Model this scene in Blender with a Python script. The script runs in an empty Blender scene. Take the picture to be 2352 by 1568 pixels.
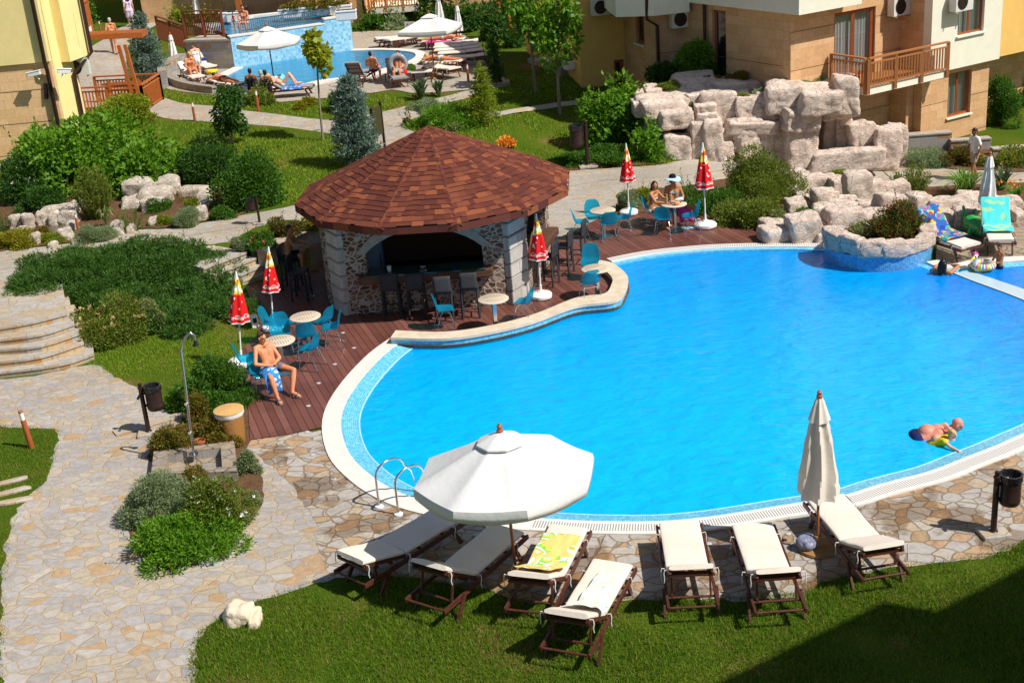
import bpy, bmesh, math, random
import numpy as np
from mathutils import Vector, Matrix, geometry, noise
random.seed(7); RNG = np.random.default_rng(7)
scene = bpy.context.scene
COL = scene.collection
R = math.radians
CF, CTH, CRO, CH = 3000.0, R(21.6), R(4.66), 10.7
_cr, _sr, _ct, _st = math.cos(CRO), math.sin(CRO), math.cos(CTH), math.sin(CTH)
def ray(px, py):
 dx, dy = px-1176, py-784
 u = dx*_cr-dy*_sr; v = dx*_sr+dy*_cr
 return (u/CF, _ct-v/CF*_st, -_st-v/CF*_ct)
def gz(px, py, z=0.0):
 r = ray(px, py); t = (z-CH)/r[2]
 return Vector((r[0]*t, r[1]*t, z))
def sstep(t):
 t = np.clip(t, 0, 1); return t*t*(3-2*t)
def H(x, y):
 """terrain height: lower pool terrace at 0, upper walks about 0.8 higher, then a gentle rise"""
 yb = np.interp(x, [-60, -14, -12, -9, -7.4, -6.3, -5.2, -3.6, -1.5, 2.5, 6, 12, 16, 40], [26, 28.8, 29.6, 31.0, 32.3, 33.1, 34.3, 36.4, 40, 44.0, 44, 43, 42, 42])
 w = np.interp(x, [-60, -12, -9, -7, -6.3, -3.6, -1.5, 2, 16, 40], [2.2, 2.2, 2.4, 1.8, .5, .5, 2.0, 7, 12, 12])
 top = np.interp(x, [-7, 0, 9, 16], [.8, .8, .5, .1])
 y = np.asarray(y, float); drop = 1.0*sstep((np.asarray(x)-5)/8)*sstep((y-33.5)/5)
 sl = np.interp(x, [-10, 4, 12, 20], [.048, .045, .03, .02])
 return top*sstep((np.asarray(y)-yb)/w) - drop + sl*np.maximum(0, np.asarray(y)-40)
def gp(px, py, dz=0.0):
 z = 0.0
 for _ in range(14):
  p = gz(px, py, z); z = .5*z+.5*(float(H(p.x, p.y))+dz)
 return gz(px, py, z)
def proj(p):
 x, y, z = p[0], p[1], p[2]-CH
 Z = y*_ct-z*_st; v = -(z*_ct+y*_st)/Z*CF; u = x/Z*CF
 return (1176+u*_cr+v*_sr, 784-u*_sr+v*_cr)
def scl(p):   # photo units per metre at a point
 return CF/(p[1]*_ct-(p[2]-CH)*_st)
ZT = {'1':(0,0,.35147),'2':(306.25,0,.36458),'3':(1102.5,0,.28646),'4':(1653.75,0,.29688),'5':(1347.5,306.25,.42708),'6':(612.5,275.6,.33855),
 '7':(0,551.25,.3125),'8':(0,918.75,.41407),'A':(735,918.75,.41407),'B':(1408.75,1102.5,.40104),'C':(1960,428.75,.16667),'D':(490,704.4,.19527),
 'E':(1837.5,857.5,.25395),'F':(1225,306.25,.23438),'G':(826.9,459.4,.28646),'H':(343,0,.33724),'K':(1470,153.1,.45573),'L':(1776.25,367.5,.42838),'M':(0,367.5,.5013),'N':(888.1,0,.31901)}
def q(z, x, y):
 a = ZT[z]; return (a[0]+x*a[2], a[1]+y*a[2])
def lin(c):
 if isinstance(c, str):
  c = c.lstrip('#'); c = [int(c[i:i+2], 16)/255 for i in (0, 2, 4)]
  c = [x/12.92 if x <= .04045 else ((x+.055)/1.055)**2.4 for x in c]
 return (c[0], c[1], c[2], 1.0)
class NT:
 def __init__(s, name):
  s.m = bpy.data.materials.new(name); s.m.use_nodes = True
  s.t = s.m.node_tree; s.n = s.t.nodes; s.b = s.n['Principled BSDF']; s.out = s.n['Material Output']
 def N(s, ty, **kw):
  n = s.n.new(ty)
  for k, v in kw.items():
   if hasattr(n, k) and not k.startswith('i_'): setattr(n, k, v)
  return n
 def L(s, a, b): s.t.links.new(a, b)
 def coord(s, kind='Object'):
  if kind == 'Position': return s.N('ShaderNodeNewGeometry').outputs['Position']
  return s.N('ShaderNodeTexCoord').outputs[kind]
 def mapping(s, src, sc=(1,1,1), rot=(0,0,0), loc=(0,0,0)):
  m = s.N('ShaderNodeMapping'); m.inputs['Scale'].default_value = sc; m.inputs['Rotation'].default_value = rot; m.inputs['Location'].default_value = loc
  s.L(src, m.inputs['Vector']); return m.outputs[0]
 def noise(s, src, scale, detail=3, rough=.55):
  n = s.N('ShaderNodeTexNoise'); n.inputs['Scale'].default_value = scale; n.inputs['Detail'].default_value = detail; n.inputs['Roughness'].default_value = rough
  if src is not None: s.L(src, n.inputs['Vector'])
  return n
 def ramp(s, src, stops, interp='LINEAR'):
  r = s.N('ShaderNodeValToRGB'); r.color_ramp.interpolation = interp
  e = r.color_ramp.elements
  while len(e) < len(stops): e.new(.5)
  for i, (p, c) in enumerate(stops): e[i].position = p; e[i].color = lin(c)
  s.L(src, r.inputs[0]); return r.outputs[0]
 def mix(s, fac, a, b, mode='MIX'):
  m = s.N('ShaderNodeMix'); m.data_type = 'RGBA'; m.blend_type = mode
  for sock, v in ((m.inputs['Factor'], fac), (m.inputs['A'] if 0 else m.inputs[6], a), (m.inputs[7], b)):
   if hasattr(v, 'is_linked'): s.L(v, sock)
   elif isinstance(v, (int, float)): sock.default_value = v
   else: sock.default_value = lin(v)
  return m.outputs[2]
 def math(s, op, a, b=None, c=None):
  m = s.N('ShaderNodeMath'); m.operation = op
  for i, v in enumerate((a, b, c)):
   if v is None: continue
   if hasattr(v, 'is_linked'): s.L(v, m.inputs[i])
   else: m.inputs[i].default_value = v
  return m.outputs[0]
 def bump(s, h, strength=.4, dist=.02):
  b = s.N('ShaderNodeBump'); b.inputs['Strength'].default_value = strength; b.inputs['Distance'].default_value = dist
  s.L(h, b.inputs['Height']); s.L(b.outputs[0], s.b.inputs['Normal']); return b
 def base(s, c):
  if hasattr(c, 'is_linked'): s.L(c, s.b.inputs['Base Color'])
  else: s.b.inputs['Base Color'].default_value = lin(c)
 def set(s, rough=.6, spec=.3, metal=0):
  s.b.inputs['Roughness'].default_value = rough; s.b.inputs['Specular IOR Level'].default_value = spec; s.b.inputs['Metallic'].default_value = metal
def mat(name, c, rough=.6, spec=.3, metal=0, var=None, scale=8, bump=0, bscale=60, stretch=(1,1,1), dist=.01):
 m = NT(name); m.set(rough, spec, metal)
 if var is None: var = 0.12
 co = m.mapping(m.coord('Object'), stretch)
 n = m.noise(co, scale, 4)
 if isinstance(var, (int, float)):
  l = lin(c); lo = tuple(x*(1-var) for x in l[:3]); hi = tuple(min(1, x*(1+var)) for x in l[:3])
 else: lo, hi = c, var
 m.base(m.ramp(n.outputs[0], [(.3, lo), (.7, hi)]))
 if bump: m.bump(m.noise(co, bscale, 4).outputs[0], bump, dist)
 return m.m
def leafmat(name, cols, rough=.5, trans=.45, spec=.3):
 """leaf-to-leaf colour differences come from the leaf itself (each leaf is an island)"""
 m = NT(name); m.set(rough, spec)
 g = m.N('ShaderNodeNewGeometry')
 k = len(cols)-1
 col = m.ramp(g.outputs['Random Per Island'], [(i/k, tuple(min(.9, x*1.12) for x in c)) for i, c in enumerate(cols)])
 m.base(col)
 tr = m.N('ShaderNodeBsdfTranslucent'); m.L(col, tr.inputs[0])
 mx = m.N('ShaderNodeMixShader'); mx.inputs[0].default_value = trans
 m.L(m.b.outputs[0], mx.inputs[1]); m.L(tr.outputs[0], mx.inputs[2]); m.L(mx.outputs[0], m.out.inputs[0])
 return m.m
def pavemat(name, size, mortar, cols, mw=.035, stretch=(1,1,1), rot=0, warp=.18, wet=None, bump=.9, rough=.75, mot=.35):
 m = NT(name); m.set(rough, .25)
 co = m.coord('Object')
 wn = m.noise(co, 1.7, 2)
 vm = m.N('ShaderNodeVectorMath'); vm.operation = 'MULTIPLY_ADD'
 m.L(wn.outputs['Color'], vm.inputs[0]); vm.inputs[1].default_value = (warp, warp, 0); m.L(co, vm.inputs[2])
 mp = m.mapping(vm.outputs[0], (stretch[0]/size, stretch[1]/size, 0.0), (0, 0, rot))
 ve = m.N('ShaderNodeTexVoronoi'); ve.feature = 'DISTANCE_TO_EDGE'; ve.inputs['Scale'].default_value = 1; ve.inputs['Randomness'].default_value = .9
 vc = m.N('ShaderNodeTexVoronoi'); vc.feature = 'F1'; vc.inputs['Scale'].default_value = 1; vc.inputs['Randomness'].default_value = .9
 m.L(mp, ve.inputs['Vector']); m.L(mp, vc.inputs['Vector'])
 sp = m.N('ShaderNodeSeparateColor'); m.L(vc.outputs['Color'], sp.inputs[0])
 k = len(cols)
 stone = m.ramp(sp.outputs[0], [(i/k, c) for i, c in enumerate(cols)], 'CONSTANT')
 n1 = m.noise(co, 9, 5, .65)
 stone = m.mix(mot, stone, m.ramp(n1.outputs[0], [(.3, (.20,.155,.11)), (.55, (.47,.40,.31)), (.75, (.64,.56,.45))]), 'MIX')
 e = m.math('ADD', ve.outputs[0], m.math('MULTIPLY', m.math('SUBTRACT', m.noise(co, 25, 3).outputs[0], .5), mw*.9))
 f = m.ramp(e, [(mw*.85, (0,0,0)), (mw*1.15, (1,1,1))])
 mor = m.mix(m.noise(co, 14, 4).outputs[0], mortar, tuple(x*.72 for x in lin(mortar)[:3]))
 colr = m.mix(f, mor, stone)
 big = m.noise(co, .35, 3)
 colr = m.mix(.35, colr, m.ramp(big.outputs[0], [(.3, (.55,.5,.45)), (.7, (1,1,1))]), 'MULTIPLY')
 if wet:
  wf = m.ramp(m.noise(co, wet[0], 5, .6).outputs[0], [(wet[1], (0,0,0)), (wet[1]+.04, (1,1,1))])
  colr = m.mix(m.math('MULTIPLY', wf, .75), colr, m.mix(1, colr, (.52,.42,.32), 'MULTIPLY'))
  m.L(m.math('SUBTRACT', rough, m.math('MULTIPLY', wf, .35)), m.b.inputs['Roughness'])
 m.base(colr)
 hh = m.math('ADD', f, m.math('MULTIPLY', m.noise(co, 40, 4).outputs[0], .5))
 m.bump(hh, bump, .012)
 return m.m
def link(o, parent=None):
 COL.objects.link(o)
 if parent is not None: o.parent = parent
 return o
class MB:
 """collects shapes into one mesh object"""
 def __init__(s): s.v = []; s.f = []; s.uv = None; s.mi = []; s.cur = 0
 def _add(s, vs, fs):
  b = len(s.v); s.v += [tuple(v) for v in vs]; s.f += [[i+b for i in f] for f in fs]; s.mi += [s.cur]*len(fs); return s
 def box(s, c, d, rot=None, taper=1.0):
  hx, hy, hz = d[0]/2, d[1]/2, d[2]/2
  vs = [Vector((x*hx*(taper if z > 0 else 1), y*hy*(taper if z > 0 else 1), z*hz)) for z in (-1, 1) for x, y in ((-1,-1),(1,-1),(1,1),(-1,1))]
  if rot is not None:
   if isinstance(rot, (int, float)): rot = Matrix.Rotation(rot, 3, 'Z')
   vs = [rot @ v for v in vs]
  vs = [v+Vector(c) for v in vs]
  return s._add(vs, [[0,3,2,1],[4,5,6,7],[0,1,5,4],[1,2,6,5],[2,3,7,6],[3,0,4,7]])
 def bar(s, a, b, w, h=None, up=(0,0,1)):
  a, b = Vector(a), Vector(b); d = (b-a); L = d.length; d.normalize()
  upv = Vector(up); sx = d.cross(upv)
  if sx.length < 1e-4: sx = d.cross(Vector((0,1,0)))
  sx.normalize(); sz = sx.cross(d)
  m = Matrix((sx, d, sz)).transposed()
  return s.box((a+b)/2, (w, L, h or w), m)
 def tube(s, pts, r, n=8, caps=True):
  pts = [Vector(p) for p in pts]; N = len(pts)
  rs = r if isinstance(r, (list, tuple)) else [r]*N
  t0 = (pts[1]-pts[0]).normalized(); ref = t0.orthogonal().normalized()
  vs = []
  for i, p in enumerate(pts):
   t = (pts[min(i+1, N-1)]-pts[max(i-1, 0)]).normalized()
   ref = (ref-t*ref.dot(t)).normalized(); bi = t.cross(ref)
   for k in range(n):
    a = 2*math.pi*k/n; vs.append(p+(ref*math.cos(a)+bi*math.sin(a))*rs[i])
  fs = [[i*n+k, i*n+(k+1) % n, (i+1)*n+(k+1) % n, (i+1)*n+k] for i in range(N-1) for k in range(n)]
  if caps: fs += [list(range(n))[::-1], [(N-1)*n+k for k in range(n)]]
  return s._add(vs, fs)
 def lathe(s, prof, c=(0,0,0), n=24, caps=True, mod=None):
  vs = []
  for (r, z) in prof:
   for k in range(n):
    a = 2*math.pi*k/n; rr = r*(mod(a, z) if mod else 1)
    vs.append((c[0]+rr*math.cos(a), c[1]+rr*math.sin(a), c[2]+z))
  N = len(prof)
  fs = [[i*n+k, i*n+(k+1) % n, (i+1)*n+(k+1) % n, (i+1)*n+k] for i in range(N-1) for k in range(n)]
  if caps: fs += [list(range(n))[::-1], [(N-1)*n+k for k in range(n)]]
  return s._add(vs, fs)
 def prism(s, poly, z0, z1):
  """poly: list of xy (any orientation, may be concave)"""
  P = [Vector((p[0], p[1], 0)) for p in poly]
  ar = sum(P[i].x*P[(i+1) % len(P)].y-P[(i+1) % len(P)].x*P[i].y for i in range(len(P)))
  if ar < 0: P.reverse()
  n = len(P)
  tri = geometry.tessellate_polygon([P])
  zb = z0 if callable(z0) else (lambda x, y: z0); zt = z1 if callable(z1) else (lambda x, y: z1)
  vs = [(p.x, p.y, zb(p.x, p.y)) for p in P]+[(p.x, p.y, zt(p.x, p.y)) for p in P]
  fs = [[i, (i+1) % n, (i+1) % n+n, i+n] for i in range(n)]
  for t in tri:
   a, b, c = t
   nz = (P[b]-P[a]).cross(P[c]-P[a]).z
   if nz < 0: b, c = c, b
   fs += [[a+n, b+n, c+n], [a, c, b]]
  return s._add(vs, fs)
 def ell(s, c, r, nu=16, nv=10, rot=None):
  vs = [Vector((0,0,-r[2]))]
  for j in range(1, nv):
   ph = -math.pi/2+math.pi*j/nv
   for k in range(nu):
    a = 2*math.pi*k/nu; vs.append(Vector((r[0]*math.cos(ph)*math.cos(a), r[1]*math.cos(ph)*math.sin(a), r[2]*math.sin(ph))))
  vs.append(Vector((0,0,r[2])))
  fs = [[0, 1+(k+1) % nu, 1+k] for k in range(nu)]
  for j in range(nv-2):
   b = 1+j*nu; fs += [[b+k, b+(k+1) % nu, b+nu+(k+1) % nu, b+nu+k] for k in range(nu)]
  b = 1+(nv-2)*nu; fs += [[b+k, b+(k+1) % nu, len(vs)-1] for k in range(nu)]
  if rot is not None: vs = [rot @ v for v in vs]
  return s._add([v+Vector(c) for v in vs], fs)
 def capsule(s, a, b, ra, rb, n=10):
  a, b = Vector(a), Vector(b); d = b-a
  if d.length < 1e-5: d = Vector((0,0,1e-4))
  t = d.normalized(); pts = []; rs = []
  for k in range(4):
   an = math.pi/2*k/4; pts.append(a-t*ra*math.cos(an)); rs.append(max(ra*math.sin(an), ra*.05))
  pts.append(a); rs.append(ra); pts.append(b); rs.append(rb)
  for k in range(1, 5):
   an = math.pi/2*k/4; pts.append(b+t*rb*math.sin(an)); rs.append(max(rb*math.cos(an), rb*.05))
  return s.tube(pts, rs, n)
 def quad(s, a, b, c, d): return s._add([a, b, c, d], [[0,1,2,3]])
 def grid(s, rows):
  """rows of equal length -> surface"""
  n = len(rows[0]); vs = [p for r in rows for p in r]
  return s._add(vs, [[i*n+k, i*n+k+1, (i+1)*n+k+1, (i+1)*n+k] for i in range(len(rows)-1) for k in range(n-1)])
 def build(s, name, m=None, parent=None, smooth=False, bevel=0, loc=None, solid=0, sub=0):
  me = bpy.data.meshes.new(name); me.from_pydata(s.v, [], s.f); me.update()
  for x in (m if isinstance(m, (list, tuple)) else [m]):
   if x is not None: me.materials.append(x)
  if any(s.mi): me.polygons.foreach_set('material_index', s.mi)
  o = bpy.data.objects.new(name, me); link(o, parent)
  if loc is not None: o.location = loc
  if smooth: shade(o)
  if solid:
   md = o.modifiers.new('solid', 'SOLIDIFY'); md.thickness = solid; md.offset = 0
  if sub:
   md = o.modifiers.new('sub', 'SUBSURF'); md.levels = md.render_levels = sub
  if bevel:
   md = o.modifiers.new('bevel', 'BEVEL'); md.width = bevel; md.segments = 2; md.limit_method = 'ANGLE'; md.angle_limit = R(40)
  return o
def shade(o, ang=40):
 me = o.data
 me.polygons.foreach_set('use_smooth', [True]*len(me.polygons))
 try: me.set_sharp_from_angle(angle=R(ang))
 except Exception: pass
def tag(o, label=None, cat=None, group=None, kind=None):
 if label: o['label'] = label
 if cat: o['category'] = cat
 if group: o['group'] = group
 if kind: o['kind'] = kind
 return o
def empty(name, loc, rz=0, label=None, cat=None, group=None, sc=None):
 o = bpy.data.objects.new(name, None); link(o); o.location = loc; o.rotation_euler = (0, 0, rz); o.empty_display_size = .2
 if sc: o.scale = (sc, sc, sc) if isinstance(sc, (int, float)) else sc
 return tag(o, label, cat, group)
KIDS = {}
def copy_tree(o, parent=None):
 c = o.copy(); COL.objects.link(c)
 if parent is not None: c.parent = parent
 for ch in list(o.children): copy_tree(ch, c)
 return c
def npmesh(name, V, F, m, parent=None, smooth=False, loc=None):
 """V (n,3) float, F (k,q) int"""
 me = bpy.data.meshes.new(name); qn = F.shape[1]
 me.vertices.add(len(V)); me.vertices.foreach_set('co', np.ascontiguousarray(V, np.float32).ravel())
 me.loops.add(F.size); me.loops.foreach_set('vertex_index', np.ascontiguousarray(F, np.int32).ravel())
 me.polygons.add(len(F)); me.polygons.foreach_set('loop_start', np.arange(0, F.size, qn, dtype=np.int32))
 me.update(calc_edges=True)
 for x in (m if isinstance(m, (list, tuple)) else [m]): me.materials.append(x)
 o = bpy.data.objects.new(name, me); link(o, parent)
 if loc is not None: o.location = loc
 return o
def inside(poly, X, Y):
 r = np.zeros(len(X), bool); n = len(poly)
 for i in range(n):
  x1, y1 = poly[i][0], poly[i][1]; x2, y2 = poly[(i+1) % n][0], poly[(i+1) % n][1]
  c = ((y1 > Y) != (y2 > Y)); den = (y2-y1) if abs(y2-y1) > 1e-9 else 1e-9
  r ^= c & (X < (x2-x1)*(Y-y1)/den+x1)
 return r
def smooth_path(pts, step=.25, closed=False):
 P = [Vector((p[0], p[1])) for p in pts]; n = len(P); out = []
 for i in range(n if closed else n-1):
  g = (lambda k: P[k % n]) if closed else (lambda k: P[max(0, min(n-1, k))])
  p0, p1, p2, p3 = g(i-1), g(i), g(i+1), g(i+2)
  m = max(1, int((p2-p1).length/step))
  for k in range(m):
   t = k/m
   out.append(.5*((2*p1)+(p2-p0)*t+(2*p0-5*p1+4*p2-p3)*t*t+(3*p1-p0-3*p2+p3)*t**3))
 if not closed: out.append(P[-1])
 return out
def offset(path, d, closed=False):
 n = len(path); out = []
 for i, p in enumerate(path):
  a = path[(i-1) % n] if closed else path[max(0, i-1)]; b = path[(i+1) % n] if closed else path[min(n-1, i+1)]
  t = (b-a); t = t.normalized() if t.length > 1e-6 else Vector((1,0))
  out.append(p+Vector((-t.y, t.x))*d)
 return out
def dpoly(pts, smooth=True, step=.3, z=None):
 """photo points -> ground plan"""
 w = [gp(*p) if z is None else gz(p[0], p[1], z) for p in pts]
 return smooth_path(w, step, True) if smooth else [Vector((p.x, p.y)) for p in w]
def sheet(name, poly, m, dz, res=.5, holes=(), hf=None, label=None):
 """ground sheet: polygon draped over the terrain"""
 hf = hf or H
 pts = []; edges = []
 def ring(pl):
  b = len(pts); out = []
  for i, p in enumerate(pl):
   a = pl[(i+1) % len(pl)]; k = max(1, int((Vector(a)-Vector(p)).length/res))
   for j in range(k): out.append(Vector(p).lerp(Vector(a), j/k))
  pts.extend(out); edges.extend([(b+i, b+(i+1) % len(out)) for i in range(len(out))]); return out
 outer = ring(poly); hl = [ring(h) for h in holes]
 xs = [p.x for p in outer]; ys = [p.y for p in outer]
 gx, gy = np.meshgrid(np.arange(min(xs), max(xs), res), np.arange(min(ys), max(ys), res)); gx = gx.ravel(); gy = gy.ravel()
 ok = inside(outer, gx, gy)
 for h in hl: ok &= ~inside(h, gx, gy)
 pts.extend(Vector((a, b)) for a, b in zip(gx[ok], gy[ok]))
 r = geometry.delaunay_2d_cdt(pts, edges, [], 0, 1e-5)
 V = np.array([(p.x, p.y) for p in r[0]]); F = np.array([f for f in r[2]])
 c = V[F].mean(1); ok = inside(outer, c[:, 0], c[:, 1])
 for h in hl: ok &= ~inside(h, c[:, 0], c[:, 1])
 F = F[ok]
 a, b, cc = V[F[:, 0]], V[F[:, 1]], V[F[:, 2]]
 cr = (b[:, 0]-a[:, 0])*(cc[:, 1]-a[:, 1])-(b[:, 1]-a[:, 1])*(cc[:, 0]-a[:, 0])
 F[cr < 0] = F[cr < 0][:, ::-1]
 z = hf(V[:, 0], V[:, 1])+dz
 o = npmesh(name, np.column_stack([V, z]), F, m)
 o['kind'] = 'structure'
 return o
def strip(mb, path, o0, z0, o1, z1, closed=False):
 a = offset(path, o0, closed); b = offset(path, o1, closed)
 if closed: a.append(a[0]); b.append(b[0])
 return mb.grid([[(p.x, p.y, z0) for p in a], [(p.x, p.y, z1) for p in b]])
_H0 = H
FPC = gz(700, 160, 1.9); FPZ = float(_H0(FPC.x, FPC.y))
FPC = gz(700, 160, FPZ)
def H(x, y):
 x = np.asarray(x, float); y = np.asarray(y, float)
 d = np.hypot((x-FPC.x)/1.35, (y-FPC.y))
 w = sstep((11.5-d)/4.0)
 return _H0(x, y)*(1-w)+FPZ*w
M = {}
def lawnmat():
 m = NT('lawn_turf'); m.set(.95, .05)
 co = m.coord('Object')
 a = m.ramp(m.noise(co, .55, 4, .6).outputs[0], [(.33, (.22,.15,.05)), (.43, (.11,.15,.014)), (.68, (.06,.13,.008))])
 b = m.ramp(m.noise(co, 38, 4, .7).outputs[0], [(.3, (.35,.35,.35)), (.7, (1.1,1.1,1.0))])
 m.base(m.mix(.8, a, b, 'MULTIPLY')); m.bump(m.noise(co, 45, 3).outputs[0], .8, .03); return m.m
M['lawn'] = lawnmat()
GREYS = [(.40,.40,.43), (.36,.36,.385), (.43,.42,.43), (.47,.46,.46), (.39,.385,.40), (.40,.385,.38), (.52,.49,.46), (.46,.40,.31), (.44,.42,.42), (.53,.46,.36), (.46,.44,.43), (.50,.31,.15), (.36,.345,.345), (.52,.44,.34), (.45,.43,.41)]
M['crazy'] = pavemat('crazy_paving', .29, (.58,.44,.28), GREYS, .036, (1.0, 1.35), R(-20), .25)
M['terrace'] = pavemat('terrace_flagstone', .30, (.33,.245,.165), [(.46,.44,.42), (.40,.38,.36), (.50,.40,.28), (.43,.42,.42), (.50,.30,.15), (.47,.45,.44), (.38,.22,.10), (.50,.46,.40), (.42,.40,.38)], .04, (1.0, 1.3), R(14), .3, (.8, .52))
M['terrace_wet'] = pavemat('wet_terrace_flagstone', .40, (.20,.14,.09), [(.33,.27,.21), (.28,.23,.18), (.36,.28,.20), (.30,.25,.21)], .04, (1.0, 1.3), R(14), .3, None, .5, .4)
M['path'] = pavemat('upper_path', .30, (.52,.44,.33), [(.45,.43,.41), (.40,.38,.36), (.50,.42,.33), (.48,.33,.2), (.46,.45,.44), (.50,.45,.38), (.37,.36,.35)], .05, (.8, 1.5), R(6), .2)
M['cobble'] = pavemat('cobbles', .14, (.50,.43,.33), [(.42,.41,.40), (.36,.35,.34), (.46,.42,.37), (.40,.38,.37), (.33,.32,.32)], .11, (1, 1.3), 0, .05, None, .8)
M['soil'] = mat('bed_soil', (.10,.055,.03), .95, .05, 0, (.17,.095,.05), 7, .9, 30, dist=.03)
def deckmat():
 m = NT('deck_boards'); m.set(.42, .3)
 co = m.coord('Object'); a = math.atan2(-.95, .31)
 mp = m.mapping(co, (1,1,1), (0,0,-a))
 sx = m.N('ShaderNodeSeparateXYZ'); m.L(mp, sx.inputs[0])
 t = m.math('DIVIDE', sx.outputs[1], .15)
 fr = m.math('FRACT', t); fl = m.math('FLOOR', t)
 wn = m.N('ShaderNodeTexWhiteNoise'); wn.noise_dimensions = '1D'; m.L(fl, wn.inputs['W'])
 col = m.ramp(wn.outputs['Value'], [(0, (.15,.056,.042)), (.5, (.195,.075,.055)), (1, (.24,.10,.075))])
 gr = m.noise(m.mapping(co, (3,60,1), (0,0,-a)), 1, 3)
 col = m.mix(.35, col, m.ramp(gr.outputs[0], [(.3, (.5,.45,.42)), (.7, (1.1,1.1,1.1))]), 'MULTIPLY')
 st = m.ramp(m.noise(co, .9, 4, .6).outputs[0], [(.42, (1,1,1)), (.6, (.62,.55,.52))])
 col = m.mix(.5, col, st, 'MULTIPLY')
 gap = m.math('LESS_THAN', fr, .075)
 m.base(m.mix(gap, col, (.012,.008,.006)))
 m.bump(m.math('SUBTRACT', m.math('MULTIPLY', gr.outputs[0], .15), gap), .6, .012); return m.m
M['deck'] = deckmat()
M['white_stone'] = mat('white_coping', (.80,.76,.70), .6, .3, 0, (.70,.65,.58), 5, .15, 30)
M['cream_stone'] = mat('cream_travertine', (.74,.64,.50), .55, .3, 0, (.60,.48,.34), 4, .2, 25, dist=.004)
def gratemat():
 m = NT('pool_grating'); m.set(.5, .4)
 uv = m.coord('UV'); sx = m.N('ShaderNodeSeparateXYZ'); m.L(uv, sx.inputs[0])
 f = m.math('FRACT', m.math('MULTIPLY', sx.outputs[0], 22)); g = m.math('GREATER_THAN', f, .55)
 e = m.math('MULTIPLY', m.math('GREATER_THAN', sx.outputs[1], .12), m.math('LESS_THAN', sx.outputs[1], .88))
 k = m.math('MULTIPLY', g, e)
 m.base(m.mix(k, (.80,.77,.73), (.30,.28,.26))); m.bump(k, -.6, .02); return m.m
M['grate'] = gratemat()
def mosaic(name, cols, scale=28, grout=(.45,.6,.68), uv=True):
 m = NT(name); m.set(.25, .5)
 src = m.coord('UV') if uv else m.coord('Object')
 v = m.N('ShaderNodeVectorMath'); v.operation = 'SCALE'; m.L(src, v.inputs[0]); v.inputs['Scale'].default_value = scale
 fl = m.N('ShaderNodeVectorMath'); fl.operation = 'FLOOR'; m.L(v.outputs[0], fl.inputs[0])
 wn = m.N('ShaderNodeTexWhiteNoise'); wn.noise_dimensions = '3D'; m.L(fl.outputs[0], wn.inputs['Vector'])
 k = len(cols); col = m.ramp(wn.outputs['Value'], [(i/k, c) for i, c in enumerate(cols)], 'CONSTANT')
 fr = m.N('ShaderNodeVectorMath'); fr.operation = 'FRACTION'; m.L(v.outputs[0], fr.inputs[0])
 s = m.N('ShaderNodeSeparateXYZ'); m.L(fr.outputs[0], s.inputs[0])
 g = m.math('MAXIMUM', m.math('LESS_THAN', s.outputs[0], .1), m.math('LESS_THAN', s.outputs[1], .1))
 m.base(m.mix(g, col, grout)); return m.m
BLU = [(.05,.46,.72), (.09,.55,.78), (.04,.38,.66), (.15,.62,.80), (.06,.49,.74)]
M['mosaic'] = mosaic('blue_mosaic', BLU, 24)
M['pool_side'] = mosaic('pool_side_tiles', [(.42,.58,.72), (.46,.62,.76), (.50,.66,.80)], 20, (.5,.68,.8))
M['mosaic_dark'] = mosaic('blue_mosaic_wall', [(.03,.22,.52), (.05,.30,.60), (.08,.38,.66), (.04,.26,.56)], 20, (.32,.50,.62))
M['pool_floor'] = mosaic('pool_floor_tiles', [(.68,.80,.90), (.72,.84,.93), (.76,.87,.95), (.70,.82,.92)], 22, (.66,.78,.88), uv=False)
M['pool_floor_far'] = mosaic('far_pool_floor_tiles', [(.10,.36,.55), (.13,.42,.6), (.16,.46,.64)], 8, (.2,.5,.65), uv=False)
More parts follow.
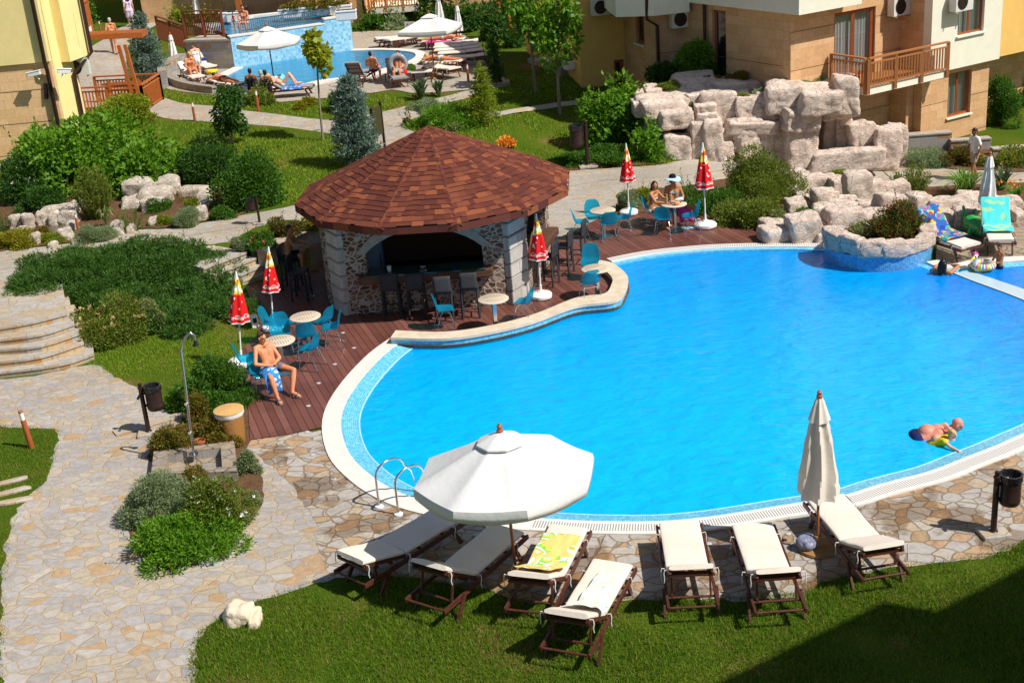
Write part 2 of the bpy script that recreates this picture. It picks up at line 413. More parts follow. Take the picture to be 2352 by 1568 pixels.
def watermat(name, tint, wscale=1.0, strength=.5, shallow=(.0,.53,1.0), deep=(.0,.25,.93), far=False):
 m = NT(name); co = m.coord('Object')
 n1 = m.noise(m.mapping(co, (1.0, 1.5, 1)), 1.6*wscale, 4, .6)
 n2 = m.noise(m.mapping(co, (1.0, 2.2, 1), (0,0,.4)), 6*wscale, 3, .6)
 hgt = m.math('ADD', n1.outputs[0], m.math('MULTIPLY', n2.outputs[0], .35))
 b = m.N('ShaderNodeBump'); b.inputs['Strength'].default_value = strength; b.inputs['Distance'].default_value = .12; m.L(hgt, b.inputs['Height'])
 gl = m.N('ShaderNodeBsdfGlossy'); gl.inputs['Roughness'].default_value = .02; m.L(b.outputs[0], gl.inputs['Normal'])
 tr = m.N('ShaderNodeBsdfTransparent'); tr.inputs[0].default_value = (.30,.86,1,1)
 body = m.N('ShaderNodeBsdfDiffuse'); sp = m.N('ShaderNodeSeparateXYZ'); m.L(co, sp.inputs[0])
 b2 = m.N('ShaderNodeBump'); b2.inputs['Strength'].default_value = 1.0; b2.inputs['Distance'].default_value = .10
 n3 = m.noise(m.mapping(co, (1.0, 1.5, 1), (0,0,.3)), 1.7*wscale, 3, .5); n4 = m.noise(m.mapping(co, (1.0, 1.3, 1), (0,0,.8)), 1.15*wscale, 2, .5); n4.inputs['Distortion'].default_value = 1.4
 rg = m.math('POWER', m.math('SUBTRACT', 1.0, m.math('ABSOLUTE', m.math('MULTIPLY_ADD', n4.outputs[0], 2.0, -1.0))), 14.0)
 m.L(m.math('ADD', m.math('MULTIPLY', n3.outputs[0], 1.1), m.math('MULTIPLY', rg, -.045)), b2.inputs['Height']); m.L(b2.outputs[0], body.inputs['Normal'])
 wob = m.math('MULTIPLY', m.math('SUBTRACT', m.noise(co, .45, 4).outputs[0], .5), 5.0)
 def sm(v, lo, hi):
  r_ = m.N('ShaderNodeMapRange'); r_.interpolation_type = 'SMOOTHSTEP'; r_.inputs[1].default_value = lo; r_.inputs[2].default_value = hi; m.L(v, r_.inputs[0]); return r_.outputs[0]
 dp = m.math('ADD', m.math('MULTIPLY', sm(m.math('ADD', sp.outputs[1], wob), 20.0, 33.0), .62), m.math('MULTIPLY', sm(m.math('ADD', sp.outputs[0], m.math('MULTIPLY', wob, .35)), 8.3, 10.6), .45))  # colour darkens over the deeper far floor and also towards the right end
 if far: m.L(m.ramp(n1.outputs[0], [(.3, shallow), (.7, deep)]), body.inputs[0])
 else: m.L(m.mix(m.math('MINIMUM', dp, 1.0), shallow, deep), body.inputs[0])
 v_ = m.N('ShaderNodeMixShader'); v_.inputs[0].default_value = tint; m.L(tr.outputs[0], v_.inputs[1]); m.L(body.outputs[0], v_.inputs[2]); tr = v_
 fr = m.N('ShaderNodeFresnel'); fr.inputs['IOR'].default_value = 1.33; m.L(b.outputs[0], fr.inputs['Normal'])
 mx = m.N('ShaderNodeMixShader'); m.L(fr.outputs[0], mx.inputs[0]); m.L(tr.outputs[0], mx.inputs[1]); m.L(gl.outputs[0], mx.inputs[2])
 m.L(mx.outputs[0], m.out.inputs[0]); return m.m
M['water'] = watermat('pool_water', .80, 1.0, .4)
M['trim'] = mat('pale_tile_trim', (.45,.72,.85), .4)
M['water_far'] = watermat('far_pool_water', .6, .8, .3, (.02,.40,.72), (.015,.30,.62), True)
def blockmat(name, cols, bw, bh, mortar, msz=.02, stretch=1, bump=.5, offset=.5, rot=None):
 m = NT(name); m.set(.75, .2); co = m.coord('Object')
 g = m.N('ShaderNodeNewGeometry')
 cr = m.N('ShaderNodeVectorMath'); cr.operation = 'CROSS_PRODUCT'; cr.inputs[0].default_value = (0,0,1); m.L(g.outputs['True Normal'], cr.inputs[1])
 dt = m.N('ShaderNodeVectorMath'); dt.operation = 'DOT_PRODUCT'; m.L(cr.outputs[0], dt.inputs[0]); m.L(g.outputs['Position'], dt.inputs[1])
 sp = m.N('ShaderNodeSeparateXYZ'); m.L(g.outputs['Position'], sp.inputs[0])
 cb = m.N('ShaderNodeCombineXYZ'); m.L(dt.outputs['Value'], cb.inputs[0]); m.L(sp.outputs[2], cb.inputs[1])
 br = m.N('ShaderNodeTexBrick'); br.offset = offset; m.L(cb.outputs[0], br.inputs['Vector'])
 br.inputs['Color1'].default_value = (0,0,0,1); br.inputs['Color2'].default_value = (1,1,1,1); br.inputs['Mortar'].default_value = (.5,.5,.5,1)
 br.inputs['Scale'].default_value = 1; br.inputs['Brick Width'].default_value = bw; br.inputs['Row Height'].default_value = bh; br.inputs['Mortar Size'].default_value = msz; br.inputs['Mortar Smooth'].default_value = .1
 k = len(cols); col = m.ramp(br.outputs['Color'], [(i/k, c) for i, c in enumerate(cols)], 'CONSTANT')
 n = m.noise(co, 10, 5, .65)
 col = m.mix(.35, col, m.ramp(n.outputs[0], [(.3, (.5,.48,.45)), (.7, (1.15,1.12,1.1))]), 'MULTIPLY')
 m.base(m.mix(br.outputs['Fac'], col, mortar))
 m.bump(m.math('SUBTRACT', m.math('MULTIPLY', n.outputs[0], .5), br.outputs['Fac']), bump, .012); return m.m
STONEW = [(.36,.34,.32), (.42,.37,.29), (.30,.30,.30), (.46,.40,.31), (.40,.25,.13), (.38,.37,.36), (.33,.30,.26)]
M['stone_wall'] = blockmat('stone_clad_wall', STONEW, .5, .24, (.30,.27,.23), .012)
M['step_riser'] = blockmat('step_stone', [(.50,.36,.20), (.44,.38,.30), (.54,.40,.23), (.50,.25,.09), (.42,.38,.33), (.50,.38,.24)], .28, .5, (.36,.27,.17), .016)
M['slab'] = pavemat('step_slabs', .42, (.55,.46,.34), [(.50,.48,.45), (.46,.44,.42), (.54,.48,.40), (.52,.40,.27), (.48,.46,.44)], .03, (1,1.4), .3, .05)
def W2(pts, z=0): return [gz(p[0], p[1], z) for p in pts]
barwall_out = W2([q('6',840,1475), q('6',1200,1482), q('6',1500,1442), q('6',1800,1370), q('6',2100,1262), q('G',2050,808), (1437,666), (1443,646), (1440,631), (1423,614), (1400,601), (1378,597)], .20)
barwall_in = W2([q('6',875,1425), q('6',1200,1435), q('6',1500,1395), q('6',1800,1320), q('6',2100,1203), (1388,674), (1404,654), (1408,643), (1404,634), (1392,622), (1380,612), (1368,606)], .20)
LB = W2([(898,779), (850,814), (800,865), (765,912), (747,950), (742,985), (748,1025), (766,1064), (805,1104), (850,1136), (915,1166), (1000,1188), (1087,1203), (1174,1216), (1261,1222), (1356,1227), (1505,1228), (1600,1221), (1681,1211), (1810,1190), (1962,1165), (2050,1138), (2170,1106), (2254,1073), (2352,1033), (2480,968), (2540,880), (2540,790), (2500,690), (2480,640)])
KC = W2([(2480,618), (2400,594), (2352,592), (2293,595), (2227,602), (2177,612), (2154,600)])
FC = W2([(1898,563), (1815,561), (1732,562), (1640,565), (1561,571), (1476,581), (1394,597)])
lbp = smooth_path(LB, .25); kcp = smooth_path(KC, .25); fcp = smooth_path(FC, .25); bwp = smooth_path(barwall_out, .2); bwi = smooth_path(barwall_in, .2)
ar = lambda pl: sum(pl[i].x*pl[(i+1) % len(pl)].y-pl[(i+1) % len(pl)].x*pl[i].y for i in range(len(pl)))
hole = offset(lbp, .10)[1:-1]+offset(kcp, .1)+offset(fcp, .1)[:-1]+offset(bwp, -.02)[::-1]
pool_in = offset(lbp, .70)[2:-2]+offset(kcp, .5)+offset(fcp, .42)[:-2]+offset(bwp, -.05)[::-1]
water_pl = offset(lbp, .715)[2:-2]+offset(kcp, .34)+offset(fcp, .31)[:-1]+offset(bwp, .028)[::-1]
WZ = -.05
big = [Vector(p) for p in ((-90,6), (70,6), (110,170), (-130,170))]
sheet('lawn', big, M['lawn'], 0, .9, [hole])
P1 = [(-60,880),(0,872),(100,860),(205,838),(265,865),(325,900),(380,945),(500,1000),(575,1012),(640,1060),(740,1180),(800,1300),(770,1325),(690,1350),(600,1378),(545,1400),(500,1420),(465,1455),(450,1490),(447,1568),(445,1720),(0,1720),(2,1568),(2,1480),(5,1330),(15,1240),(45,1165),(95,1115),(118,1060),(132,990),(60,985),(0,980),(-60,980)]
P2 = [(560,1016),(700,990),(760,985),(1100,900),(2100,900),(2700,640),(3300,700),(3300,1150),(2700,1150),(2480,1190),(2352,1238),(2320,1262),(2251,1283),(2171,1287),(2090,1301),(1980,1318),(1890,1339),(1842,1366),(1760,1376),(1677,1379),(1489,1379),(1400,1385),(1244,1391),(1149,1362),(1060,1350),(930,1328),(838,1318),(770,1328),(730,1260),(720,1180),(640,1080)]
def rough_poly(pl, a=.05, step=.18, seed=3):
 pl = smooth_path(pl, step, True); r = random.Random(seed)
 return [p+Vector((r.uniform(-a, a), r.uniform(-a, a))) for p in pl]
flat0 = lambda x, y: np.zeros(np.shape(x))
sheet('path', rough_poly([gz(*p) for p in P1]), M['crazy'], .006, .8, hf=flat0)
sheet('terrace_paving', rough_poly([gz(*p) for p in P2], .06), M['terrace'], .011, .8, [hole], hf=flat0)
PU = [(-80,730),(0,722),(80,716),(153,708),(200,690),(300,690),(469,617),(566,578),(545,545),(640,507),(742,512),(860,520),(1100,540),(1285,555),(1400,492),(1416,470),(1430,440),(1560,430),(1680,410),(1804,400),(1950,412),(2133,432),(2352,423),(2500,440),(2500,395),(2352,393),(2188,389),(2129,383),(2063,376),(1820,368),(1577,368),(1518,378),(1424,385),(1295,393),(1150,400),(900,420),(700,465),(674,473),(556,495),(476,510),(401,525),(311,530),(250,545),(165,560),(90,568),(0,578),(-80,588)]
sheet('upper_path', rough_poly(dpoly(PU, False), .04), M['path'], .008, .5)
CB1 = [(-80,640),(0,620),(140,600),(250,575),(420,545),(560,520),(640,497),(620,488),(480,527),(330,555),(170,578),(0,598),(-80,610)]
sheet('cobble_band', dpoly(CB1), M['cobble'], .016, .4)
CB2 = [(1300,430),(1390,415),(1560,405),(1720,385),(1720,378),(1560,383),(1420,395),(1310,408)]
sheet('cobble_band', dpoly(CB2), M['cobble'], .016, .4)
PA = [(330,205),(341,211),(416,237),(489,244),(569,255),(707,272),(780,275),(890,255),(944,241),(1035,219),(1086,206),(1125,205),(1080,225),(1000,243),(981,262),(925,285),(955,306),(975,335),(920,350),(880,342),(773,310),(671,295),(569,286),(489,281),(379,272),(341,252)]
PB = [(140,265),(172,185),(183,137),(215,105),(250,85),(275,65),(330,40),(350,0),(350,-40),(450,-40),(403,0),(385,40),(330,75),(305,95),(290,120),(290,140),(297,183),(300,200),(345,212),(345,252),(300,262)]
PC = [(985,270),(1060,262),(1150,257),(1274,237),(1352,229),(1480,212),(1490,222),(1352,240),(1286,246),(1200,258),(1130,272),(1050,285)]
PD = [(385,205),(400,180),(420,160),(480,140),(560,120),(700,90),(815,75),(900,72),(1000,68),(1060,78),(1100,110),(1118,150),(1160,182),(1165,200),(1090,206),(1000,214),(944,215),(900,207),(860,214),(780,224),(730,228),(640,236),(600,232),(490,219)]
for i, pl in enumerate((PA, PB, PC, PD)):
 sheet('path', dpoly(pl, True, .5), M['path'], .010+.004*i, .8)
PR2 = [(2150,575),(2160,520),(2352,505),(2560,500),(2560,612),(2480,618),(2400,594),(2352,592),(2293,595),(2227,602),(2177,612),(2150,608)]
sheet('terrace_paving', dpoly(PR2, False), M['terrace_wet'], .010, .5, [hole])
DK = [(575,1012),(660,1000),(760,980),(770,930),(900,840),(1050,800),(1200,780),(1400,730),(1480,640),(1470,585),(1750,558),(1740,520),(1719,503),(1620,497),(1440,487),(1400,492),(1290,545),(1180,560),(1000,565),(860,540),(760,530),(735,548),(606,640),(553,656),(566,662),(575,690),(597,735),(592,770),(560,800),(535,830),(560,890),(570,930)]
deck_pl = [gz(*p) for p in DK]
deck = sheet('wooden_deck', [Vector((p.x, p.y)) for p in deck_pl], M['deck'], .03, .6, [hole+[]], hf=flat0)
def uvstrip(name, path, bands, m, kind='structure', closed=False, smooth=True):
 """bands: list of (offset, z); one skin along the path with u = metres along, v = metres across"""
 rows = [offset(path, o, closed) for o, z in bands]
 if closed:
  for r in rows: r.append(r[0])
 n = len(rows[0]); u = [0]
 pp = list(path)+([path[0]] if closed else [])
 for i in range(1, n): u.append(u[-1]+(pp[i]-pp[i-1]).length)
 v = [0]
 for i in range(1, len(bands)): v.append(v[-1]+math.hypot(bands[i][0]-bands[i-1][0], bands[i][1]-bands[i-1][1]))
 me = bpy.data.meshes.new(name)
 vs = [(r[i].x, r[i].y, bands[j][1]) for j, r in enumerate(rows) for i in range(n)]
 fs = [(j*n+i, j*n+i+1, (j+1)*n+i+1, (j+1)*n+i) for j in range(len(rows)-1) for i in range(n-1)]
 me.from_pydata(vs, [], fs); uvl = me.uv_layers.new(name='UVMap')
 for p in me.polygons:
  for li in p.loop_indices:
   vi = me.loops[li].vertex_index; uvl.data[li].uv = (u[vi % n], v[vi//n])
 me.materials.append(m); o = bpy.data.objects.new(name, me); link(o)
 if smooth: shade(o)
 if kind: o['kind'] = kind
 return o
k = len(lbp); cut = next(i for i, p in enumerate(lbp) if proj((p.x, p.y, 0))[0] > 1190 and proj((p.x, p.y, 0))[1] > 1150)
uvstrip('pool_coping', lbp[:cut+1], [(-.02,0), (-.02,.035), (.36,.04), (.36,-.02)], M['white_stone'])
gr = uvstrip('pool_grating', lbp[cut:], [(.03,.038), (.33,.038)], M['grate'])
for uvd in gr.data.uv_layers[0].data: uvd.uv = (uvd.uv[0], uvd.uv[1]/.30)
uvstrip('pool_coping', lbp[cut:], [(-.02,0), (-.02,.04), (.03,.042), (.03,.0)], M['white_stone'])
uvstrip('pool_coping', lbp[cut:], [(.33,-.02), (.33,.042), (.37,.042), (.37,-.02)], M['white_stone'])
uvstrip('pool_shelf', lbp, [(.365,.025), (.70,-.042)], M['mosaic'])
uvstrip('pool_trim', lbp, [(.70,-.042), (.70,-.036), (.72,-.036), (.725,-.12)], M['trim'])
uvstrip('pool_wall', lbp, [(.72,-.10), (.72,-2.2)], M['pool_side'])
g2 = uvstrip('pool_grating', fcp, [(-.02,.0), (-.02,.04), (.28,.04), (.28,-.02)], M['grate'])
for uvd in g2.data.uv_layers[0].data: uvd.uv = (uvd.uv[0], (uvd.uv[1]-.04)/.30)
uvstrip('pool_wall', fcp, [(.28,.01), (.42,.0), (.42,-.09)], M['mosaic'])
uvstrip('pool_wall', fcp, [(.42,-.09), (.42,-2.2)], M['pool_side'])
uvstrip('pool_coping', kcp, [(-.02,0), (-.02,.04), (.32,.04), (.32,-.02)], M['white_stone'])
uvstrip('pool_wall', kcp, [(.32,.0), (.5,-.06), (.5,-.12)], M['mosaic'])
uvstrip('pool_wall', kcp, [(.5,-.12), (.5,-.8)], M['pool_side'])
sheet('pool_floor', hole, M['pool_floor'], 0, .8, hf=lambda x, y: -.55-.6*sstep((y-19)/12))
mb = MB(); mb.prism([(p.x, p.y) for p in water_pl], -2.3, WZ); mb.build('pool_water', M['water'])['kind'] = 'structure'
def ribbon_prism(mb, a, b, z0, z1):
 """closed wall between two edge paths of equal count"""
 n = len(a)
 mb.grid([[(p.x, p.y, z) for p in r] for r, z in ((a, z0), (a, z1), (b, z1), (b, z0))])
 for i in (0, n-1):
  mb.quad((a[i].x, a[i].y, z0), (b[i].x, b[i].y, z0), (b[i].x, b[i].y, z1), (a[i].x, a[i].y, z1))
def resample(path, n):
 L = [0]
 for i in range(1, len(path)): L.append(L[-1]+(path[i]-path[i-1]).length)
 t = np.linspace(0, L[-1], n); xs = np.interp(t, L, [p.x for p in path]); ys = np.interp(t, L, [p.y for p in path])
 return [Vector((a, b)) for a, b in zip(xs, ys)]
wa = resample(bwp, 90); wb = resample(bwi, 90)
bw = empty('pool_edge_wall', (0,0,0), 0, 'low curved wall with cream stone top between the bar deck and the pool', 'wall')
mb = MB(); ribbon_prism(mb, offset(wa, .035), offset(wb, -.035), -.05, .145); mb.build('wall_body', M['cream_stone'], bw)
mb = MB(); ribbon_prism(mb, wa, wb, .14, .20); o = mb.build('wall_cap', M['cream_stone'], bw)
o = uvstrip('mosaic_face', bwp, [(.03,.139), (.028,-.09)], M['mosaic'], None); o.parent = bw
uvstrip('pool_wall', bwp, [(.026,-.09), (.02,-2.2)], M['pool_side'])
dv_a = W2([(2128,603), (2230,645), (2315,676), (2360,694), (2560,775)], WZ); dv_b = W2([(2172,606), (2250,630), (2352,664), (2400,682), (2600,752)], WZ)
va = resample([Vector((p.x, p.y)) for p in dv_a], 24); vb = resample([Vector((p.x, p.y)) for p in dv_b], 24)
dv = empty('pool_divider', (0,0,0), 0, 'pale blue tiled overflow wall between the deep pool and the shallow corner pool', 'wall')
mb = MB(); ribbon_prism(mb, va, vb, -2.2, -.045); mb.build('tiled_wall', M['mosaic'], dv)
mb = MB(); ribbon_prism(mb, va, [a.lerp(b, .06) for a, b in zip(va, vb)], -.04, -.025); mb.build('white_lip', M['white_stone'], dv)
kid = [Vector((p.x, p.y)) for p in vb]+[Vector((p.x+.2, p.y)) for p in kcp]
sheet('shallow_pool_floor', kid, M['pool_floor'], -.62, 3, hf=flat0)
def steps(name, label, noses, z0, dz, back, mtop, mrise):
 """noses: photo polylines of every tread edge from top to bottom"""
 root = empty(name, (0,0,0), 0, label, 'steps'); n = len(noses)
 for i, ns in enumerate(noses):
  z = z0+dz*(n-i); w = smooth_path([gz(p[0], p[1], z) for p in ns], .25)
  d = (w[-1]-w[0]).normalized(); nrm = Vector((-d.y, d.x))
  if nrm.y < 0: nrm = -nrm
  poly = w+[w[-1]+nrm*(back[i] if isinstance(back, list) else back), w[0]+nrm*(back[i] if isinstance(back, list) else back)]
  m_ = MB(); m_.prism(poly, -.05, z-.05); m_.build('riser', mrise, root)
  ov = offset(w, -.03 if (w[-1]-w[0]).x > 0 else .03); m_ = MB(); m_.prism(ov+poly[-2:], z-.052, z); m_.build('tread', mtop, root)
 return root
steps('stone_steps', 'wide curved flight of pale stone steps on the left', [
 [(-90,762),(0,751),(75,738),(153,718)], [(-90,790),(0,778),(94,766),(169,742)], [(-90,814),(0,801),(94,792),(181,764)], [(-90,842),(0,829),(94,817),(191,786)], [(-90,866),(0,853),(94,842),(160,830),(214,811)]],
 0, .165, [3.2, 2.6, 2.2, 1.8, 1.4], M['slab'], M['step_riser'])
steps('stone_steps', 'short flight of stone steps from the upper path down to the bar deck', [
 [q('7',1490,205), q('7',1810,85)], [q('7',1570,255), q('7',1885,125)], [q('7',1680,290), q('7',1940,178)], [q('7',1740,312), q('7',1950,235)]], .0, .185, [2.2,1.6,1.1,.6], M['slab'], M['step_riser'])
rw = smooth_path([Vector((-6.23,32.95)), Vector((-5.85,33.7)), Vector((-5.1,34.5)), Vector((-4.2,35.4)), Vector((-3.2,36.3)), Vector((-1.8,37.1))], .3)
ro = empty('retaining_wall', (0,0,0), 0, 'grey stone clad retaining wall with tan capping behind the bar', 'wall')
mb = MB(); ribbon_prism(mb, rw, offset(rw, .3), -.05, .74); mb.build('wall_body', M['stone_wall'], ro)
mb = MB(); ribbon_prism(mb, offset(rw, -.04), offset(rw, .36), .742, .80); mb.build('wall_cap', M['slab'], ro)
e0 = [gz(*p) for p in ((268,1003), (400,966), (560,926))]
mb = MB(); w = smooth_path(e0, .3); ribbon_prism(mb, w, offset(w, .28), 0, .035); tag(mb.build('stone_edging', M['step_riser']), 'grey stone edging strip across the path by the left litter bin', 'edging')
def wallcoord(m):
 g = m.N('ShaderNodeNewGeometry')
 cr = m.N('ShaderNodeVectorMath'); cr.operation = 'CROSS_PRODUCT'; cr.inputs[0].default_value = (0,0,1); m.L(g.outputs['True Normal'], cr.inputs[1])
 dt = m.N('ShaderNodeVectorMath'); dt.operation = 'DOT_PRODUCT'; m.L(cr.outputs[0], dt.inputs[0]); m.L(g.outputs['Position'], dt.inputs[1])
 sp = m.N('ShaderNodeSeparateXYZ'); m.L(g.outputs['Position'], sp.inputs[0])
 cb = m.N('ShaderNodeCombineXYZ'); m.L(dt.outputs['Value'], cb.inputs[0]); m.L(sp.outputs[2], cb.inputs[1]); return cb.outputs[0]
def rubblemat():
 m = NT('rubble_stone'); m.set(.85, .15)
 co = wallcoord(m)
 wn = m.noise(co, 4, 2); vm = m.N('ShaderNodeVectorMath'); vm.operation = 'MULTIPLY_ADD'; m.L(wn.outputs['Color'], vm.inputs[0]); vm.inputs[1].default_value = (.16,.16,0); m.L(co, vm.inputs[2])
 mp = m.mapping(vm.outputs[0], (6.0, 9.5, 0))
 ve = m.N('ShaderNodeTexVoronoi'); ve.feature = 'DISTANCE_TO_EDGE'; ve.inputs['Scale'].default_value = 1
 vc = m.N('ShaderNodeTexVoronoi'); vc.inputs['Scale'].default_value = 1
 m.L(mp, ve.inputs['Vector']); m.L(mp, vc.inputs['Vector'])
 sp = m.N('ShaderNodeSeparateColor'); m.L(vc.outputs['Color'], sp.inputs[0])
 st = m.ramp(sp.outputs[0], [(0, (.16,.075,.05)), (.25, (.22,.115,.075)), (.5, (.12,.06,.045)), (.7, (.28,.16,.11)), (.88, (.19,.12,.09))], 'CONSTANT')
 st = m.mix(.4, st, m.ramp(m.noise(co, 16, 5, .7).outputs[0], [(.3, (.4,.4,.4)), (.7, (1.2,1.2,1.2))]), 'MULTIPLY')
 f = m.ramp(m.math('ADD', ve.outputs[0], m.math('MULTIPLY', m.math('SUBTRACT', m.noise(co, 22, 3).outputs[0], .5), .12)), [(.07, (0,0,0)), (.13, (1,1,1))])
 m.base(m.mix(f, m.mix(m.noise(co, 20, 4).outputs[0], (.50,.43,.35), (.38,.32,.26)), st))
 m.bump(m.math('ADD', m.math('MULTIPLY', f, -.7), m.math('MULTIPLY', m.noise(co, 25, 4).outputs[0], .6)), .8, .03); return m.m
M['rubble'] = rubblemat()
M['quoin'] = blockmat('rough_pale_quoins', [(.50,.47,.43), (.55,.52,.48), (.46,.43,.40)], .8, .34, (.34,.31,.28), .014, bump=.9)
M['arch_stone'] = mat('arch_stone', (.40,.37,.32), .85, .2, 0, (.30,.27,.23), 9, .6, 22, dist=.02)
M['darkwood'] = mat('dark_beam_wood', (.075,.032,.018), .6, .3, 0, (.16,.07,.04), 5, .7, 14, (1,8,8), .02)
M['black'] = mat('black_paint', (.012,.011,.012), .5, .3)
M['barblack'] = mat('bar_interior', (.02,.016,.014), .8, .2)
M['steel'] = mat('brushed_steel', (.55,.55,.56), .25, .5, 1)
M['chrome'] = mat('chrome_steel', (.75,.75,.76), .12, .5, 1)
M['greenglass'] = mat('counter_top', (.03,.055,.045), .15, .5)
M['glass_bottle'] = mat('bottle_glass', (.12,.16,.06), .1, .6)
M['white_plastic'] = mat('white_plastic', (.80,.80,.78), .4, .4, 0, .04)
M['rattan_dark'] = None
def shinglemat():
 m = NT('roof_shingle'); m.set(.9, .1); g = m.N('ShaderNodeNewGeometry')
 c = m.ramp(g.outputs['Random Per Island'], [(0, (.11,.033,.024)), (.2, (.135,.04,.027)), (.38, (.165,.05,.031)), (.54, (.12,.035,.025)), (.70, (.20,.062,.034)), (.86, (.26,.082,.038)), (.94, (.15,.045,.03))], 'CONSTANT')
 co = m.coord('Object')
 c = m.mix(.5, c, m.ramp(m.noise(co, 45, 3, .7).outputs[0], [(.3, (.6,.6,.6)), (.7, (1.15,1.15,1.15))]), 'MULTIPLY')
 m.base(c); m.bump(m.noise(co, 90, 2).outputs[0], .5, .006); return m.m
M['shingle'] = shinglemat()
bar = empty('bar_kiosk', (-1.6, 31.3, .03), 0, 'round poolside bar of rubble stone under a conical brown shingle roof', 'bar')
BO = Vector((-1.6, 31.3, .03))
RR, ZE, ZA_, PH, NP = 3.42, 2.50, 4.02, R(10), 12
def rpt(k, r):   # point on the hip k at radius fraction
 a = PH+2*math.pi*k/NP
 return Vector((RR*r*math.cos(a), RR*r*math.sin(a), ZE+(ZA_-ZE)*(1-r)))
mb = MB(); rr_ = random.Random(5); rows = 21
for k in range(NP):
 A, B = rpt(k, 1), rpt(k+1, 1); ap = Vector((0,0,ZA_)); nrm = (B-A).cross(ap-A).normalized()
 for r in range(rows):
  f0 = 1-r/rows; f1 = max(0, 1-(r+1.12)/rows)
  a0, b0 = rpt(k, f0), rpt(k+1, f0); a1, b1 = rpt(k, f1), rpt(k+1, f1)
  L = (b0-a0).length; t = 0
  cuts = [0]; x = rr_.uniform(.05, .3)
  while x < L-.08: cuts.append(x/L); x += rr_.choice((.13, .18, .22, .27))
  cuts.append(1)
  for c0, c1 in zip(cuts, cuts[1:]):
   dn = rr_.choice((0, 0, .03)); lo = (ap-(a0+b0)/2).normalized()*dn
   p = [a0.lerp(b0, c0)+lo, a0.lerp(b0, c1)+lo, a1.lerp(b1, c1), a1.lerp(b1, c0)]
   up0, up1 = nrm*.026, nrm*.010
   vs = [p[0], p[1], p[0]+up0, p[1]+up0, p[2]+up1, p[3]+up1]
   mb._add(vs, [[0,1,3,2],[2,3,4,5]])
 for r in range(rows+2):
  f0 = 1-r/(rows+2); f1 = max(0, 1-(r+1.2)/(rows+2)); h0, h1 = rpt(k, f0), rpt(k, f1)
  tg = Vector((-math.sin(PH+2*math.pi*k/NP), math.cos(PH+2*math.pi*k/NP), 0)); w_ = min(.14, .5*f0+.03)
  n0 = Vector((0,0,1)); d_ = Vector((0,0,-.045))
  vs = [h0-tg*w_+d_+n0*.02, h0+n0*.03, h0+tg*w_+d_+n0*.02, h1-tg*w_*.9+d_+n0*.022, h1+n0*.030, h1+tg*w_*.9+d_+n0*.022]
  vs += [v-n0*.025 for v in vs[:3]]
  mb._add(vs, [[0,1,4,3],[1,2,5,4],[6,7,1,0],[7,8,2,1]])
roof = mb.build('roof', M['shingle'], bar)
mb = MB()   # fascia and soffit
for k in range(NP):
 A, B = rpt(k, 1.0), rpt(k+1, 1.0); A2, B2 = rpt(k, .97), rpt(k+1, .97)
 dz = Vector((0,0,-.16)); n_ = 4
 for i in range(n_):
  p, s_ = A.lerp(B, i/n_), A.lerp(B, (i+1)/n_)
  mb._add([p, s_, s_+dz, p+dz], [[0,3,2,1]])
mb.build('fascia', M['shingle'], roof)
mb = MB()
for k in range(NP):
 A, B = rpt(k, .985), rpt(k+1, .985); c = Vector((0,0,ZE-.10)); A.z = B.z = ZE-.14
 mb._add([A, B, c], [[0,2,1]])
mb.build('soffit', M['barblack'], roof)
def wall_seg(mb, a, b, pieces, th):
 """pieces: list of (u,z) polygons on the plane a->b, extruded inward (left of a->b is inside)"""
 a, b = Vector((a[0], a[1], 0)), Vector((b[0], b[1], 0)); d = (b-a).normalized(); n = Vector((-d.y, d.x, 0))
 for pl in pieces:
  P = [Vector((u, z, 0)) for u, z in pl]; k = len(P)
  tri = geometry.tessellate_polygon([P])
  vs = [a+d*u+Vector((0,0,z)) for u, z in pl]+[a+d*u+n*th+Vector((0,0,z)) for u, z in pl]
  fs = [[i, (i+1) % k, (i+1) % k+k, i+k] for i in range(k)]
  for t in tri: fs += [list(t), [x+k for x in t][::-1]]
  mb._add(vs, fs)
bl = lambda p: (p[0]-BO.x, p[1]-BO.y)
F0, F1 = bl((-3.9, 29.5)), bl((.1, 29.35)); P0, P1 = bl((-4.42, 30.45)), bl((.46, 29.92)); S0, S1 = bl((-4.75, 32.6)), bl((1.2, 32.3)); B0, B1 = bl((-3.6, 33.6)), bl((.3, 33.5))
WT = 2.47
def arch(u0, u1, zs, za, n=12): return [(u0+(u1-u0)*i/n, zs+(za-zs)*math.sin(math.pi*i/n)**.8) for i in range(n+1)]
mb = MB(); Lf = 4.0; u0, u1 = .62, 3.38; ar_ = arch(u0, u1, 1.52, 2.08)
wall_seg(mb, F0, F1, [[(0,0),(Lf,0),(Lf,1.0),(0,1.0)], [(0,1.0),(u0,1.0),(u0,1.52),(0,1.52)], [(u1,1.0),(Lf,1.0),(Lf,1.52),(u1,1.52)], [(0,1.52)]+ar_+[(Lf,1.52),(Lf,WT),(0,WT)]], .32)
for a, b in ((P1, S1), (S0, P0)):
 L = (Vector(b)-Vector(a)).length; v0, v1 = .35, L-.35; ar2 = arch(v0, v1, 1.52, 2.08)
 wall_seg(mb, a, b, [[(0,0),(L,0),(L,1.0),(0,1.0)], [(0,1.0),(v0,1.0),(v0,1.52),(0,1.52)], [(v1,1.0),(L,1.0),(L,1.52),(v1,1.52)], [(0,1.52)]+ar2+[(L,1.52),(L,WT),(0,WT)]], .3)
for a, b in ((S1, B1), (B1, B0), (B0, S0)):
 L = (Vector(b)-Vector(a)).length; wall_seg(mb, a, b, [[(0,0),(L,0),(L,WT),(0,WT)]], .3)
mb.build('wall', M['rubble'], bar)
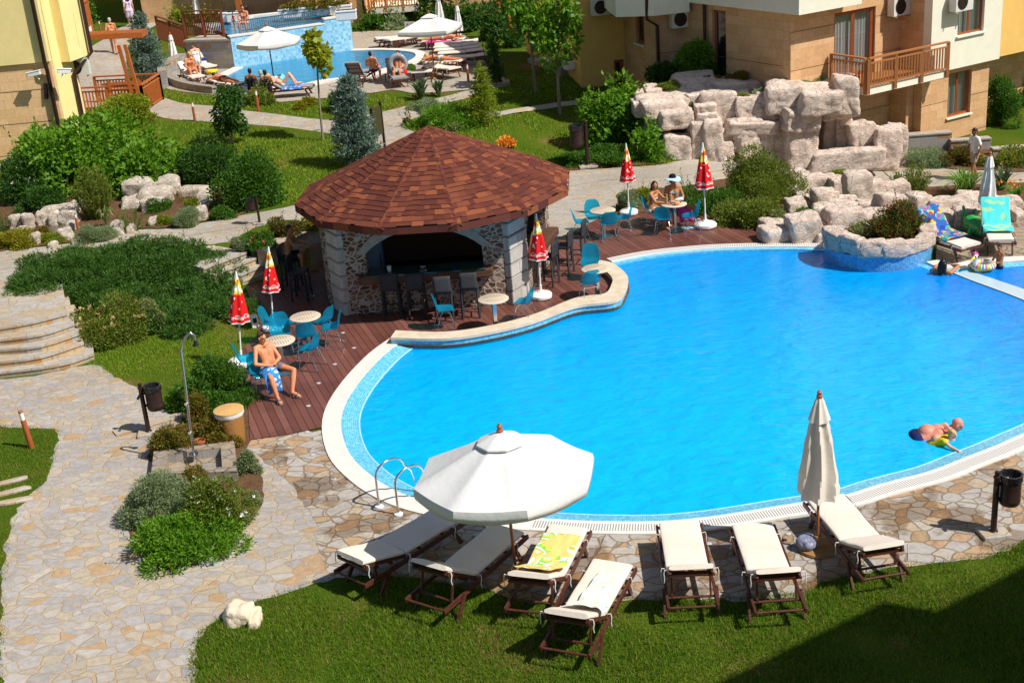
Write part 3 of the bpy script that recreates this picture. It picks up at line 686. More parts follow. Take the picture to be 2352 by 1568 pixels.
for a, b in ((F1, P1), (P0, F0)):     # rough pale corner pillars
 a, b = Vector((a[0], a[1], 0)), Vector((b[0], b[1], 0)); d = (b-a).normalized(); n = Vector((-d.y, d.x, 0)); mb = MB(); zr = 0; rp = random.Random(3)
 a2, b2 = a-d*.06, b+d*.06
 if (b-a).length > .9: a2 = b-d*.62
 while zr < WT:
  h_ = min(.34, WT-zr); o_ = -n*rp.uniform(.03, .07)
  mb.bar(tuple(a2+o_+n*.13+Vector((0,0,zr+h_/2))), tuple(b2+o_+n*.13+Vector((0,0,zr+h_/2))), .30, h_-.02); zr += h_
 mb.build('pillar', M['quoin'], bar, bevel=.025)
 if (b-a).length > .9:
  mb = MB(); wall_seg(mb, tuple(a), tuple(b), [[(0,0),((b-a).length,0),((b-a).length,WT),(0,WT)]], .25); mb.build('side_wall', M['rubble'], bar)
mb = MB(); aa = arch(u0-.02, u1+.02, 1.50, 2.06, 14); ab = [(u0-.24, 1.52)]+[(u+(.0), z+.26) for u, z in aa[1:-1]]+[(u1+.24, 1.52)]
dF = (Vector(F1)-Vector(F0)).normalized(); nF = Vector((dF.y, -dF.x))
for i in range(14):
 wall_seg(mb, Vector(F0)+nF*.03, Vector(F1)+nF*.03, [[aa[i], aa[i+1], ab[i+1], ab[i]]], .05)
mb.build('arch_trim', M['arch_stone'], bar)
def at_front(u, off, z): v = Vector(F0)+dF*u+nF*off; return Vector((v.x, v.y, z))
mb = MB(); mb.bar(at_front(u0-.2, .16, .93), at_front(u1+.22, .16, .93), .34, .2); mb.build('counter_beam', M['darkwood'], bar, bevel=.03)
mb = MB(); mb.bar(at_front(u0-.05, .03, 1.045), at_front(u1+.05, .03, 1.045), .62, .03); mb.build('counter_top', M['greenglass'], bar)
for a, b in ((P1, S1), (S0, P0)):
 a, b = Vector((a[0], a[1], 0)), Vector((b[0], b[1], 0)); d = (b-a).normalized(); n = Vector((d.y, -d.x, 0)); mb = MB()
 mb.bar(tuple(a+d*.2+n*.12+Vector((0,0,.93))), tuple(b-d*.2+n*.12+Vector((0,0,.93))), .36, .2); mb.build('counter_beam', M['darkwood'], bar, bevel=.03)
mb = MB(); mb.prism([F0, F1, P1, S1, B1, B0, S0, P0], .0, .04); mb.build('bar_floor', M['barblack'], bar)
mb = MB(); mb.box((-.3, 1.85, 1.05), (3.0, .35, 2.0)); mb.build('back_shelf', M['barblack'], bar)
mb = MB(); rp = random.Random(9)
mb.box((.1, -.75, 1.98), (.95, .5, .03))
for i in range(5):
 mb.box((-.3+.2*i, -.75, 2.2), (.02, .4, .45))
mb.build('glass_rack', M['darkwood'], bar)
for i in range(14):
 g_ = empty('bottle', BO+Vector((-1.5+.19*i, 1.55, 1.25+.0)), 0, 'bottles and glasses standing on the dark shelf inside the bar', 'bottle', 'bottles inside the bar')
 g_['label'] = 'bottle standing in the row on the dark back shelf inside the bar'
 mb = MB(); h = rp.uniform(.22, .32); mb.lathe([(.0,0),(.038,0),(.04,h*.55),(.014,h*.75),(.014,h),(.0,h)], n=8, caps=False); mb.build('glass', mat('bottle_glass', rp.choice([(.12,.16,.06),(.3,.15,.05),(.5,.5,.5),(.1,.2,.35)]), .15, .6), g_, True)
mb = MB(); mb.box((-.3, 1.55, .74), (3.0, .3, 1.0)); mb.build('bottle_shelf', M['darkwood'], bar)
t = empty('cup', BO+at_front(1.15, .05, 1.06), 0, 'small white paper cup on the front bar counter', 'cup')
mb = MB(); mb.lathe([(.0,0),(.04,0),(.055,.13),(.05,.13),(.0,.12)], n=14, caps=False); mb.build('cup_body', M['white_plastic'], t, True)
t = empty('ashtray', BO+at_front(1.95, .05, 1.06), 0, 'clear glass ashtray on the middle of the front bar counter', 'ashtray')
mb = MB(); mb.lathe([(.0,0),(.08,0),(.09,.05),(.075,.05),(.07,.015),(.0,.015)], n=14, caps=False); mb.build('ashtray_body', M['steel'], t, True)
t = empty('bluish_light_cabinet', BO+Vector((-1.75, -.55, .04)), R(25), 'added tall blue cabinet standing in for bluish light at the left inside the bar', 'stand_in_cabinet')  # added cabinet; its blue stands in for bluish light inside the bar
mb = MB(); mb.box((0,0,.95),(.62,.55,1.9)); mb.build('cabinet', mat('blue_light_tint', (.05,.12,.40), .4), t, bevel=.02); mb = MB(); mb.box((0,-.285,.9),(.5,.02,1.5)); mb.build('door', mat('bluish_door_tint', (.20,.30,.45), .1, .6), t); mb = MB(); mb.box((.2,-.31,.9),(.03,.03,.5)); mb.build('handle', M['steel'], t)
t = empty('daylight_panel', BO+Vector((.25, .9, 1.35)), R(-8), 'added pale panel standing in for daylight seen through the bar opening', 'board'); mb = MB(); mb.box((0,0,0),(.85,.03,.4)); mb.build('panel', mat('daylight_tint', (.55,.58,.75), .6), t, bevel=.005)  # added panel; its pale colour stands in for daylight through the back
mb = MB(); mb.box((0,.1,-.3),(.5,.2,.28)); mb.build('stand', M['darkwood'], t)
def plasticmat():
 m = NT('blue_clear_plastic'); m.set(.08, .6); m.base((.03,.50,.74))
 tr = m.N('ShaderNodeBsdfTransparent'); tr.inputs[0].default_value = (.25,.84,.95,1)
 tl = m.N('ShaderNodeBsdfTranslucent'); tl.inputs[0].default_value = (.02,.50,.72,1)
 m1 = m.N('ShaderNodeMixShader'); m1.inputs[0].default_value = .26; m.L(tr.outputs[0], m1.inputs[1]); m.L(m.b.outputs[0], m1.inputs[2])
 m2 = m.N('ShaderNodeMixShader'); m2.inputs[0].default_value = .2; m.L(m1.outputs[0], m2.inputs[1]); m.L(tl.outputs[0], m2.inputs[2])
 m.L(m2.outputs[0], m.out.inputs[0]); return m.m
M['bluechair'] = plasticmat()
def tabletop():
 m = NT('teak_slat_top'); m.set(.5, .3); co = m.coord('Object'); s = m.N('ShaderNodeSeparateXYZ'); m.L(co, s.inputs[0])
 ax = m.math('ABSOLUTE', s.outputs[0]); ay = m.math('ABSOLUTE', s.outputs[1])
 band = m.math('MULTIPLY', m.math('GREATER_THAN', ax, .07), m.math('GREATER_THAN', ay, .07))
 f = m.math('LESS_THAN', m.math('FRACT', m.math('MULTIPLY', s.outputs[0], 17)), .22)
 r = m.math('SQRT', m.math('ADD', m.math('MULTIPLY', ax, ax), m.math('MULTIPLY', ay, ay)))
 f = m.math('MULTIPLY', m.math('MULTIPLY', f, m.math('LESS_THAN', r, .26)), m.math('GREATER_THAN', ay, .05))
 w = m.ramp(m.noise(m.mapping(co, (4,30,4)), 1, 3).outputs[0], [(.3, (.56,.45,.33)), (.7, (.70,.60,.47))])
 m.base(m.mix(f, w, (.17,.12,.085))); return m.m
M['tabletop'] = tabletop()
def weave(name, c0, c1, sc=70):
 m = NT(name); m.set(.5, .35); co = m.coord('Object')
 a = m.N('ShaderNodeTexWave'); a.inputs['Scale'].default_value = sc*.3; a.bands_direction = 'Z'; m.L(co, a.inputs['Vector'])
 b = m.N('ShaderNodeTexWave'); b.inputs['Scale'].default_value = sc*.3; b.bands_direction = 'DIAGONAL'; m.L(co, b.inputs['Vector'])
 k = m.math('MULTIPLY', a.outputs[1], b.outputs[1]); m.base(m.mix(k, c0, c1)); m.bump(k, .8, .01); return m.m
M['rattan'] = weave('dark_rattan', (.022,.022,.026), (.075,.073,.08))
M['wicker'] = weave('pale_wicker', (.30,.12,.025), (.62,.34,.11), 40)
M['wicker_lid'] = mat('wicker_lid', (.60,.34,.11), .6, .2, 0, (.70,.44,.18), 20, .6, 60, (1,8,1))
M['canvas'] = mat('white_canvas', (.76,.755,.74), .8, .1, 0, (.70,.695,.68), 3, .35, 9, dist=.02)
M['canvas_cream'] = mat('cream_canvas', (.74,.68,.60), .85, .1, 0, (.66,.59,.50), 3, .3, 12, dist=.02)
M['polewood'] = mat('umbrella_pole_wood', (.26,.085,.025), .45, .3, 0, (.34,.12,.04), 6, .2, 20, (8,8,1))
M['redwood'] = mat('lounger_stained_wood', (.060,.018,.012), .4, .4, 0, (.115,.036,.022), 5, .4, 25, (6,1,6))
M['cushion'] = mat('lounger_cushion', (.80,.72,.63), .9, .1, 0, (.74,.64,.54), 2.5, .4, 10, dist=.02)
M['cushion_dark'] = mat('lounger_cushion_grey', (.34,.33,.32), .9, .1, 0, (.28,.27,.26), 2.5, .4, 10, dist=.02)
M['string'] = mat('white_cord', (.75,.73,.68), .8)
M['brownplastic'] = mat('brown_base', (.36,.20,.075), .6, .3, 0, (.30,.16,.06), 6)
M['whitepole'] = mat('white_pole', (.82,.82,.80), .35, .4, 0, .03)
M['baseplate'] = mat('steel_base', (.20,.30,.36), .18, .5, .8)
def make_chair():
 rt = empty('pool_chair', (0,0,0), 0, None, 'chair', 'clear blue shell chairs')
 prof = [(.235,.415),(.225,.445),(.14,.445),(.04,.43),(-.06,.425),(-.13,.44),(-.175,.485),(-.195,.56),(-.21,.65),(-.232,.75),(-.255,.82),(-.268,.85)]
 wid = [.17,.21,.225,.232,.23,.225,.225,.23,.225,.205,.165,.11]; curl = [.0,.012,.035,.055,.065,.07,.06,.05,.04,.03,.018,.008]
 rows = []
 for (y, z), w_, c in zip(prof, wid, curl):
  row = []
  for i in range(13):
   u = i/6-1; k = abs(u)**2.6*c
   seat = z < .47
   row.append((u*w_, y+(0 if seat else k), z+(k if seat else 0)))
  rows.append(row)
 mb = MB(); mb.grid(rows); mb.build('shell', M['bluechair'], rt, True, solid=.007, sub=1)
 for sx in (-1, 1):
  for sy in (-1, 1):
   mb = MB(); mb.tube([(sx*.13, sy*.05, .425), (sx*.18, sy*.12, .37), (sx*.23, sy*.22-.02, .012)], .0085, 6); mb.build('leg', M['chrome'], rt, True)
  mb = MB(); mb.tube([(sx*.23, -.27, .012), (sx*.23, .24, .012)], .010, 6); mb.build('runner', M['chrome'], rt, True)
 for sy in (-.12, .12): mb = MB(); mb.tube([(-.18,sy,.37),(.18,sy,.37)], .006, 6); mb.build('cross_wire', M['chrome'], rt, True)
 return rt
chair0 = make_chair(); _cu = [0]
def chair(px, py, face, label, z=.03, dd=None):
 """px,py: photo point of the floor under the seat; face: degrees, 0 = facing away from the camera"""
 o = chair0 if not _cu[0] else copy_tree(chair0); _cu[0] = 1
 p = gz(px, py, z); o.location = p; o.rotation_euler = (0, 0, R(face)); o['label'] = label; return o
def make_table():
 rt = empty('cafe_table', (0,0,0), 0, None, 'table', 'round cafe tables')
 mb = MB(); mb.lathe([(.0,.715),(.335,.715),(.35,.722),(.35,.738),(.34,.745),(.0,.745)], n=40, caps=False); mb.build('table_top', M['tabletop'], rt, True)
 mb = MB(); mb.box((0,0,.37), (.085,.085,.69)); mb.build('pedestal', M['steel'], rt, bevel=.008)
 mb = MB(); mb.box((0,0,.012), (.44,.44,.022)); mb.build('base_plate', M['baseplate'], rt, bevel=.005)
 return rt
table0 = make_table(); _tu = [0]
def table(px, py, rz, label):
 """px,py: photo point of the middle of the table top"""
 o = table0 if not _tu[0] else copy_tree(table0); _tu[0] = 1
 p = gz(px, py, .77); o.location = (p.x, p.y, .03); o.rotation_euler = (0,0,R(rz)); o['label'] = label; return o
T1 = table(*q('D',770,397), 20, 'round slatted cafe table right beside the seated shirtless man')
T2 = table(*q('D',1080,113), 25, 'round slatted cafe table behind the seated man, ringed by blue chairs')
T3 = table(*q('6',1538,1211), 15, 'round slatted cafe table standing alone in front of the bar stools')
T4 = table(*q('6',2235,1007), 40, 'round slatted cafe table in the curve of the cream pool wall')
T5 = table(*q('F',680,752), 30, 'empty round cafe table beside the paved path, right of the bar')
T6 = table(*q('F',1378,690), 30, 'round cafe table where two women sit with drinks and a white bag')
def seat_px(z, x, y): p = gz(*q(z, x, y), .46); r = proj((p.x, p.y, .03)); return r
for z, x, y, fa, lb in [
 ('D',850,205,-70,'clear blue chair at the left rear of the round table behind the seated man'),
 ('D',1290,180,60,'clear blue chair tucked at the right rear of the table nearest the bar corner'),
 ('D',1390,250,95,'clear blue chair facing left with its back to the bar, nearest the stone wall'),
 ('D',1090,345,10,'clear blue chair between the two round tables, back toward the pool'),
 ('D',790,310,190,'bright blue chair behind the near table facing the camera'),
 ('D',1130,500,70,'clear blue chair right of the near table turned away from the pool'),
 ('D',560,780,-150,'clear blue chair under the seated shirtless man'),
 ('D',390,630,-75,'clear blue chair left of the seated man by the red umbrella base'),
 ('D',690,205,-100,'clear blue chair partly hidden behind the red umbrella pole on the grass edge'),
 ('6',1205,1290,-80,'clear blue chair facing right in front of the third bar stool'),
 ('6',1745,1240,65,'clear blue chair right of the lone table, beside the white umbrella foot'),
 ('6',2195,965,170,'clear blue chair behind the table in the curve of the pool wall'),
 ('6',2190,1110,15,'clear blue chair with its back to the camera in the curve of the pool wall'),
 ('F',465,880,-85,'clear blue chair at the left of the empty table by the path'),
 ('F',590,815,185,'clear blue chair behind the empty table by the path facing the pool'),
 ('F',735,890,5,'clear blue chair in front of the empty table, back to the pool'),
 ('F',890,835,85,'clear blue chair at the right of the empty table, below the white umbrella foot'),
 ('F',1150,740,-80,'green tinted clear chair under the dark haired woman'),
 ('F',1275,840,-20,'dark blue clear chair in front of the women\'s table'),
 ('F',1545,815,90,'clear blue chair right of the women\'s table with feet resting on it'),
 ('F',1400,735,180,'clear blue chair under the woman in the sun hat')]:
 chair(*seat_px(z, x, y), fa, lb)
def make_stool():
 rt = empty('bar_stool', (0,0,0), 0, None, 'bar stool', 'dark rattan bar stools')
 mb = MB(); mb.box((0,.0,.74), (.42,.42,.07)); mb.build('seat', M['rattan'], rt, bevel=.015)
 mb = MB(); mb.grid([[(x, -.20-.05*(z-.72)-.02*math.cos(x*6), z+(.02*math.cos(x*5) if z > 1.1 else 0)) for x in np.linspace(-.205,.205,7)] for z in np.linspace(.72, 1.13, 6)])
 mb.build('backrest', M['rattan'], rt, True, solid=.035)
 for sx in (-1,1):
  for sy in (-1,1):
   mb = MB(); mb.bar((sx*.185, sy*.185, .71), (sx*.20, sy*.205, 0), .042); mb.build('leg', M['rattan'], rt)
 mb = MB()
 for s in (-1,1): mb.bar((s*.195,-.19,.28),(s*.195,.19,.28), .022); mb.bar((-.19,s*.195,.24),(.19,s*.195,.24), .022)
 mb.build('foot_rail', M['rattan'], rt); return rt
stool0 = make_stool(); _su = [0]
def stool(x, y, rz, label):
 o = stool0 if not _su[0] else copy_tree(stool0); _su[0] = 1
 o.location = (x, y, .03); o.rotation_euler = (0,0,R(rz)); o['label'] = label
for (zx, zy), lb in zip([(858,1350),(1030,1350),(1215,1374),(1392,1348)], ['dark rattan bar stool at the left end of the front counter', 'dark rattan bar stool second along the front counter from the left', 'dark rattan bar stool pulled out behind the blue chair at the front counter', 'dark rattan bar stool at the right end of the front counter']):
 p = gz(*q('6', zx, zy), .03); stool(p.x, p.y+.2, -2, lb)
for (x, y), rz, lb in [((-5.15,31.0),-98,'dark rattan bar stool at the left counter nearest the grey pillar'), ((-5.5,31.9),-98,'dark rattan bar stool under the man sitting at the left counter')]: stool(x, y, rz, lb)
for (x, y), rz, lb in [((1.02,30.55),65,'dark rattan bar stool beside the right corner pillar behind the red umbrella'), ((1.45,31.3),68,'dark rattan bar stool in the middle of the right counter'), ((1.85,32.1),70,'dark rattan bar stool at the far end of the right counter')]: stool(x, y, rz, lb)
def printmat():
 m = NT('red_print_canvas'); m.set(.65, .2); co = m.coord('Object'); s = m.N('ShaderNodeSeparateXYZ'); m.L(co, s.inputs[0])
 v = m.N('ShaderNodeTexVoronoi'); v.inputs['Scale'].default_value = 13; m.L(co, v.inputs['Vector']); sc = m.N('ShaderNodeSeparateColor'); m.L(v.outputs['Color'], sc.inputs[0])
 fruit = m.ramp(sc.outputs[0], [(0, (.75,.62,.05)), (.2, (.12,.35,.04)), (.38, (.80,.78,.70)), (.55, (.62,.10,.03)), (.7, (.78,.42,.05)), (.85, (.25,.42,.10))], 'CONSTANT')
 n = m.noise(co, 9, 3)
 k = m.math('GREATER_THAN', m.math('ADD', s.outputs[2], m.math('MULTIPLY', m.math('SUBTRACT', n.outputs[0], .5), .45)), 1.66)
 v2 = m.N('ShaderNodeTexVoronoi'); v2.inputs['Scale'].default_value = 8; m.L(co, v2.inputs['Vector'])
 spl = m.math('MULTIPLY', m.math('LESS_THAN', v2.outputs['Distance'], .22), m.math('GREATER_THAN', s.outputs[2], 1.3))
 red = m.mix(spl, (.72,.012,.012), (.80,.72,.68))
 m.base(m.mix(k, red, fruit)); return m.m
M['printred'] = printmat(); M['white_ink'] = mat('white_lettering', (.85,.82,.80), .6, .2, 0, .02)
def text_geo(body, size, shear=.3):
 c = bpy.data.curves.new('lettering', 'FONT'); c.body = body; c.size = size; c.shear = shear; c.align_x = 'CENTER'; c.resolution_u = 3
 o = bpy.data.objects.new('lettering', c); COL.objects.link(o)
 bpy.context.view_layer.update()
 me = bpy.data.meshes.new_from_object(o.evaluated_get(bpy.context.evaluated_depsgraph_get()))
 vs = [tuple(v.co) for v in me.vertices]; fs = [list(p.vertices) for p in me.polygons]
 bpy.data.objects.remove(o); bpy.data.curves.remove(c); bpy.data.meshes.remove(me); return vs, fs
def fold(a, n=8, d=.2): return 1-d*abs(math.sin(a*n/2))**1.5
def make_red_umbrella():
 rt = empty('red_umbrella', (0,0,0), 0, None, 'umbrella', 'furled red umbrellas')
 mb = MB(); mb.lathe([(.0,0),(.25,0),(.28,.03),(.28,.09),(.24,.13),(.09,.16),(.06,.2),(.0,.2)], n=28, caps=False, mod=lambda a, z: 1+.03*math.cos(6*a)); mb.build('foot', M['white_plastic'], rt, True)
 mb = MB(); mb.tube([(0,0,.15),(0,0,2.14)], .019, 10); mb.build('pole', M['whitepole'], rt, True)
 mb = MB(); mb.tube([(0,0,.2),(0,0,.34)], .03, 10); mb.build('clamp', M['whitepole'], rt, True)
 def rad(z): t = (2.08-z)/1.05; return .02+.225*t**.85
 prof = [(rad(z), z) for z in np.linspace(1.03, 2.08, 14)]
 mb = MB(); mb.lathe([(rad(1.05)*.8,1.0)]+prof, n=64, caps=False, mod=lambda a, z: fold(a+.2*(2-z), 6, .28)); cp = mb.build('canopy', M['printred'], rt, True)
 mb = MB(); mb.lathe([(rad(1.05)*.8+.006,.993),(rad(1.03)+.006,1.02),(rad(1.05)+.006,1.045)], n=64, caps=False, mod=lambda a, z: fold(a+.2*(2-z), 6, .28)); mb.build('hem', M['white_ink'], cp, True)
 mb = MB(); mb.tube([(0,0,2.06),(0,0,2.16)], [.028,.016], 10); mb.build('tip', M['whitepole'], rt, True)
 vs, fs = text_geo('Coca-Cola', .13)
 for a0 in (-2.05, -.95, .3, 1.6, 2.9):
  out = []
  for x, y, z in vs:
   zz = 1.12+y; a = a0+x/rad(zz)*.9; r_ = rad(zz)*fold(a+.2*(2-zz), 6, .28)+.008; out.append((r_*math.cos(a), r_*math.sin(a), zz))
  mb = MB(); mb._add(out, fs); mb.build('lettering', M['white_ink'], cp)
 return rt
ru0 = make_red_umbrella(); _ru = [0]
for base, top, rz, lb in [(q('7',1775,915), (541,627), 10, 'furled red umbrella left of the seated man, nearest the lawn'), ((628,757), (617,572), 40, 'furled red umbrella at the left deck edge behind the blue chairs'),
  (q('6',1862,1205), (1232,492), 25, 'furled red umbrella at the right corner of the bar'), (q('F',937,790), (1443,331), 75, 'furled red umbrella by the round grey shrub at the path edge'), (q('F',1688,920), (1612,331), 105, 'furled red umbrella at the back of the deck, right of the women')]:
 o = ru0 if not _ru[0] else copy_tree(ru0); _ru[0] = 1
 p = gz(*base, .03); o.location = p
 t = gz(*top, .03+2.14)   # lean toward where its tip stands in the photograph
 lx = max(-.1, min(.1, (t.x-p.x)/2.14)); ht = 2.14; sc_ = 1.0
 yy = proj((p.x, p.y, .03+2.14)); sc_ = (base[1]-top[1])/max(1, base[1]-yy[1]); o.scale = (sc_,)*3
 o.rotation_euler = (0, math.atan(lx), R(rz)); o['label'] = lb
def canopy_open(mb, Rr, zt, drop, n=8, sag=.06, val=.2, zoff=0, ph=0):
 """sagging panels between ribs plus valance"""
 cols = n*6; prof = np.linspace(0, 1, 9); rows = []
 for t in prof:
  row = []
  for i in range(cols+1):
   a = ph+2*math.pi*i/cols; u = (i % 6)/6; b = math.cos(math.pi/n)/math.cos((u-.5)*2*math.pi/n)
   r = Rr*t*b; z = zt-drop*t**1.08-sag*math.sin(math.pi*u)*math.sin(math.pi*min(t,1)*.85)*t
   row.append((r*math.cos(a), r*math.sin(a), z))
  rows.append(row)
 for zz, rr in ((-.5, 1.012), (-1, 1.0)):
  row = []
  for i in range(cols+1):
   a = ph+2*math.pi*i/cols; u = (i % 6)/6; b = math.cos(math.pi/n)/math.cos((u-.5)*2*math.pi/n)
   r = Rr*b*rr; z = zt-drop-sag*math.sin(math.pi*u)*.45+val*zz*(.86+.14*math.sin(math.pi*u))
   row.append((r*math.cos(a), r*math.sin(a), z))
  rows.append(row)
 mb.grid(rows)
def make_open_umbrella(name, Rr, zt, drop, polemat, label, group, loc, sides=8, ph=0, basem='brownplastic'):
 rt = empty(name, loc, 0, label, 'umbrella', group)
 mb = MB(); mb.lathe([(.0,0),(.27,0),(.30,.03),(.29,.06),(.08,.09),(.05,.25),(.0,.25)], n=28, caps=False); mb.build('foot', M[basem], rt, True)
 mb = MB(); mb.tube([(0,0,.05),(0,0,zt+.02)], .024, 10); mb.build('pole', polemat, rt, True)
 mb = MB(); canopy_open(mb, Rr, zt-.02, drop, sides, ph=ph); cp = mb.build('canopy', M['canvas'], rt, True, solid=.004)
 mb = MB(); canopy_open(mb, Rr*.27, zt+.045, drop*.27, sides, .0, .03, ph=ph); mb.build('vent', M['canvas'], cp, True, solid=.004)
 mb = MB(); mb.lathe([(.0,0),(.05,0),(.052,.03),(.03,.045),(.04,.07),(.042,.095),(.02,.12),(.018,.135),(.0,.14)], (0,0,zt+.03), 14, False); mb.build('finial', M['finial'], rt, True)
 for k in range(sides):
  a = ph+2*math.pi*k/sides
  mb = MB(); mb.tube([(.03*math.cos(a), .03*math.sin(a), zt-.06), (Rr*.98*math.cos(a), Rr*.98*math.sin(a), zt-drop-.035)], .011, 6); mb.build('rib', M['polewood'], rt, True)
 return rt
M['finial'] = mat('red_wood_finial', (.40,.10,.03), .4, .4)
p = gz(1188, 1335)
UB = make_open_umbrella('garden_umbrella', 1.36, 2.46, .58, M['polewood'], 'large open white umbrella shading two sun loungers by the pool', 'white garden umbrellas', p, 8, R(12))
UB.rotation_euler = (R(-2), R(-1.5), 0)
def make_closed_umbrella(loc, h, label, w=.24, m='canvas', basem='brownplastic', pole='polewood', rz=0):
 rt = empty('garden_umbrella', loc, rz, label, 'umbrella', 'white garden umbrellas')
 mb = MB(); mb.lathe([(.0,0),(.27,0),(.30,.03),(.29,.06),(.08,.09),(.05,.25),(.0,.25)], n=24, caps=False); mb.build('foot', M[basem], rt, True)
 mb = MB(); mb.tube([(0,0,.05),(0,0,h)], .022, 10); mb.build('pole', M[pole], rt, True)
 z0 = h*.36; z1 = h*.965
 def rad(z): t = (z1-z)/(z1-z0); return .03+w*t**.75*(1-.1*t**4)
 mb = MB(); mb.lathe([(rad(z0)*.8, z0+.03)]+[(rad(z), z) for z in np.linspace(z0, z1, 18)], n=72, caps=False, mod=lambda a, z: 1-.34*abs(math.sin(a*3.5+.5*math.sin(z*3)))**.8); cp = mb.build('canopy', M[m], rt, True)
 mb = MB(); zc = h*.83; mb.lathe([(rad(zc)*1.22, zc), (rad(zc)*1.12, zc+.04), (.07, h*.95), (.035, h*.975)], n=72, caps=False, mod=lambda a, z: 1-.22*abs(math.sin(a*3.5))); mb.build('vent', M[m], cp, True)
 mb = MB(); mb.lathe([(.0,0),(.045,0),(.047,.03),(.027,.045),(.036,.065),(.04,.085),(.015,.115),(.0,.12)], (0,0,h*.97), 12, False); mb.build('finial', M['finial'], rt, True)
 return rt
def closed_at(base, top, label, z=None, **kw):
 p = gp(*base) if z is None else gz(base[0], base[1], z)
 h = 1.0
 for _ in range(8): h *= (base[1]-top[1])/(base[1]-proj((p.x, p.y, p.z+h))[1])
 return make_closed_umbrella(p, h*.96, label, .125*h*(kw.pop('wk', 1)), **kw)
closed_at((1878,1262), (1886,885), 'tall furled cream umbrella beside the rightmost near lounger', 0, m='canvas_cream')
closed_at((2264,530), (2280,345), 'furled white umbrella between the two towel draped loungers', .03, wk=.9)
def make_lounger(ang, cm, label, L=1.95, W=.66, group='wooden sun loungers by the near pool edge'):
 """foot end at y=0, head end at y=L"""
 rt = empty('sun_lounger', (0,0,0), 0, label, 'sun lounger', group)
 zr = .33; hy = 1.18; bl = .74
 mb = MB()
 for s in (-1,1): mb.bar((s*W/2, -.02, zr), (s*W/2, L, zr-.05), .035, .07)
 for y in (.0, .45, .9, hy): mb.bar((-W/2, y, zr-.005), (W/2, y, zr-.005), .04, .03)
 for y in (L-.03, L-.26): mb.tube([(-W/2, y, zr-.05), (W/2, y, zr-.05)], .018, 8)
 mb.build('frame', M['redwood'], rt, bevel=.004)
 for s in (-1,1):
  mb = MB(); mb.bar((s*(W/2-.045), .30, zr), (s*(W/2-.045), .12, 0), .035, .06); mb.build('leg', M['redwood'], rt)
  mb = MB(); mb.bar((s*(W/2+.035), L-.42, zr), (s*(W/2+.035), L-.22, 0), .03, .06); mb.build('leg', M['redwood'], rt)
 ca, sa = math.cos(ang), math.sin(ang)
 mb = MB()
 for s in (-1,1): mb.bar((s*(W/2-.05), hy, zr+.02), (s*(W/2-.05), hy+bl*ca, zr+.02+bl*sa), .03, .05)
 for t in (.35, .7, .955): mb.bar((-W/2+.02, hy+bl*ca*t, zr-.035+bl*sa*t), (W/2-.02, hy+bl*ca*t, zr-.035+bl*sa*t), .035, .03)
 for s in (-1,1): mb.bar((s*(W/2-.07), hy+bl*ca*.72, zr+bl*sa*.72), (s*(W/2-.07), L-.26 if ang > .2 else L-.4, zr-.04), .025, .03)
 mb.build('back_frame', M['redwood'], rt)
 def pad(p0, p1, th, nm, wv):
  mb = MB(); a, b = Vector(p0), Vector(p1); d = (b-a); ln = d.length; d.normalize(); up = Vector((0,-d.z,d.y)); n_ = 10; prof = []
  rws = []
  for k in range(-1, n_+2):
   t = min(max(k/n_, 0), 1); e = .6 if k in (-1, n_+1) else 1
   c = a+d*ln*t; row = []
   for i in range(20):
    an = 2*math.pi*i/20; cx = math.cos(an); cz = math.sin(an)
    x = (W/2-.035)*e*math.copysign(abs(cx)**.25, cx); zz = th/2*e*math.copysign(abs(cz)**.45, cz)
    pz = up*(zz+th/2+.006*math.sin(t*9+x*5)*(1 if zz > 0 else 0)); row.append(tuple(c+Vector((x,0,0))+pz))
   row.append(row[0]); rws.append(row)
  mb.grid(rws); n0 = len(mb.v); mb.f += [list(range(20)), list(range(n0-21, n0-1))[::-1]]; mb.mi += [0, 0]; return mb.build(nm, cm, rt, True)
 pad((0,.02,zr+.035), (0,hy-.01,zr+.03), .065, 'cushion', 1)
 b2 = pad((0,hy+.02,zr+.045), (0,hy+bl*1.03*ca,zr+.05+bl*1.03*sa), .065, 'back_cushion', 1)
 for s in (-1,1):
  for y, z in ((.28, zr+.03), (hy-.03, zr+.03), (hy+bl*ca*.96, zr+.03+bl*sa*.96)):
   mb = MB(); x = s*(W/2+.005)
   mb.tube([(x-.03*s,y,z+.02),(x+.02*s,y,z+.03),(x+.03*s,y,z-.02),(x+.025*s,y+.02,z-.10),(x+.03*s,y+.01,z-.16)], .007, 5); mb.build('tie', M['string'], b2 if y > hy else rt, True)
 return rt
LG = {}
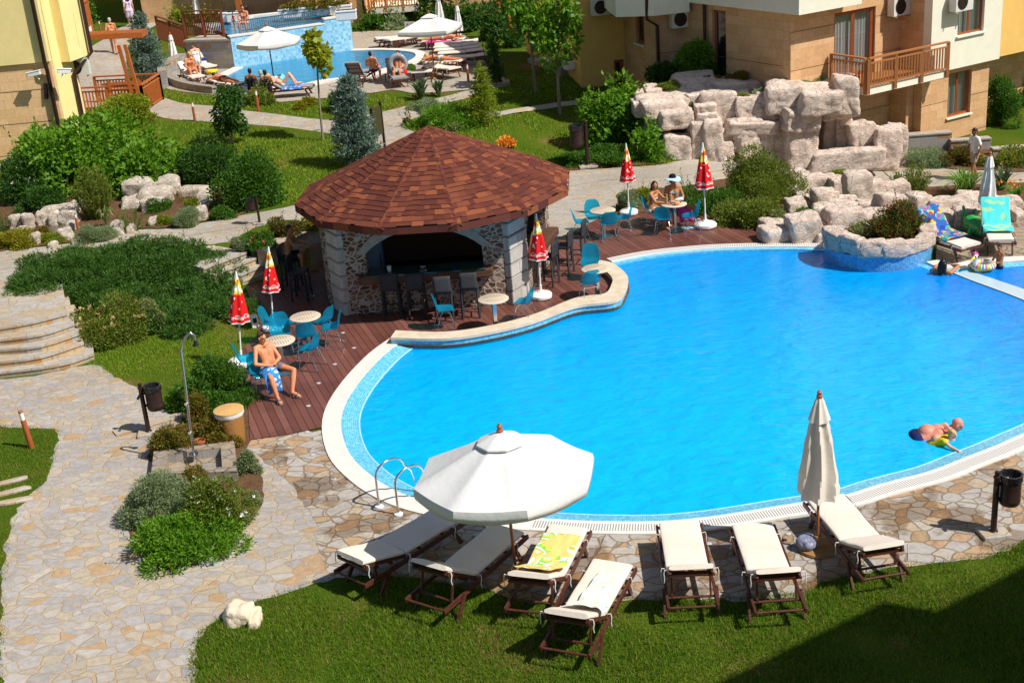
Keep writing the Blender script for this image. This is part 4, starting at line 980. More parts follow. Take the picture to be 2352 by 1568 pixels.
for key, foot, head, ang, cm, lb in [
 ('L1', (1039,1182), (800,1332), 16, 'cushion', 'wooden lounger with nearly flat back, leftmost one under the white umbrella'),
 ('L2', (1168,1221), (973,1395), 36, 'cushion', 'wooden lounger with raised back beside the white umbrella pole, fully in its shade'),
 ('L3', (1308,1218), (1213,1408), 30, 'cushion', 'wooden lounger under a towel printed with yellow and green'),
 ('L4', (1409,1300), (1297,1500), 30, 'cushion', 'wooden lounger standing on the grass with a pale rumpled towel'),
 ('L5', (1560,1208), (1593,1397), 33, 'cushion', 'bare cream cushioned lounger just right of the towel covered pair'),
 ('L6', (1727,1212), (1794,1407), 33, 'cushion', 'bare cream cushioned lounger between another bare one and the furled umbrella'),
 ('L7', (1895,1150), (2036,1327), 24, 'cushion', 'bare cream cushioned lounger right of the tall furled umbrella')]:
 o = make_lounger(R(ang), M[cm], lb); a = gz(*foot, .36); b = gz(*head, .30); d = Vector((b.x-a.x, b.y-a.y)); print('lounger', key, round(d.length, 2))
 o.location = (a.x, a.y, .01); o.rotation_euler = (0, 0, math.atan2(-d.x, d.y)); k = min(1.15, max(.9, d.length/1.95)); o.scale = (1.05, k, 1.05); LG[key] = o
def rockmat(name, a, b, c, sc=1.0):
 m = NT(name); m.set(.9, .12); co = m.coord('Object')
 wn = m.noise(co, 1.2*sc, 3); vm = m.N('ShaderNodeVectorMath'); vm.operation = 'MULTIPLY_ADD'; m.L(wn.outputs['Color'], vm.inputs[0]); vm.inputs[1].default_value = (.5,.5,.5); m.L(co, vm.inputs[2])
 n = m.noise(m.mapping(vm.outputs[0], (1.2,1.2,5)), 2.4*sc, 6, .68)
 n2 = m.noise(co, 11*sc, 6, .7); n3 = m.noise(m.mapping(vm.outputs[0], (1,1,9)), 5*sc, 5, .7)
 col = m.ramp(n.outputs[0], [(.28, c), (.45, b), (.62, a)])
 col = m.mix(.45, col, m.ramp(n2.outputs[0], [(.3, (.66,.62,.6)), (.62, (1.15,1.13,1.1))]), 'MULTIPLY')
 ve = m.N('ShaderNodeTexVoronoi'); ve.feature = 'DISTANCE_TO_EDGE'; ve.inputs['Scale'].default_value = 2.1*sc; m.L(m.mapping(vm.outputs[0], (.7,.7,1.5)), ve.inputs['Vector'])
 ck = m.ramp(ve.outputs[0], [(.0, (0,0,0)), (.018, (1,1,1))])
 col = m.mix(ck, m.mix(.65, col, (.14,.095,.075)), col)
 st = m.ramp(m.noise(m.mapping(co, (3.2,3.2,.5)), 1.1*sc, 5, .7).outputs[0], [(.52, (0,0,0)), (.66, (1,1,1))])
 col = m.mix(m.math('MULTIPLY', st, .38), col, (.33,.235,.15))
 ms = m.ramp(m.noise(co, .8*sc, 5, .7).outputs[0], [(.60, (0,0,0)), (.72, (1,1,1))]); col = m.mix(m.math('MULTIPLY', ms, .22), col, (.30,.30,.22))
 m.base(col)
 m.bump(m.math('ADD', m.math('ADD', m.math('MULTIPLY', n3.outputs[0], 1.1), m.math('MULTIPLY', n2.outputs[0], .7)), m.math('MULTIPLY', ck, .2)), 1.0, .08); return m.m
M['rock'] = rockmat('cast_rock', (.92,.79,.69), (.86,.69,.58), (.62,.47,.38))
M['rock_pale'] = rockmat('pale_limestone', (.88,.80,.70), (.80,.69,.56), (.62,.49,.37), 1.6)
M['rock_cream'] = mat('cream_boulder', (.80,.68,.52), .9, .1, 0, (.66,.53,.38), 4, .8, 14, dist=.03)
def rock_geo(mb, c, d, rz=0, seed=0, n=9, box=9, amp=.085, taper=.07):
 """boxy eroded boulder: c = centre, d = full size"""
 rs = random.Random(seed); off = Vector((rs.uniform(0,90), rs.uniform(0,90), rs.uniform(0,90)))
 vs = []; idx = {}; fs = []
 def key(v): return (round(v[0],4), round(v[1],4), round(v[2],4))
 def vert(v):
  k = key(v)
  if k not in idx: idx[k] = len(vs); vs.append(Vector(v))
  return idx[k]
 for ax in range(3):
  for sg in (-1, 1):
   g = []
   for i in range(n+1):
    row = []
    for j in range(n+1):
     u, w = -1+2*i/n, -1+2*j/n
     v = [0,0,0]; v[ax] = sg; v[(ax+1)%3] = u; v[(ax+2)%3] = w; row.append(vert(v))
    g.append(row)
   for i in range(n):
    for j in range(n):
     f = [g[i][j], g[i+1][j], g[i+1][j+1], g[i][j+1]]; fs.append(f if sg > 0 else f[::-1])
 sc = Vector(d)/2; rot = Matrix.Rotation(rz, 3, 'Z'); mn = min(d)
 tl = Matrix.Rotation(rs.uniform(-.08,.08), 3, 'X') @ Matrix.Rotation(rs.uniform(-.08,.08), 3, 'Y')
 sk = (rs.uniform(-.12,.12), rs.uniform(-.12,.12))
 out = []
 for v in vs:
  r = (abs(v.x)**box+abs(v.y)**box+abs(v.z)**box)**(1/box); p = v/r
  tp = 1-taper*(p.z*.5+.5); p = Vector((p.x*tp+sk[0]*p.z, p.y*tp+sk[1]*p.z, p.z))
  q_ = Vector((p.x*sc.x, p.y*sc.y, p.z*sc.z))
  nn = noise.fractal(q_*1.5/max(.5, mn)+off, .9, 2.1, 4); n2 = noise.noise(q_*.8+off*1.7)*1.3
  lay = noise.noise(Vector((q_.x*.5, q_.y*.5, q_.z*6))+off); vd = noise.voronoi(Vector((q_.x*1.7, q_.y*1.7, q_.z*1.1))+off)[0]; crk = -max(0, .16-(vd[1]-vd[0]))*1.1; fac = (vd[0]-.4)*-.55
  dsp = (nn*amp+n2*amp*.8+lay*amp*.3)*mn+(crk+fac*.28)*min(.5, mn)*amp*2.6
  q_ = q_+p.normalized()*dsp
  out.append(rot @ (tl @ q_)+Vector(c))
 mb._add(out, fs)
def onY(px, py, Y):
 r = ray(px, py); t = Y/r[1]; return Vector((r[0]*t, Y, CH+r[2]*t))
def rock_px(parent, name, zone, x0, y0, x1, y1, Y, depth, seed, m, grow=1.04, down=0, **kw):
 """front face drawn by its photo rectangle standing at distance Y"""
 a = onY(*q(zone, x0, y0), Y); b = onY(*q(zone, x1, y1), Y); c_ = onY(*q(zone, (x0+x1)/2, (y0+y1)/2), Y)
 w = abs(b.x-a.x)*1.07*grow; pt = onY(*q(zone, (x0+x1)/2, y0), Y); pb = onY(*q(zone, (x0+x1)/2, y1), Y)
 h = max(.12, (pt.z-pb.z))*1.06*grow+down
 loc = Vector((c_.x, Y+depth/2, pb.z-down+h/2))
 mb = MB(); rock_geo(mb, (0,0,0), (w, depth, h), random.Random(seed).uniform(-.18,.18), seed, **kw)
 return mb.build(name, m, parent, True, loc=loc)
Yw = gp(*q('K', 480, 484)).y
wf = empty('rock_waterfall', (0,0,0), 0, 'big artificial waterfall of stacked pinkish cast rocks with plants on top', 'rock waterfall')
WF = [(130,365,270,487,.0,.9),(255,300,335,484,.1,.8),(330,295,425,488,-.1,.8),(405,335,470,487,.2,.8),(412,392,470,488,.0,.6),(100,232,262,308,.3,1.2),(15,185,240,252,.7,1.5),(285,198,392,250,.5,1.1),(300,243,406,302,.3,1),(308,158,492,335,.75,1.3),(235,150,330,205,1.3,1),
 (468,290,615,430,.1,1.1),(450,285,700,345,.0,1.2),(500,172,625,292,.45,1.1),(612,162,722,270,.4,1.1),(495,350,602,480,.0,.8),(598,345,668,478,.15,.8),(640,325,748,486,.3,.9),(745,318,902,492,-.2,1.1),(735,232,826,326,-.3,1.0),(815,238,912,322,-.3,1.0),
 (660,118,850,240,.05,1.5),(822,140,1022,242,-.5,1.6),(1010,85,1122,252,-.2,1.6),(920,185,1085,262,.3,1.3),(880,240,1080,476,1.5,.6),(930,258,1002,474,1.0,.5),(1000,258,1082,466,.75,.6),(1062,308,1196,456,.3,1),(1182,332,1312,492,.0,.9),(1280,318,1350,474,.5,.9),(885,438,1228,502,-.55,.9),
 (185,72,388,122,2.3,1.6),(30,120,112,168,1.9,1.2),(95,120,392,158,2.0,1.3),(388,88,612,152,1.9,1.3),(485,38,695,108,2.9,1.6),(580,30,725,56,3.5,1.2),(688,42,945,112,2.4,1.5),(-10,155,262,195,1.3,1.3),(250,148,545,196,1.4,1.3),(-30,190,60,260,1.2,1.2),(870,100,1060,150,.6,1.5)]
for i, (x0,y0,x1,y1,dy,dp) in enumerate(WF):
 rock_px(wf, 'boulder', 'K', x0, y0, x1, y1, Yw+dy, dp, 100+i, M['rock'], down=.25 if y1 > 440 else .05, n=20)
for x0, y0, x1, y1, dy, dp in ((255,230,480,480,1.6,1.6),(450,200,760,470,1.5,1.6),(700,200,900,470,1.3,1.4),(30,215,130,470,1.2,1.2),(1060,250,1110,440,1.6,.8)):
 rock_px(wf, 'boulder', 'K', x0, y0, x1, y1, Yw+dy, dp, 300+x0, M['rock'], down=.3, n=8)
rk = empty('pool_rockery', (0,0,0), 0, 'low rockery of stacked pinkish boulders behind the round planter and loungers', 'rockery')
RKL = [(65,75,195,122),(125,110,300,192),(130,185,220,247),(98,165,152,222),(88,235,192,292),(215,108,342,187),(320,120,412,222),(405,93,545,247),(500,135,610,247),(600,145,732,240),(235,185,362,267),(315,225,472,272),(228,265,347,327),(340,270,505,322),(150,305,222,342),(468,247,602,302),(568,210,702,332),(688,220,772,292),(758,215,852,332),(838,230,988,332),(972,220,1132,282),(1008,198,1132,232),(1000,270,1212,372),(1128,225,1252,277),(1192,220,1350,277),(1290,285,1350,335),(640,330,762,382),(718,330,832,372),(850,300,1010,372)]
for i, (x0,y0,x1,y1) in enumerate(RKL):
 Y = gp(*q('L', (x0+x1)/2, y1)).y
 rock_px(rk, 'boulder', 'L', x0, y0, x1, y1, Y, .75, 500+i, M['rock'], down=.3, n=14)
rk2 = empty('pool_rockery', (0,0,0), 0, 'short row of pale boulders at the deck corner left of the round planter', 'rockery')
for i, (x0,y0,x1,y1) in enumerate([(298,303,492,412),(470,298,642,385),(105,330,262,453),(213,345,307,412),(-45,388,122,456),(-48,345,62,402),(228,408,300,458)]):
 Y = gp(*q('L', (x0+x1)/2, min(y1, 452))).y
 rock_px(rk2, 'boulder', 'L', x0, y0, x1, y1, Y, .8, 560+i, M['rock'], down=.15, n=14)
pc_l, pc_r, pc_f = gz(1901, 600, 0), gz(2157, 590, 0), gz(2028, 622, 0)
PR_ = (pc_r.x-pc_l.x)/2; PC_ = Vector(((pc_l.x+pc_r.x)/2, pc_f.y+PR_, 0))
pl = empty('round_planter', PC_, 0, 'round rock rimmed planter with blue mosaic wall standing in the pool', 'planter')
circ = [Vector((PR_*math.cos(a), PR_*math.sin(a))) for a in np.linspace(math.pi*.93, math.pi*2.07, 40)]
mb = MB(); mb.lathe([(PR_,-.95),(PR_,.33),(PR_-.2,.34),(PR_-.2,-.9)], n=64, caps=False);
ring_ = [Vector((PR_*math.cos(a), PR_*math.sin(a))) for a in np.linspace(0, math.pi*2, 80)]
o = uvstrip('mosaic_wall', ring_, [(0,-.09),(0,.33),(.2,.34),(.2,-.5)], M['mosaic_dark'], None); o.parent = pl
o = uvstrip('submerged_wall', ring_, [(0,-2.2),(0,-.09)], M['pool_side'], None); o.parent = pl
mb = MB(); mb.lathe([(0,.40),(PR_-.1,.36)], n=32, caps=False); mb.build('soil', M['soil'], pl)
for i in range(9):
 a = math.pi*.96+math.pi*1.1*i/8; r_ = PR_-.16; w_ = 2*math.pi*PR_*.55/8*1.15
 hh = [.45,.5,.5,.42,.40,.34,.36,.44,.42][i]
 mb = MB(); rock_geo(mb, (0,0,0), (w_, .42, hh), a+math.pi/2, 620+i, 14, 6, .08, .05)
 mb.build('rim_rock', M['rock'], pl, True, loc=(r_*math.cos(a), r_*math.sin(a), .30+hh/2))
GR = [(550,100,700,192),(690,95,822,172),(615,150,782,212),(800,135,962,172),(160,225,352,262),(25,265,97,322),(85,255,157,322),(150,250,222,307),(213,250,267,307),(248,245,352,302),(290,290,352,332),(255,320,327,372),(120,345,182,392),(305,195,382,227),(540,190,642,227),(630,195,742,242),(500,290,562,322),(500,318,567,350),(570,305,614,340),(670,275,722,307),(890,225,947,282),(905,195,952,227),(895,160,962,197),(210,392,252,407),(320,375,352,392),(65,318,112,337),(955,130,987,152),(1140,395,1180,440),(1175,400,1210,430)]
for i, (x0,y0,x1,y1) in enumerate(GR):
 p = gp(*q('M', (x0+x1)/2, y1)); big_ = x1-x0 > 90
 o = rock_px(None, 'garden_rock', 'M', x0, y0, x1, y1, p.y, .7 if big_ else .4, 700+i, M['rock_pale'], down=.12, n=7, box=4.5, amp=.14)
 tag(o, 'pale limestone slab among the layered ledges of the left rock garden' if big_ else 'small pale limestone lump edging the left rock garden', 'rock', 'limestone rocks of the left rock garden')
for i, (x0,y0,x1,y1,lb) in enumerate([(1240,1150,1394,1262,'large pale rock at the corner where lawn meets the near path'),(1372,1222,1438,1270,'smaller pale rock tucked against the big one at the lawn corner')]):
 p = gp(*q('8', (x0+x1)/2, y1)); o = rock_px(None, 'garden_rock', '8', x0, y0+45, x1, y1, p.y, .45, 803+i, M['rock_cream'], down=.08, n=12, box=5, amp=.2); tag(o, lb, 'rock')
def lowwall(name, zone, pts, h, th, m, label, cap=True):
 w = [gp(*q(zone, *p)) for p in pts]; z0 = min(p.z for p in w)-.2; zt = sum(p.z for p in w)/len(w)+h
 pa = smooth_path(w, .3); rt = empty(name, (0,0,0), 0, label, 'wall'); mb = MB(); ribbon_prism(mb, pa, offset(pa, th), z0, zt-.05); mb.build('wall_body', m, rt)
 if cap: mb = MB(); ribbon_prism(mb, offset(pa, -.03), offset(pa, th+.03), zt-.048, zt); mb.build('wall_cap', M['slab'], rt)
 return rt
lowwall('garden_wall', '4', [(1405,1185),(1600,1172),(1790,1160)], .62, .35, M['stone_wall'], 'stone clad garden wall at the right end of the rock waterfall')
lowwall('garden_wall', '4', [(1785,1180),(1940,1172),(2095,1160)], .42, .3, M['stone_wall'], 'lower stone clad wall behind the man in the white shirt')
lowwall('garden_wall', '4', [(2110,1215),(2250,1205),(2500,1190)], .28, .3, M['stone_wall'], 'low tan capped wall edging the lawn at the right border')
p = gp(*q('5',920,480)); mb = MB(); mb.box((0,0,.02),(.75,.55,.06),.3); tag(mb.build('stone_slab', M['slab'], None, loc=p, bevel=.01), 'flat grey stone slab at the back corner of the wooden deck', 'slab')
sc_ = [gz(*q('8', *p_), .0) for p_ in ((865,340),(1308,285),(1325,455),(850,468))]
sh = empty('shower_tray', (0,0,0), 0, 'sunken stone shower tray with wide slab rim', 'shower tray')
oc = [Vector((p.x, p.y)) for p in sc_]; cc = sum(oc, Vector((0,0)))/4; ic = [c_.lerp(p_, .66) for p_, c_ in zip(oc, [cc]*4)]
mb = MB()
for i in range(4):
 a, b, c2, d2 = oc[i], oc[(i+1)%4], ic[(i+1)%4], ic[i]; mb.prism([a, b, c2, d2], -.05, .19)
mb.build('rim', M['stone_wall'], sh)
M['slab_wet'] = pavemat('wet_slabs', .4, (.20,.15,.10), [(.30,.26,.22), (.34,.28,.22), (.26,.24,.22), (.36,.29,.2)], .03, (1,1.4), .3, .05, None, .4, .35)
mb = MB()
for i in range(4): mb.prism([oc[i], oc[(i+1)%4], ic[(i+1)%4], ic[i]], .192, .225)
mb.build('rim_slab', M['slab_wet'], sh); mb = MB(); mb.prism(ic, .0, .03); mb.build('tray_floor', M['slab_wet'], sh)
M['sand'] = blockmat('sandstone_cladding', [(.64,.38,.19), (.68,.42,.22), (.60,.36,.18), (.66,.40,.21), (.70,.44,.24)], .62, .31, (.50,.29,.14), .006, bump=.15)
M['sand2'] = blockmat('sandstone_lit_tint', [(.84,.54,.28), (.88,.58,.31), (.80,.51,.26), (.86,.56,.30)], .62, .31, (.60,.36,.18), .006, bump=.15)  # brighter copy of the cladding; sunlight is put into the colour
M['yellow'] = mat('yellow_render', (.88,.72,.32), .9, .1, 0, .05, 3, .15, 80)
M['yellow2'] = mat('warm_yellow_render', (.80,.50,.15), .9, .1, 0, .05, 3, .15, 80)
M['cream'] = mat('cream_render', (.80,.77,.63), .9, .1, 0, .04, 3, .15, 80)
M['timber'] = mat('orange_timber', (.38,.105,.022), .5, .3, 0, (.52,.16,.04), 5, .3, 20, (6,6,1))
M['timber_rail'] = mat('balcony_timber', (.34,.13,.04), .5, .3, 0, (.45,.19,.07), 5, .3, 20, (6,6,1))
M['brownwood'] = mat('brown_window_frame', (.30,.075,.02), .45, .3, 0, (.36,.10,.03), 6)
M['pipe'] = mat('dark_brown_pipe', (.035,.014,.012), .4, .4, 0, .1)
M['acwhite'] = mat('aircon_casing', (.66,.65,.60), .5, .3, 0, .05)
M['groove'] = mat('cladding_joint', (.12,.07,.045), .9)
M['curtain'] = mat('pale_curtain', (.55,.55,.54), .9, .05, 0, .1, 3, .3, 8, (1,1,.1), .03)
M['glass'] = None
def glassmat():
 m = NT('window_glass'); m.set(.05, .6); m.base((.02,.022,.025)); tr = m.N('ShaderNodeBsdfTransparent'); tr.inputs[0].default_value = (.75,.78,.78,1)
 gl = m.N('ShaderNodeBsdfGlossy'); gl.inputs['Roughness'].default_value = .02
 mx = m.N('ShaderNodeMixShader'); mx.inputs[0].default_value = .16; m.L(tr.outputs[0], mx.inputs[1]); m.L(gl.outputs[0], mx.inputs[2]); m.L(mx.outputs[0], m.out.inputs[0]); return m.m
M['glass'] = glassmat(); M['glassdark'] = mat('dark_window_glass', (.015,.018,.022), .06, .7)
class Facade:
 """vertical plane through plan point P with heading ang (degrees); outward is on the right of the heading"""
 def __init__(s, P, ang): s.P = Vector((P[0], P[1])); s.d = Vector((math.cos(R(ang)), math.sin(R(ang)))); s.n = Vector((s.d.y, -s.d.x)); s.ang = ang
 def hit(s, px, py):
  r = ray(px, py); k = (s.P.x*s.n.x+s.P.y*s.n.y)/(r[0]*s.n.x+r[1]*s.n.y); p = Vector((r[0]*k, r[1]*k)); return (p-s.P).dot(s.d), CH+r[2]*k
 def u(s, px, z=1.5):     # along-wall position whose vertical stands at photo x
  lo, hi = -40., 40.
  for _ in range(50):
   m_ = (lo+hi)/2; p = s.P+s.d*m_
   if p.y < 3 or proj((p.x, p.y, z))[0] < px: lo = m_
   else: hi = m_
  return m_
 def pt(s, u, z, off=0): p = s.P+s.d*u+s.n*off; return Vector((p.x, p.y, z))
 def plan(s, u, off=0): return s.P+s.d*u+s.n*off
 def wall(s, root, name, m, u0, u1, z0, z1, holes=(), th=.35):
  """wall slab with rectangular openings (u0,z0,u1,z1)"""
  us = sorted({u0, u1, *[h[0] for h in holes], *[h[2] for h in holes]}); pcs = []
  for a, b in zip(us, us[1:]):
   zs = [z0]
   for h in sorted([h for h in holes if h[0] <= a+1e-6 and h[2] >= b-1e-6], key=lambda h: h[1]): zs += [h[1], h[3]]
   zs.append(z1)
   for c, e in zip(zs[::2], zs[1::2]):
    if e-c > .01: pcs.append((a, b, c, e))
  mb = MB()
  for a, b, c, e in pcs:
   A, B = s.plan(a), s.plan(b); A2, B2 = s.plan(a, -th), s.plan(b, -th); mb.prism([A, B, B2, A2], c, e)
  return mb.build(name, m, root)
 def window(s, root, h, name='window', panes=2, frame=.07, curtain=True, rec=.14, mf='brownwood', sill=True):
  u0, z0, u1, z1 = h; fr = MB()
  def bar_(a0, b0, a1, b1, d=.07): fr.bar(s.pt(a0, b0, -rec), s.pt(a1, b1, -rec), frame, frame, tuple(s.n)+(0,)) if 0 else fr.bar(s.pt(a0, b0, -rec), s.pt(a1, b1, -rec), frame if abs(b1-b0) > abs(a1-a0) else .06, .06 if abs(b1-b0) > abs(a1-a0) else frame)
  f2 = frame/2
  bar_(u0+f2, z0, u0+f2, z1); bar_(u1-f2, z0, u1-f2, z1); bar_(u0+frame, z0+f2, u1-frame, z0+f2); bar_(u0+frame, z1-f2, u1-frame, z1-f2)
  for i in range(1, panes): x = u0+(u1-u0)*i/panes; bar_(x, z0+frame, x, z1-frame)
  f = fr.build(name, M[mf], root)
  mb = MB(); mb.quad(s.pt(u0+.02, z0+.02, -rec-.005), s.pt(u1-.02, z0+.02, -rec-.005), s.pt(u1-.02, z1-.02, -rec-.005), s.pt(u0+.02, z1-.02, -rec-.005)); mb.build('pane', M['glass'] if curtain else M['glassdark'], f)
  if curtain:
   mb = MB(); n_ = 40; rows = []
   for zz in (z0, z1): rows.append([s.pt(u0+(u1-u0)*i/n_, zz, -rec-.16-.03*math.sin(i*1.9)) for i in range(n_+1)])
   mb.grid(rows); mb.build('curtain', M['curtain'], f, True)
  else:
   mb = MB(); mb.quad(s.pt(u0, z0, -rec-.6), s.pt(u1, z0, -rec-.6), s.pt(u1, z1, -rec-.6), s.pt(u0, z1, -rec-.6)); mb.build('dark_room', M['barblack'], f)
  if sill:
   mb = MB(); mb.bar(s.pt(u0-.06, z0-.03, .0), s.pt(u1+.06, z0-.03, .0), .16, .05); mb.build('sill', M['cream'], f)
  return f
 def rect(s, p0, p1):
  a, b = s.hit(*p0), s.hit(*p1); return (min(a[0], b[0]), min(a[1], b[1]), max(a[0], b[0]), max(a[1], b[1]))
def aircon(fc, root, px, py, w=.85):
 u, z = fc.hit(px, py); r = empty('air_conditioner', (0,0,0)); r.parent = root
 mb = MB()
 A = [fc.plan(u-w/2, .08), fc.plan(u+w/2, .08), fc.plan(u+w/2, .38), fc.plan(u-w/2, .38)]; mb.prism(A, z-.3, z+.3); b = mb.build('casing', M['acwhite'], r, bevel=.01)
 c = fc.pt(u-w*.12, z, .385); mb = MB(); n_ = Vector((fc.n.x, fc.n.y, 0)); t_ = Vector((fc.d.x, fc.d.y, 0))
 for rr in (.24, .18, .12, .06): mb.tube([c+t_*rr*math.cos(a)+Vector((0,0,rr*math.sin(a))) for a in np.linspace(0, 2*math.pi, 25)], .008, 5, False)
 mb.build('fan_grille', M['black'], r)
 mb = MB(); mb.tube([c-n_*.003, c+n_*.002], [.25, .25], 24); mb.build('fan', M['pipe'], r)
 mb = MB(); [mb.bar(fc.pt(u+k*.3, z-.33, .0), fc.pt(u+k*.3, z-.33, .42), .04, .04) for k in (-1, 1)]; mb.build('bracket', M['steel'], r)
 return r
def pipe_(root, pts, r=.06):
 mb = MB(); mb.tube(pts, r, 10); return mb.build('drainpipe', M['pipe'], root, True)
def railing(root, A, B, z, h=.95, n=None, m='timber_rail', posts=2):
 """balustrade between plan points A,B; bars inside one panel are its pattern"""
 A, B = Vector((A[0], A[1], z)), Vector((B[0], B[1], z)); L = (B-A).length; n = n or int(L/.13); up = Vector((0,0,1))
 mb = MB(); mb.bar(A+up*h, B+up*h, .12, .05); mb.build('handrail', M[m], root)
 mb = MB(); mb.bar(A+up*(h-.16), B+up*(h-.16), .05, .05); mb.bar(A+up*.1, B+up*.1, .05, .05)
 for i in range(1, n): c = A.lerp(B, i/n); mb.bar(c+up*.1, c+up*(h-.16), .05, .03)
 mb.build('balusters', M[m], root)
 for i in range(posts):
  c = A.lerp(B, i/(posts-1)); mb = MB(); mb.bar(c-up*.18, c+up*(h-.01), .10, .10); mb.build('post', M[m], root)
ab = empty('apartment_building', (0,0,0), 0, 'stepped apartment building of tan stone with cream upper floors behind the rock waterfall', 'building')
C5 = gp(2264, 298); ZB_ = C5.z-1.5; TOP = 12.0; TL = 6.8
PLo = Facade(C5, 30); PUp = Facade(PLo.plan(0, .22), 30); PRc = Facade(PUp.plan(0, -1.35), 30); PBf = Facade(PUp.plan(0, .35), 30)
zw = PUp.hit(*q('4', 2000, 492))[1]                          # underside of the cream upper floor
u4 = PLo.u(q('4',1562,0)[0], 1); h_ = PLo.rect(q('4',1768,560), q('4',1945,905))
h_ = (PLo.u(q('4',1768,0)[0], 1.2), PLo.hit(*q('4',1855,890))[1], PLo.u(q('4',1948,0)[0], 1.2), PLo.hit(*q('4',1855,555))[1])
PLo.wall(ab, 'wall', M['sand'], u4, 0, ZB_, zw, [h_]); PLo.window(ab, h_)
PLs = Facade(PLo.plan(0, -.36), 120); PLs.wall(ab, 'wall', M['sand'], .0, 8, ZB_, zw)
PL2 = Facade(PLo.plan(u4, -.36), 120); PL2.wall(ab, 'wall', M['sand'], .0, .75, ZB_, zw)
PL3 = Facade(PLo.plan(u4, -1.1), 30); PL3.wall(ab, 'wall', M['sand'], -4.2, 0, ZB_, zw)
for zz in (.62, 1.9):
 for fc, a, b in ((PLo, u4, h_[0]), (PLo, h_[2], 0), (PL3, -4, 0)):
  mb = MB(); mb.bar(fc.pt(a+.01, ZB_+1.0+zz, .0), fc.pt(b-.01, ZB_+1.0+zz, .0), .006, .02); mb.build('cladding_joint', M['groove'], ab)
uR = PUp.u(q('4',2182,0)[0], zw+1.5); uL = PUp.u(q('4',1638,0)[0], zw+1.5)
hw = (PUp.u(q('4',1845,0)[0], zw+2), PUp.hit(*q('4',1935,262))[1], PUp.u(q('4',2050,0)[0], zw+2), PUp.hit(*q('4',1935,262))[1]+1.5)
PUp.wall(ab, 'upper_wall', M['cream'], uL, uR, zw, TOP, [hw]); PUp.window(ab, hw)
mb = MB(); mb.prism([PUp.plan(uL, -.36), PUp.plan(uR, -.36), PUp.plan(uR, -5), PUp.plan(uL, -5)], zw+.01, zw+.2); mb.build('floor_slab', M['cream'], ab)
PY = Facade(PUp.plan(uR, -.4), 30); zy = PY.hit(*q('4',2200,432))[1]
PY.wall(ab, 'upper_wall', M['yellow2'], 0, 7, zy, TOP); mb = MB(); mb.prism([PY.plan(0, -.36), PY.plan(7, -.36), PY.plan(7, -5), PY.plan(0, -5)], zy+.01, zy+.2); mb.build('floor_slab', M['cream'], ab)
PYl = Facade(PY.plan(.0, -1.2), 30); PYl.wall(ab, 'wall', M['sand'], 0, 9, ZB_, zy)
PUs = Facade(PUp.plan(uR, -.36), 120); PUs.wall(ab, 'upper_wall', M['cream'], 0, .3, zw, TOP)
PTs = Facade(PUp.plan(uL+.36, -.36), 120); PTs.wall(ab, 'wall', M['sand'], .0, 1.0, zw, TOP)     # reveal beside the balcony
u2 = PRc.u(q('4',545,0)[0], 1.0); hd = (PRc.u(q('4',882,0)[0], 3), zw+.12, PRc.u(q('4',1200,0)[0], 3), zw+2.35)
PRc.wall(ab, 'wall', M['sand'], u2, uL+.3, ZB_, TOP, [hd]); PRc.window(ab, hd, 'balcony_door', 2, .12, True, .12, sill=False)
for zz in (zw+.75, zw-.55, zw+2.0):
 mb = MB(); mb.bar(PRc.pt(u2+.01, zz, 0), PRc.pt(hd[0]-.01, zz, 0), .006, .02); mb.build('cladding_joint', M['groove'], ab)
for k, zz in enumerate((zw+.75, zw+2.0)):
 mb = MB(); mb.bar(PRc.pt(hd[2]+.01, zz, 0), PRc.pt(uL, zz, 0), .006, .02); mb.build('cladding_joint', M['groove'], ab)
aircon(PRc, ab, *q('4',1350,45)); aircon(PUp, ab, *q('4',1825,10))
bc = empty('balcony', (0,0,0)); bc.parent = ab
b0 = PBf.u(q('4',1137,0)[0], zw); b1 = PBf.u(q('4',1748,0)[0], zw)
bp = [PBf.plan(b0), PBf.plan(b1), PUp.plan(b1, -.0) if 0 else PRc.plan(b1, .01), PRc.plan(b0, .01)]
mb = MB(); mb.prism(bp, zw-.12, zw+.12); mb.build('slab', M['cream'], bc)
mb = MB(); mb.prism([bp[0].lerp(bp[3], .05), bp[1].lerp(bp[2], .05), bp[2].lerp(bp[1], .02), bp[3].lerp(bp[0], .02)], zw+.122, zw+.14); mb.build('balcony_deck', M['timber_rail'], bc)
railing(bc, PBf.plan(b0, .05), PBf.plan(b1, .05), zw+.1, .98, posts=4); railing(bc, PBf.plan(b0-.05, -.04), PRc.plan(b0-.05, .12), zw+.1, .98)
mb = MB(); mb.bar(PRc.pt(b0+.15, ZB_, .25), PRc.pt(b0+.15, zw-.12, .25), .12); mb.build('balcony_post', M['timber'], bc)
Fs = Facade(PRc.plan(u2, 0), -60); Fs.n = -Vector((math.cos(R(30)), math.sin(R(30))))      # heading runs toward C2, outward to the left
uQ = -Fs.u(q('3',1625,0)[0], 2) if 0 else None
class FacadeL(Facade):
 def __init__(s, P, ang): Facade.__init__(s, P, ang)
C2 = PRc.plan(u2, 0)
def back(P, ang, px, z=2.0):      # walk from P along ang until the vertical stands at photo x
 d = Vector((math.cos(R(ang)), math.sin(R(ang)))); best = None
 for k in range(1, 900):
  p = P+d*k*.02
  if proj((p.x, p.y, z))[0] <= px: return p
 return P+d*4
Q_ = back(C2, 120, q('3',1625,0)[0]); R_ = back(Q_, 195, q('3',1416,0)[0]); S_ = back(R_, 105, q('3',1165,0)[0]); T_ = back(S_, 195, q('3',806,0)[0]); U_ = T_+Vector((math.cos(R(105)), math.sin(R(105))))*7
def fac(a, b): d = b-a; f = Facade(a, math.degrees(math.atan2(d.y, d.x))); return f, d.length
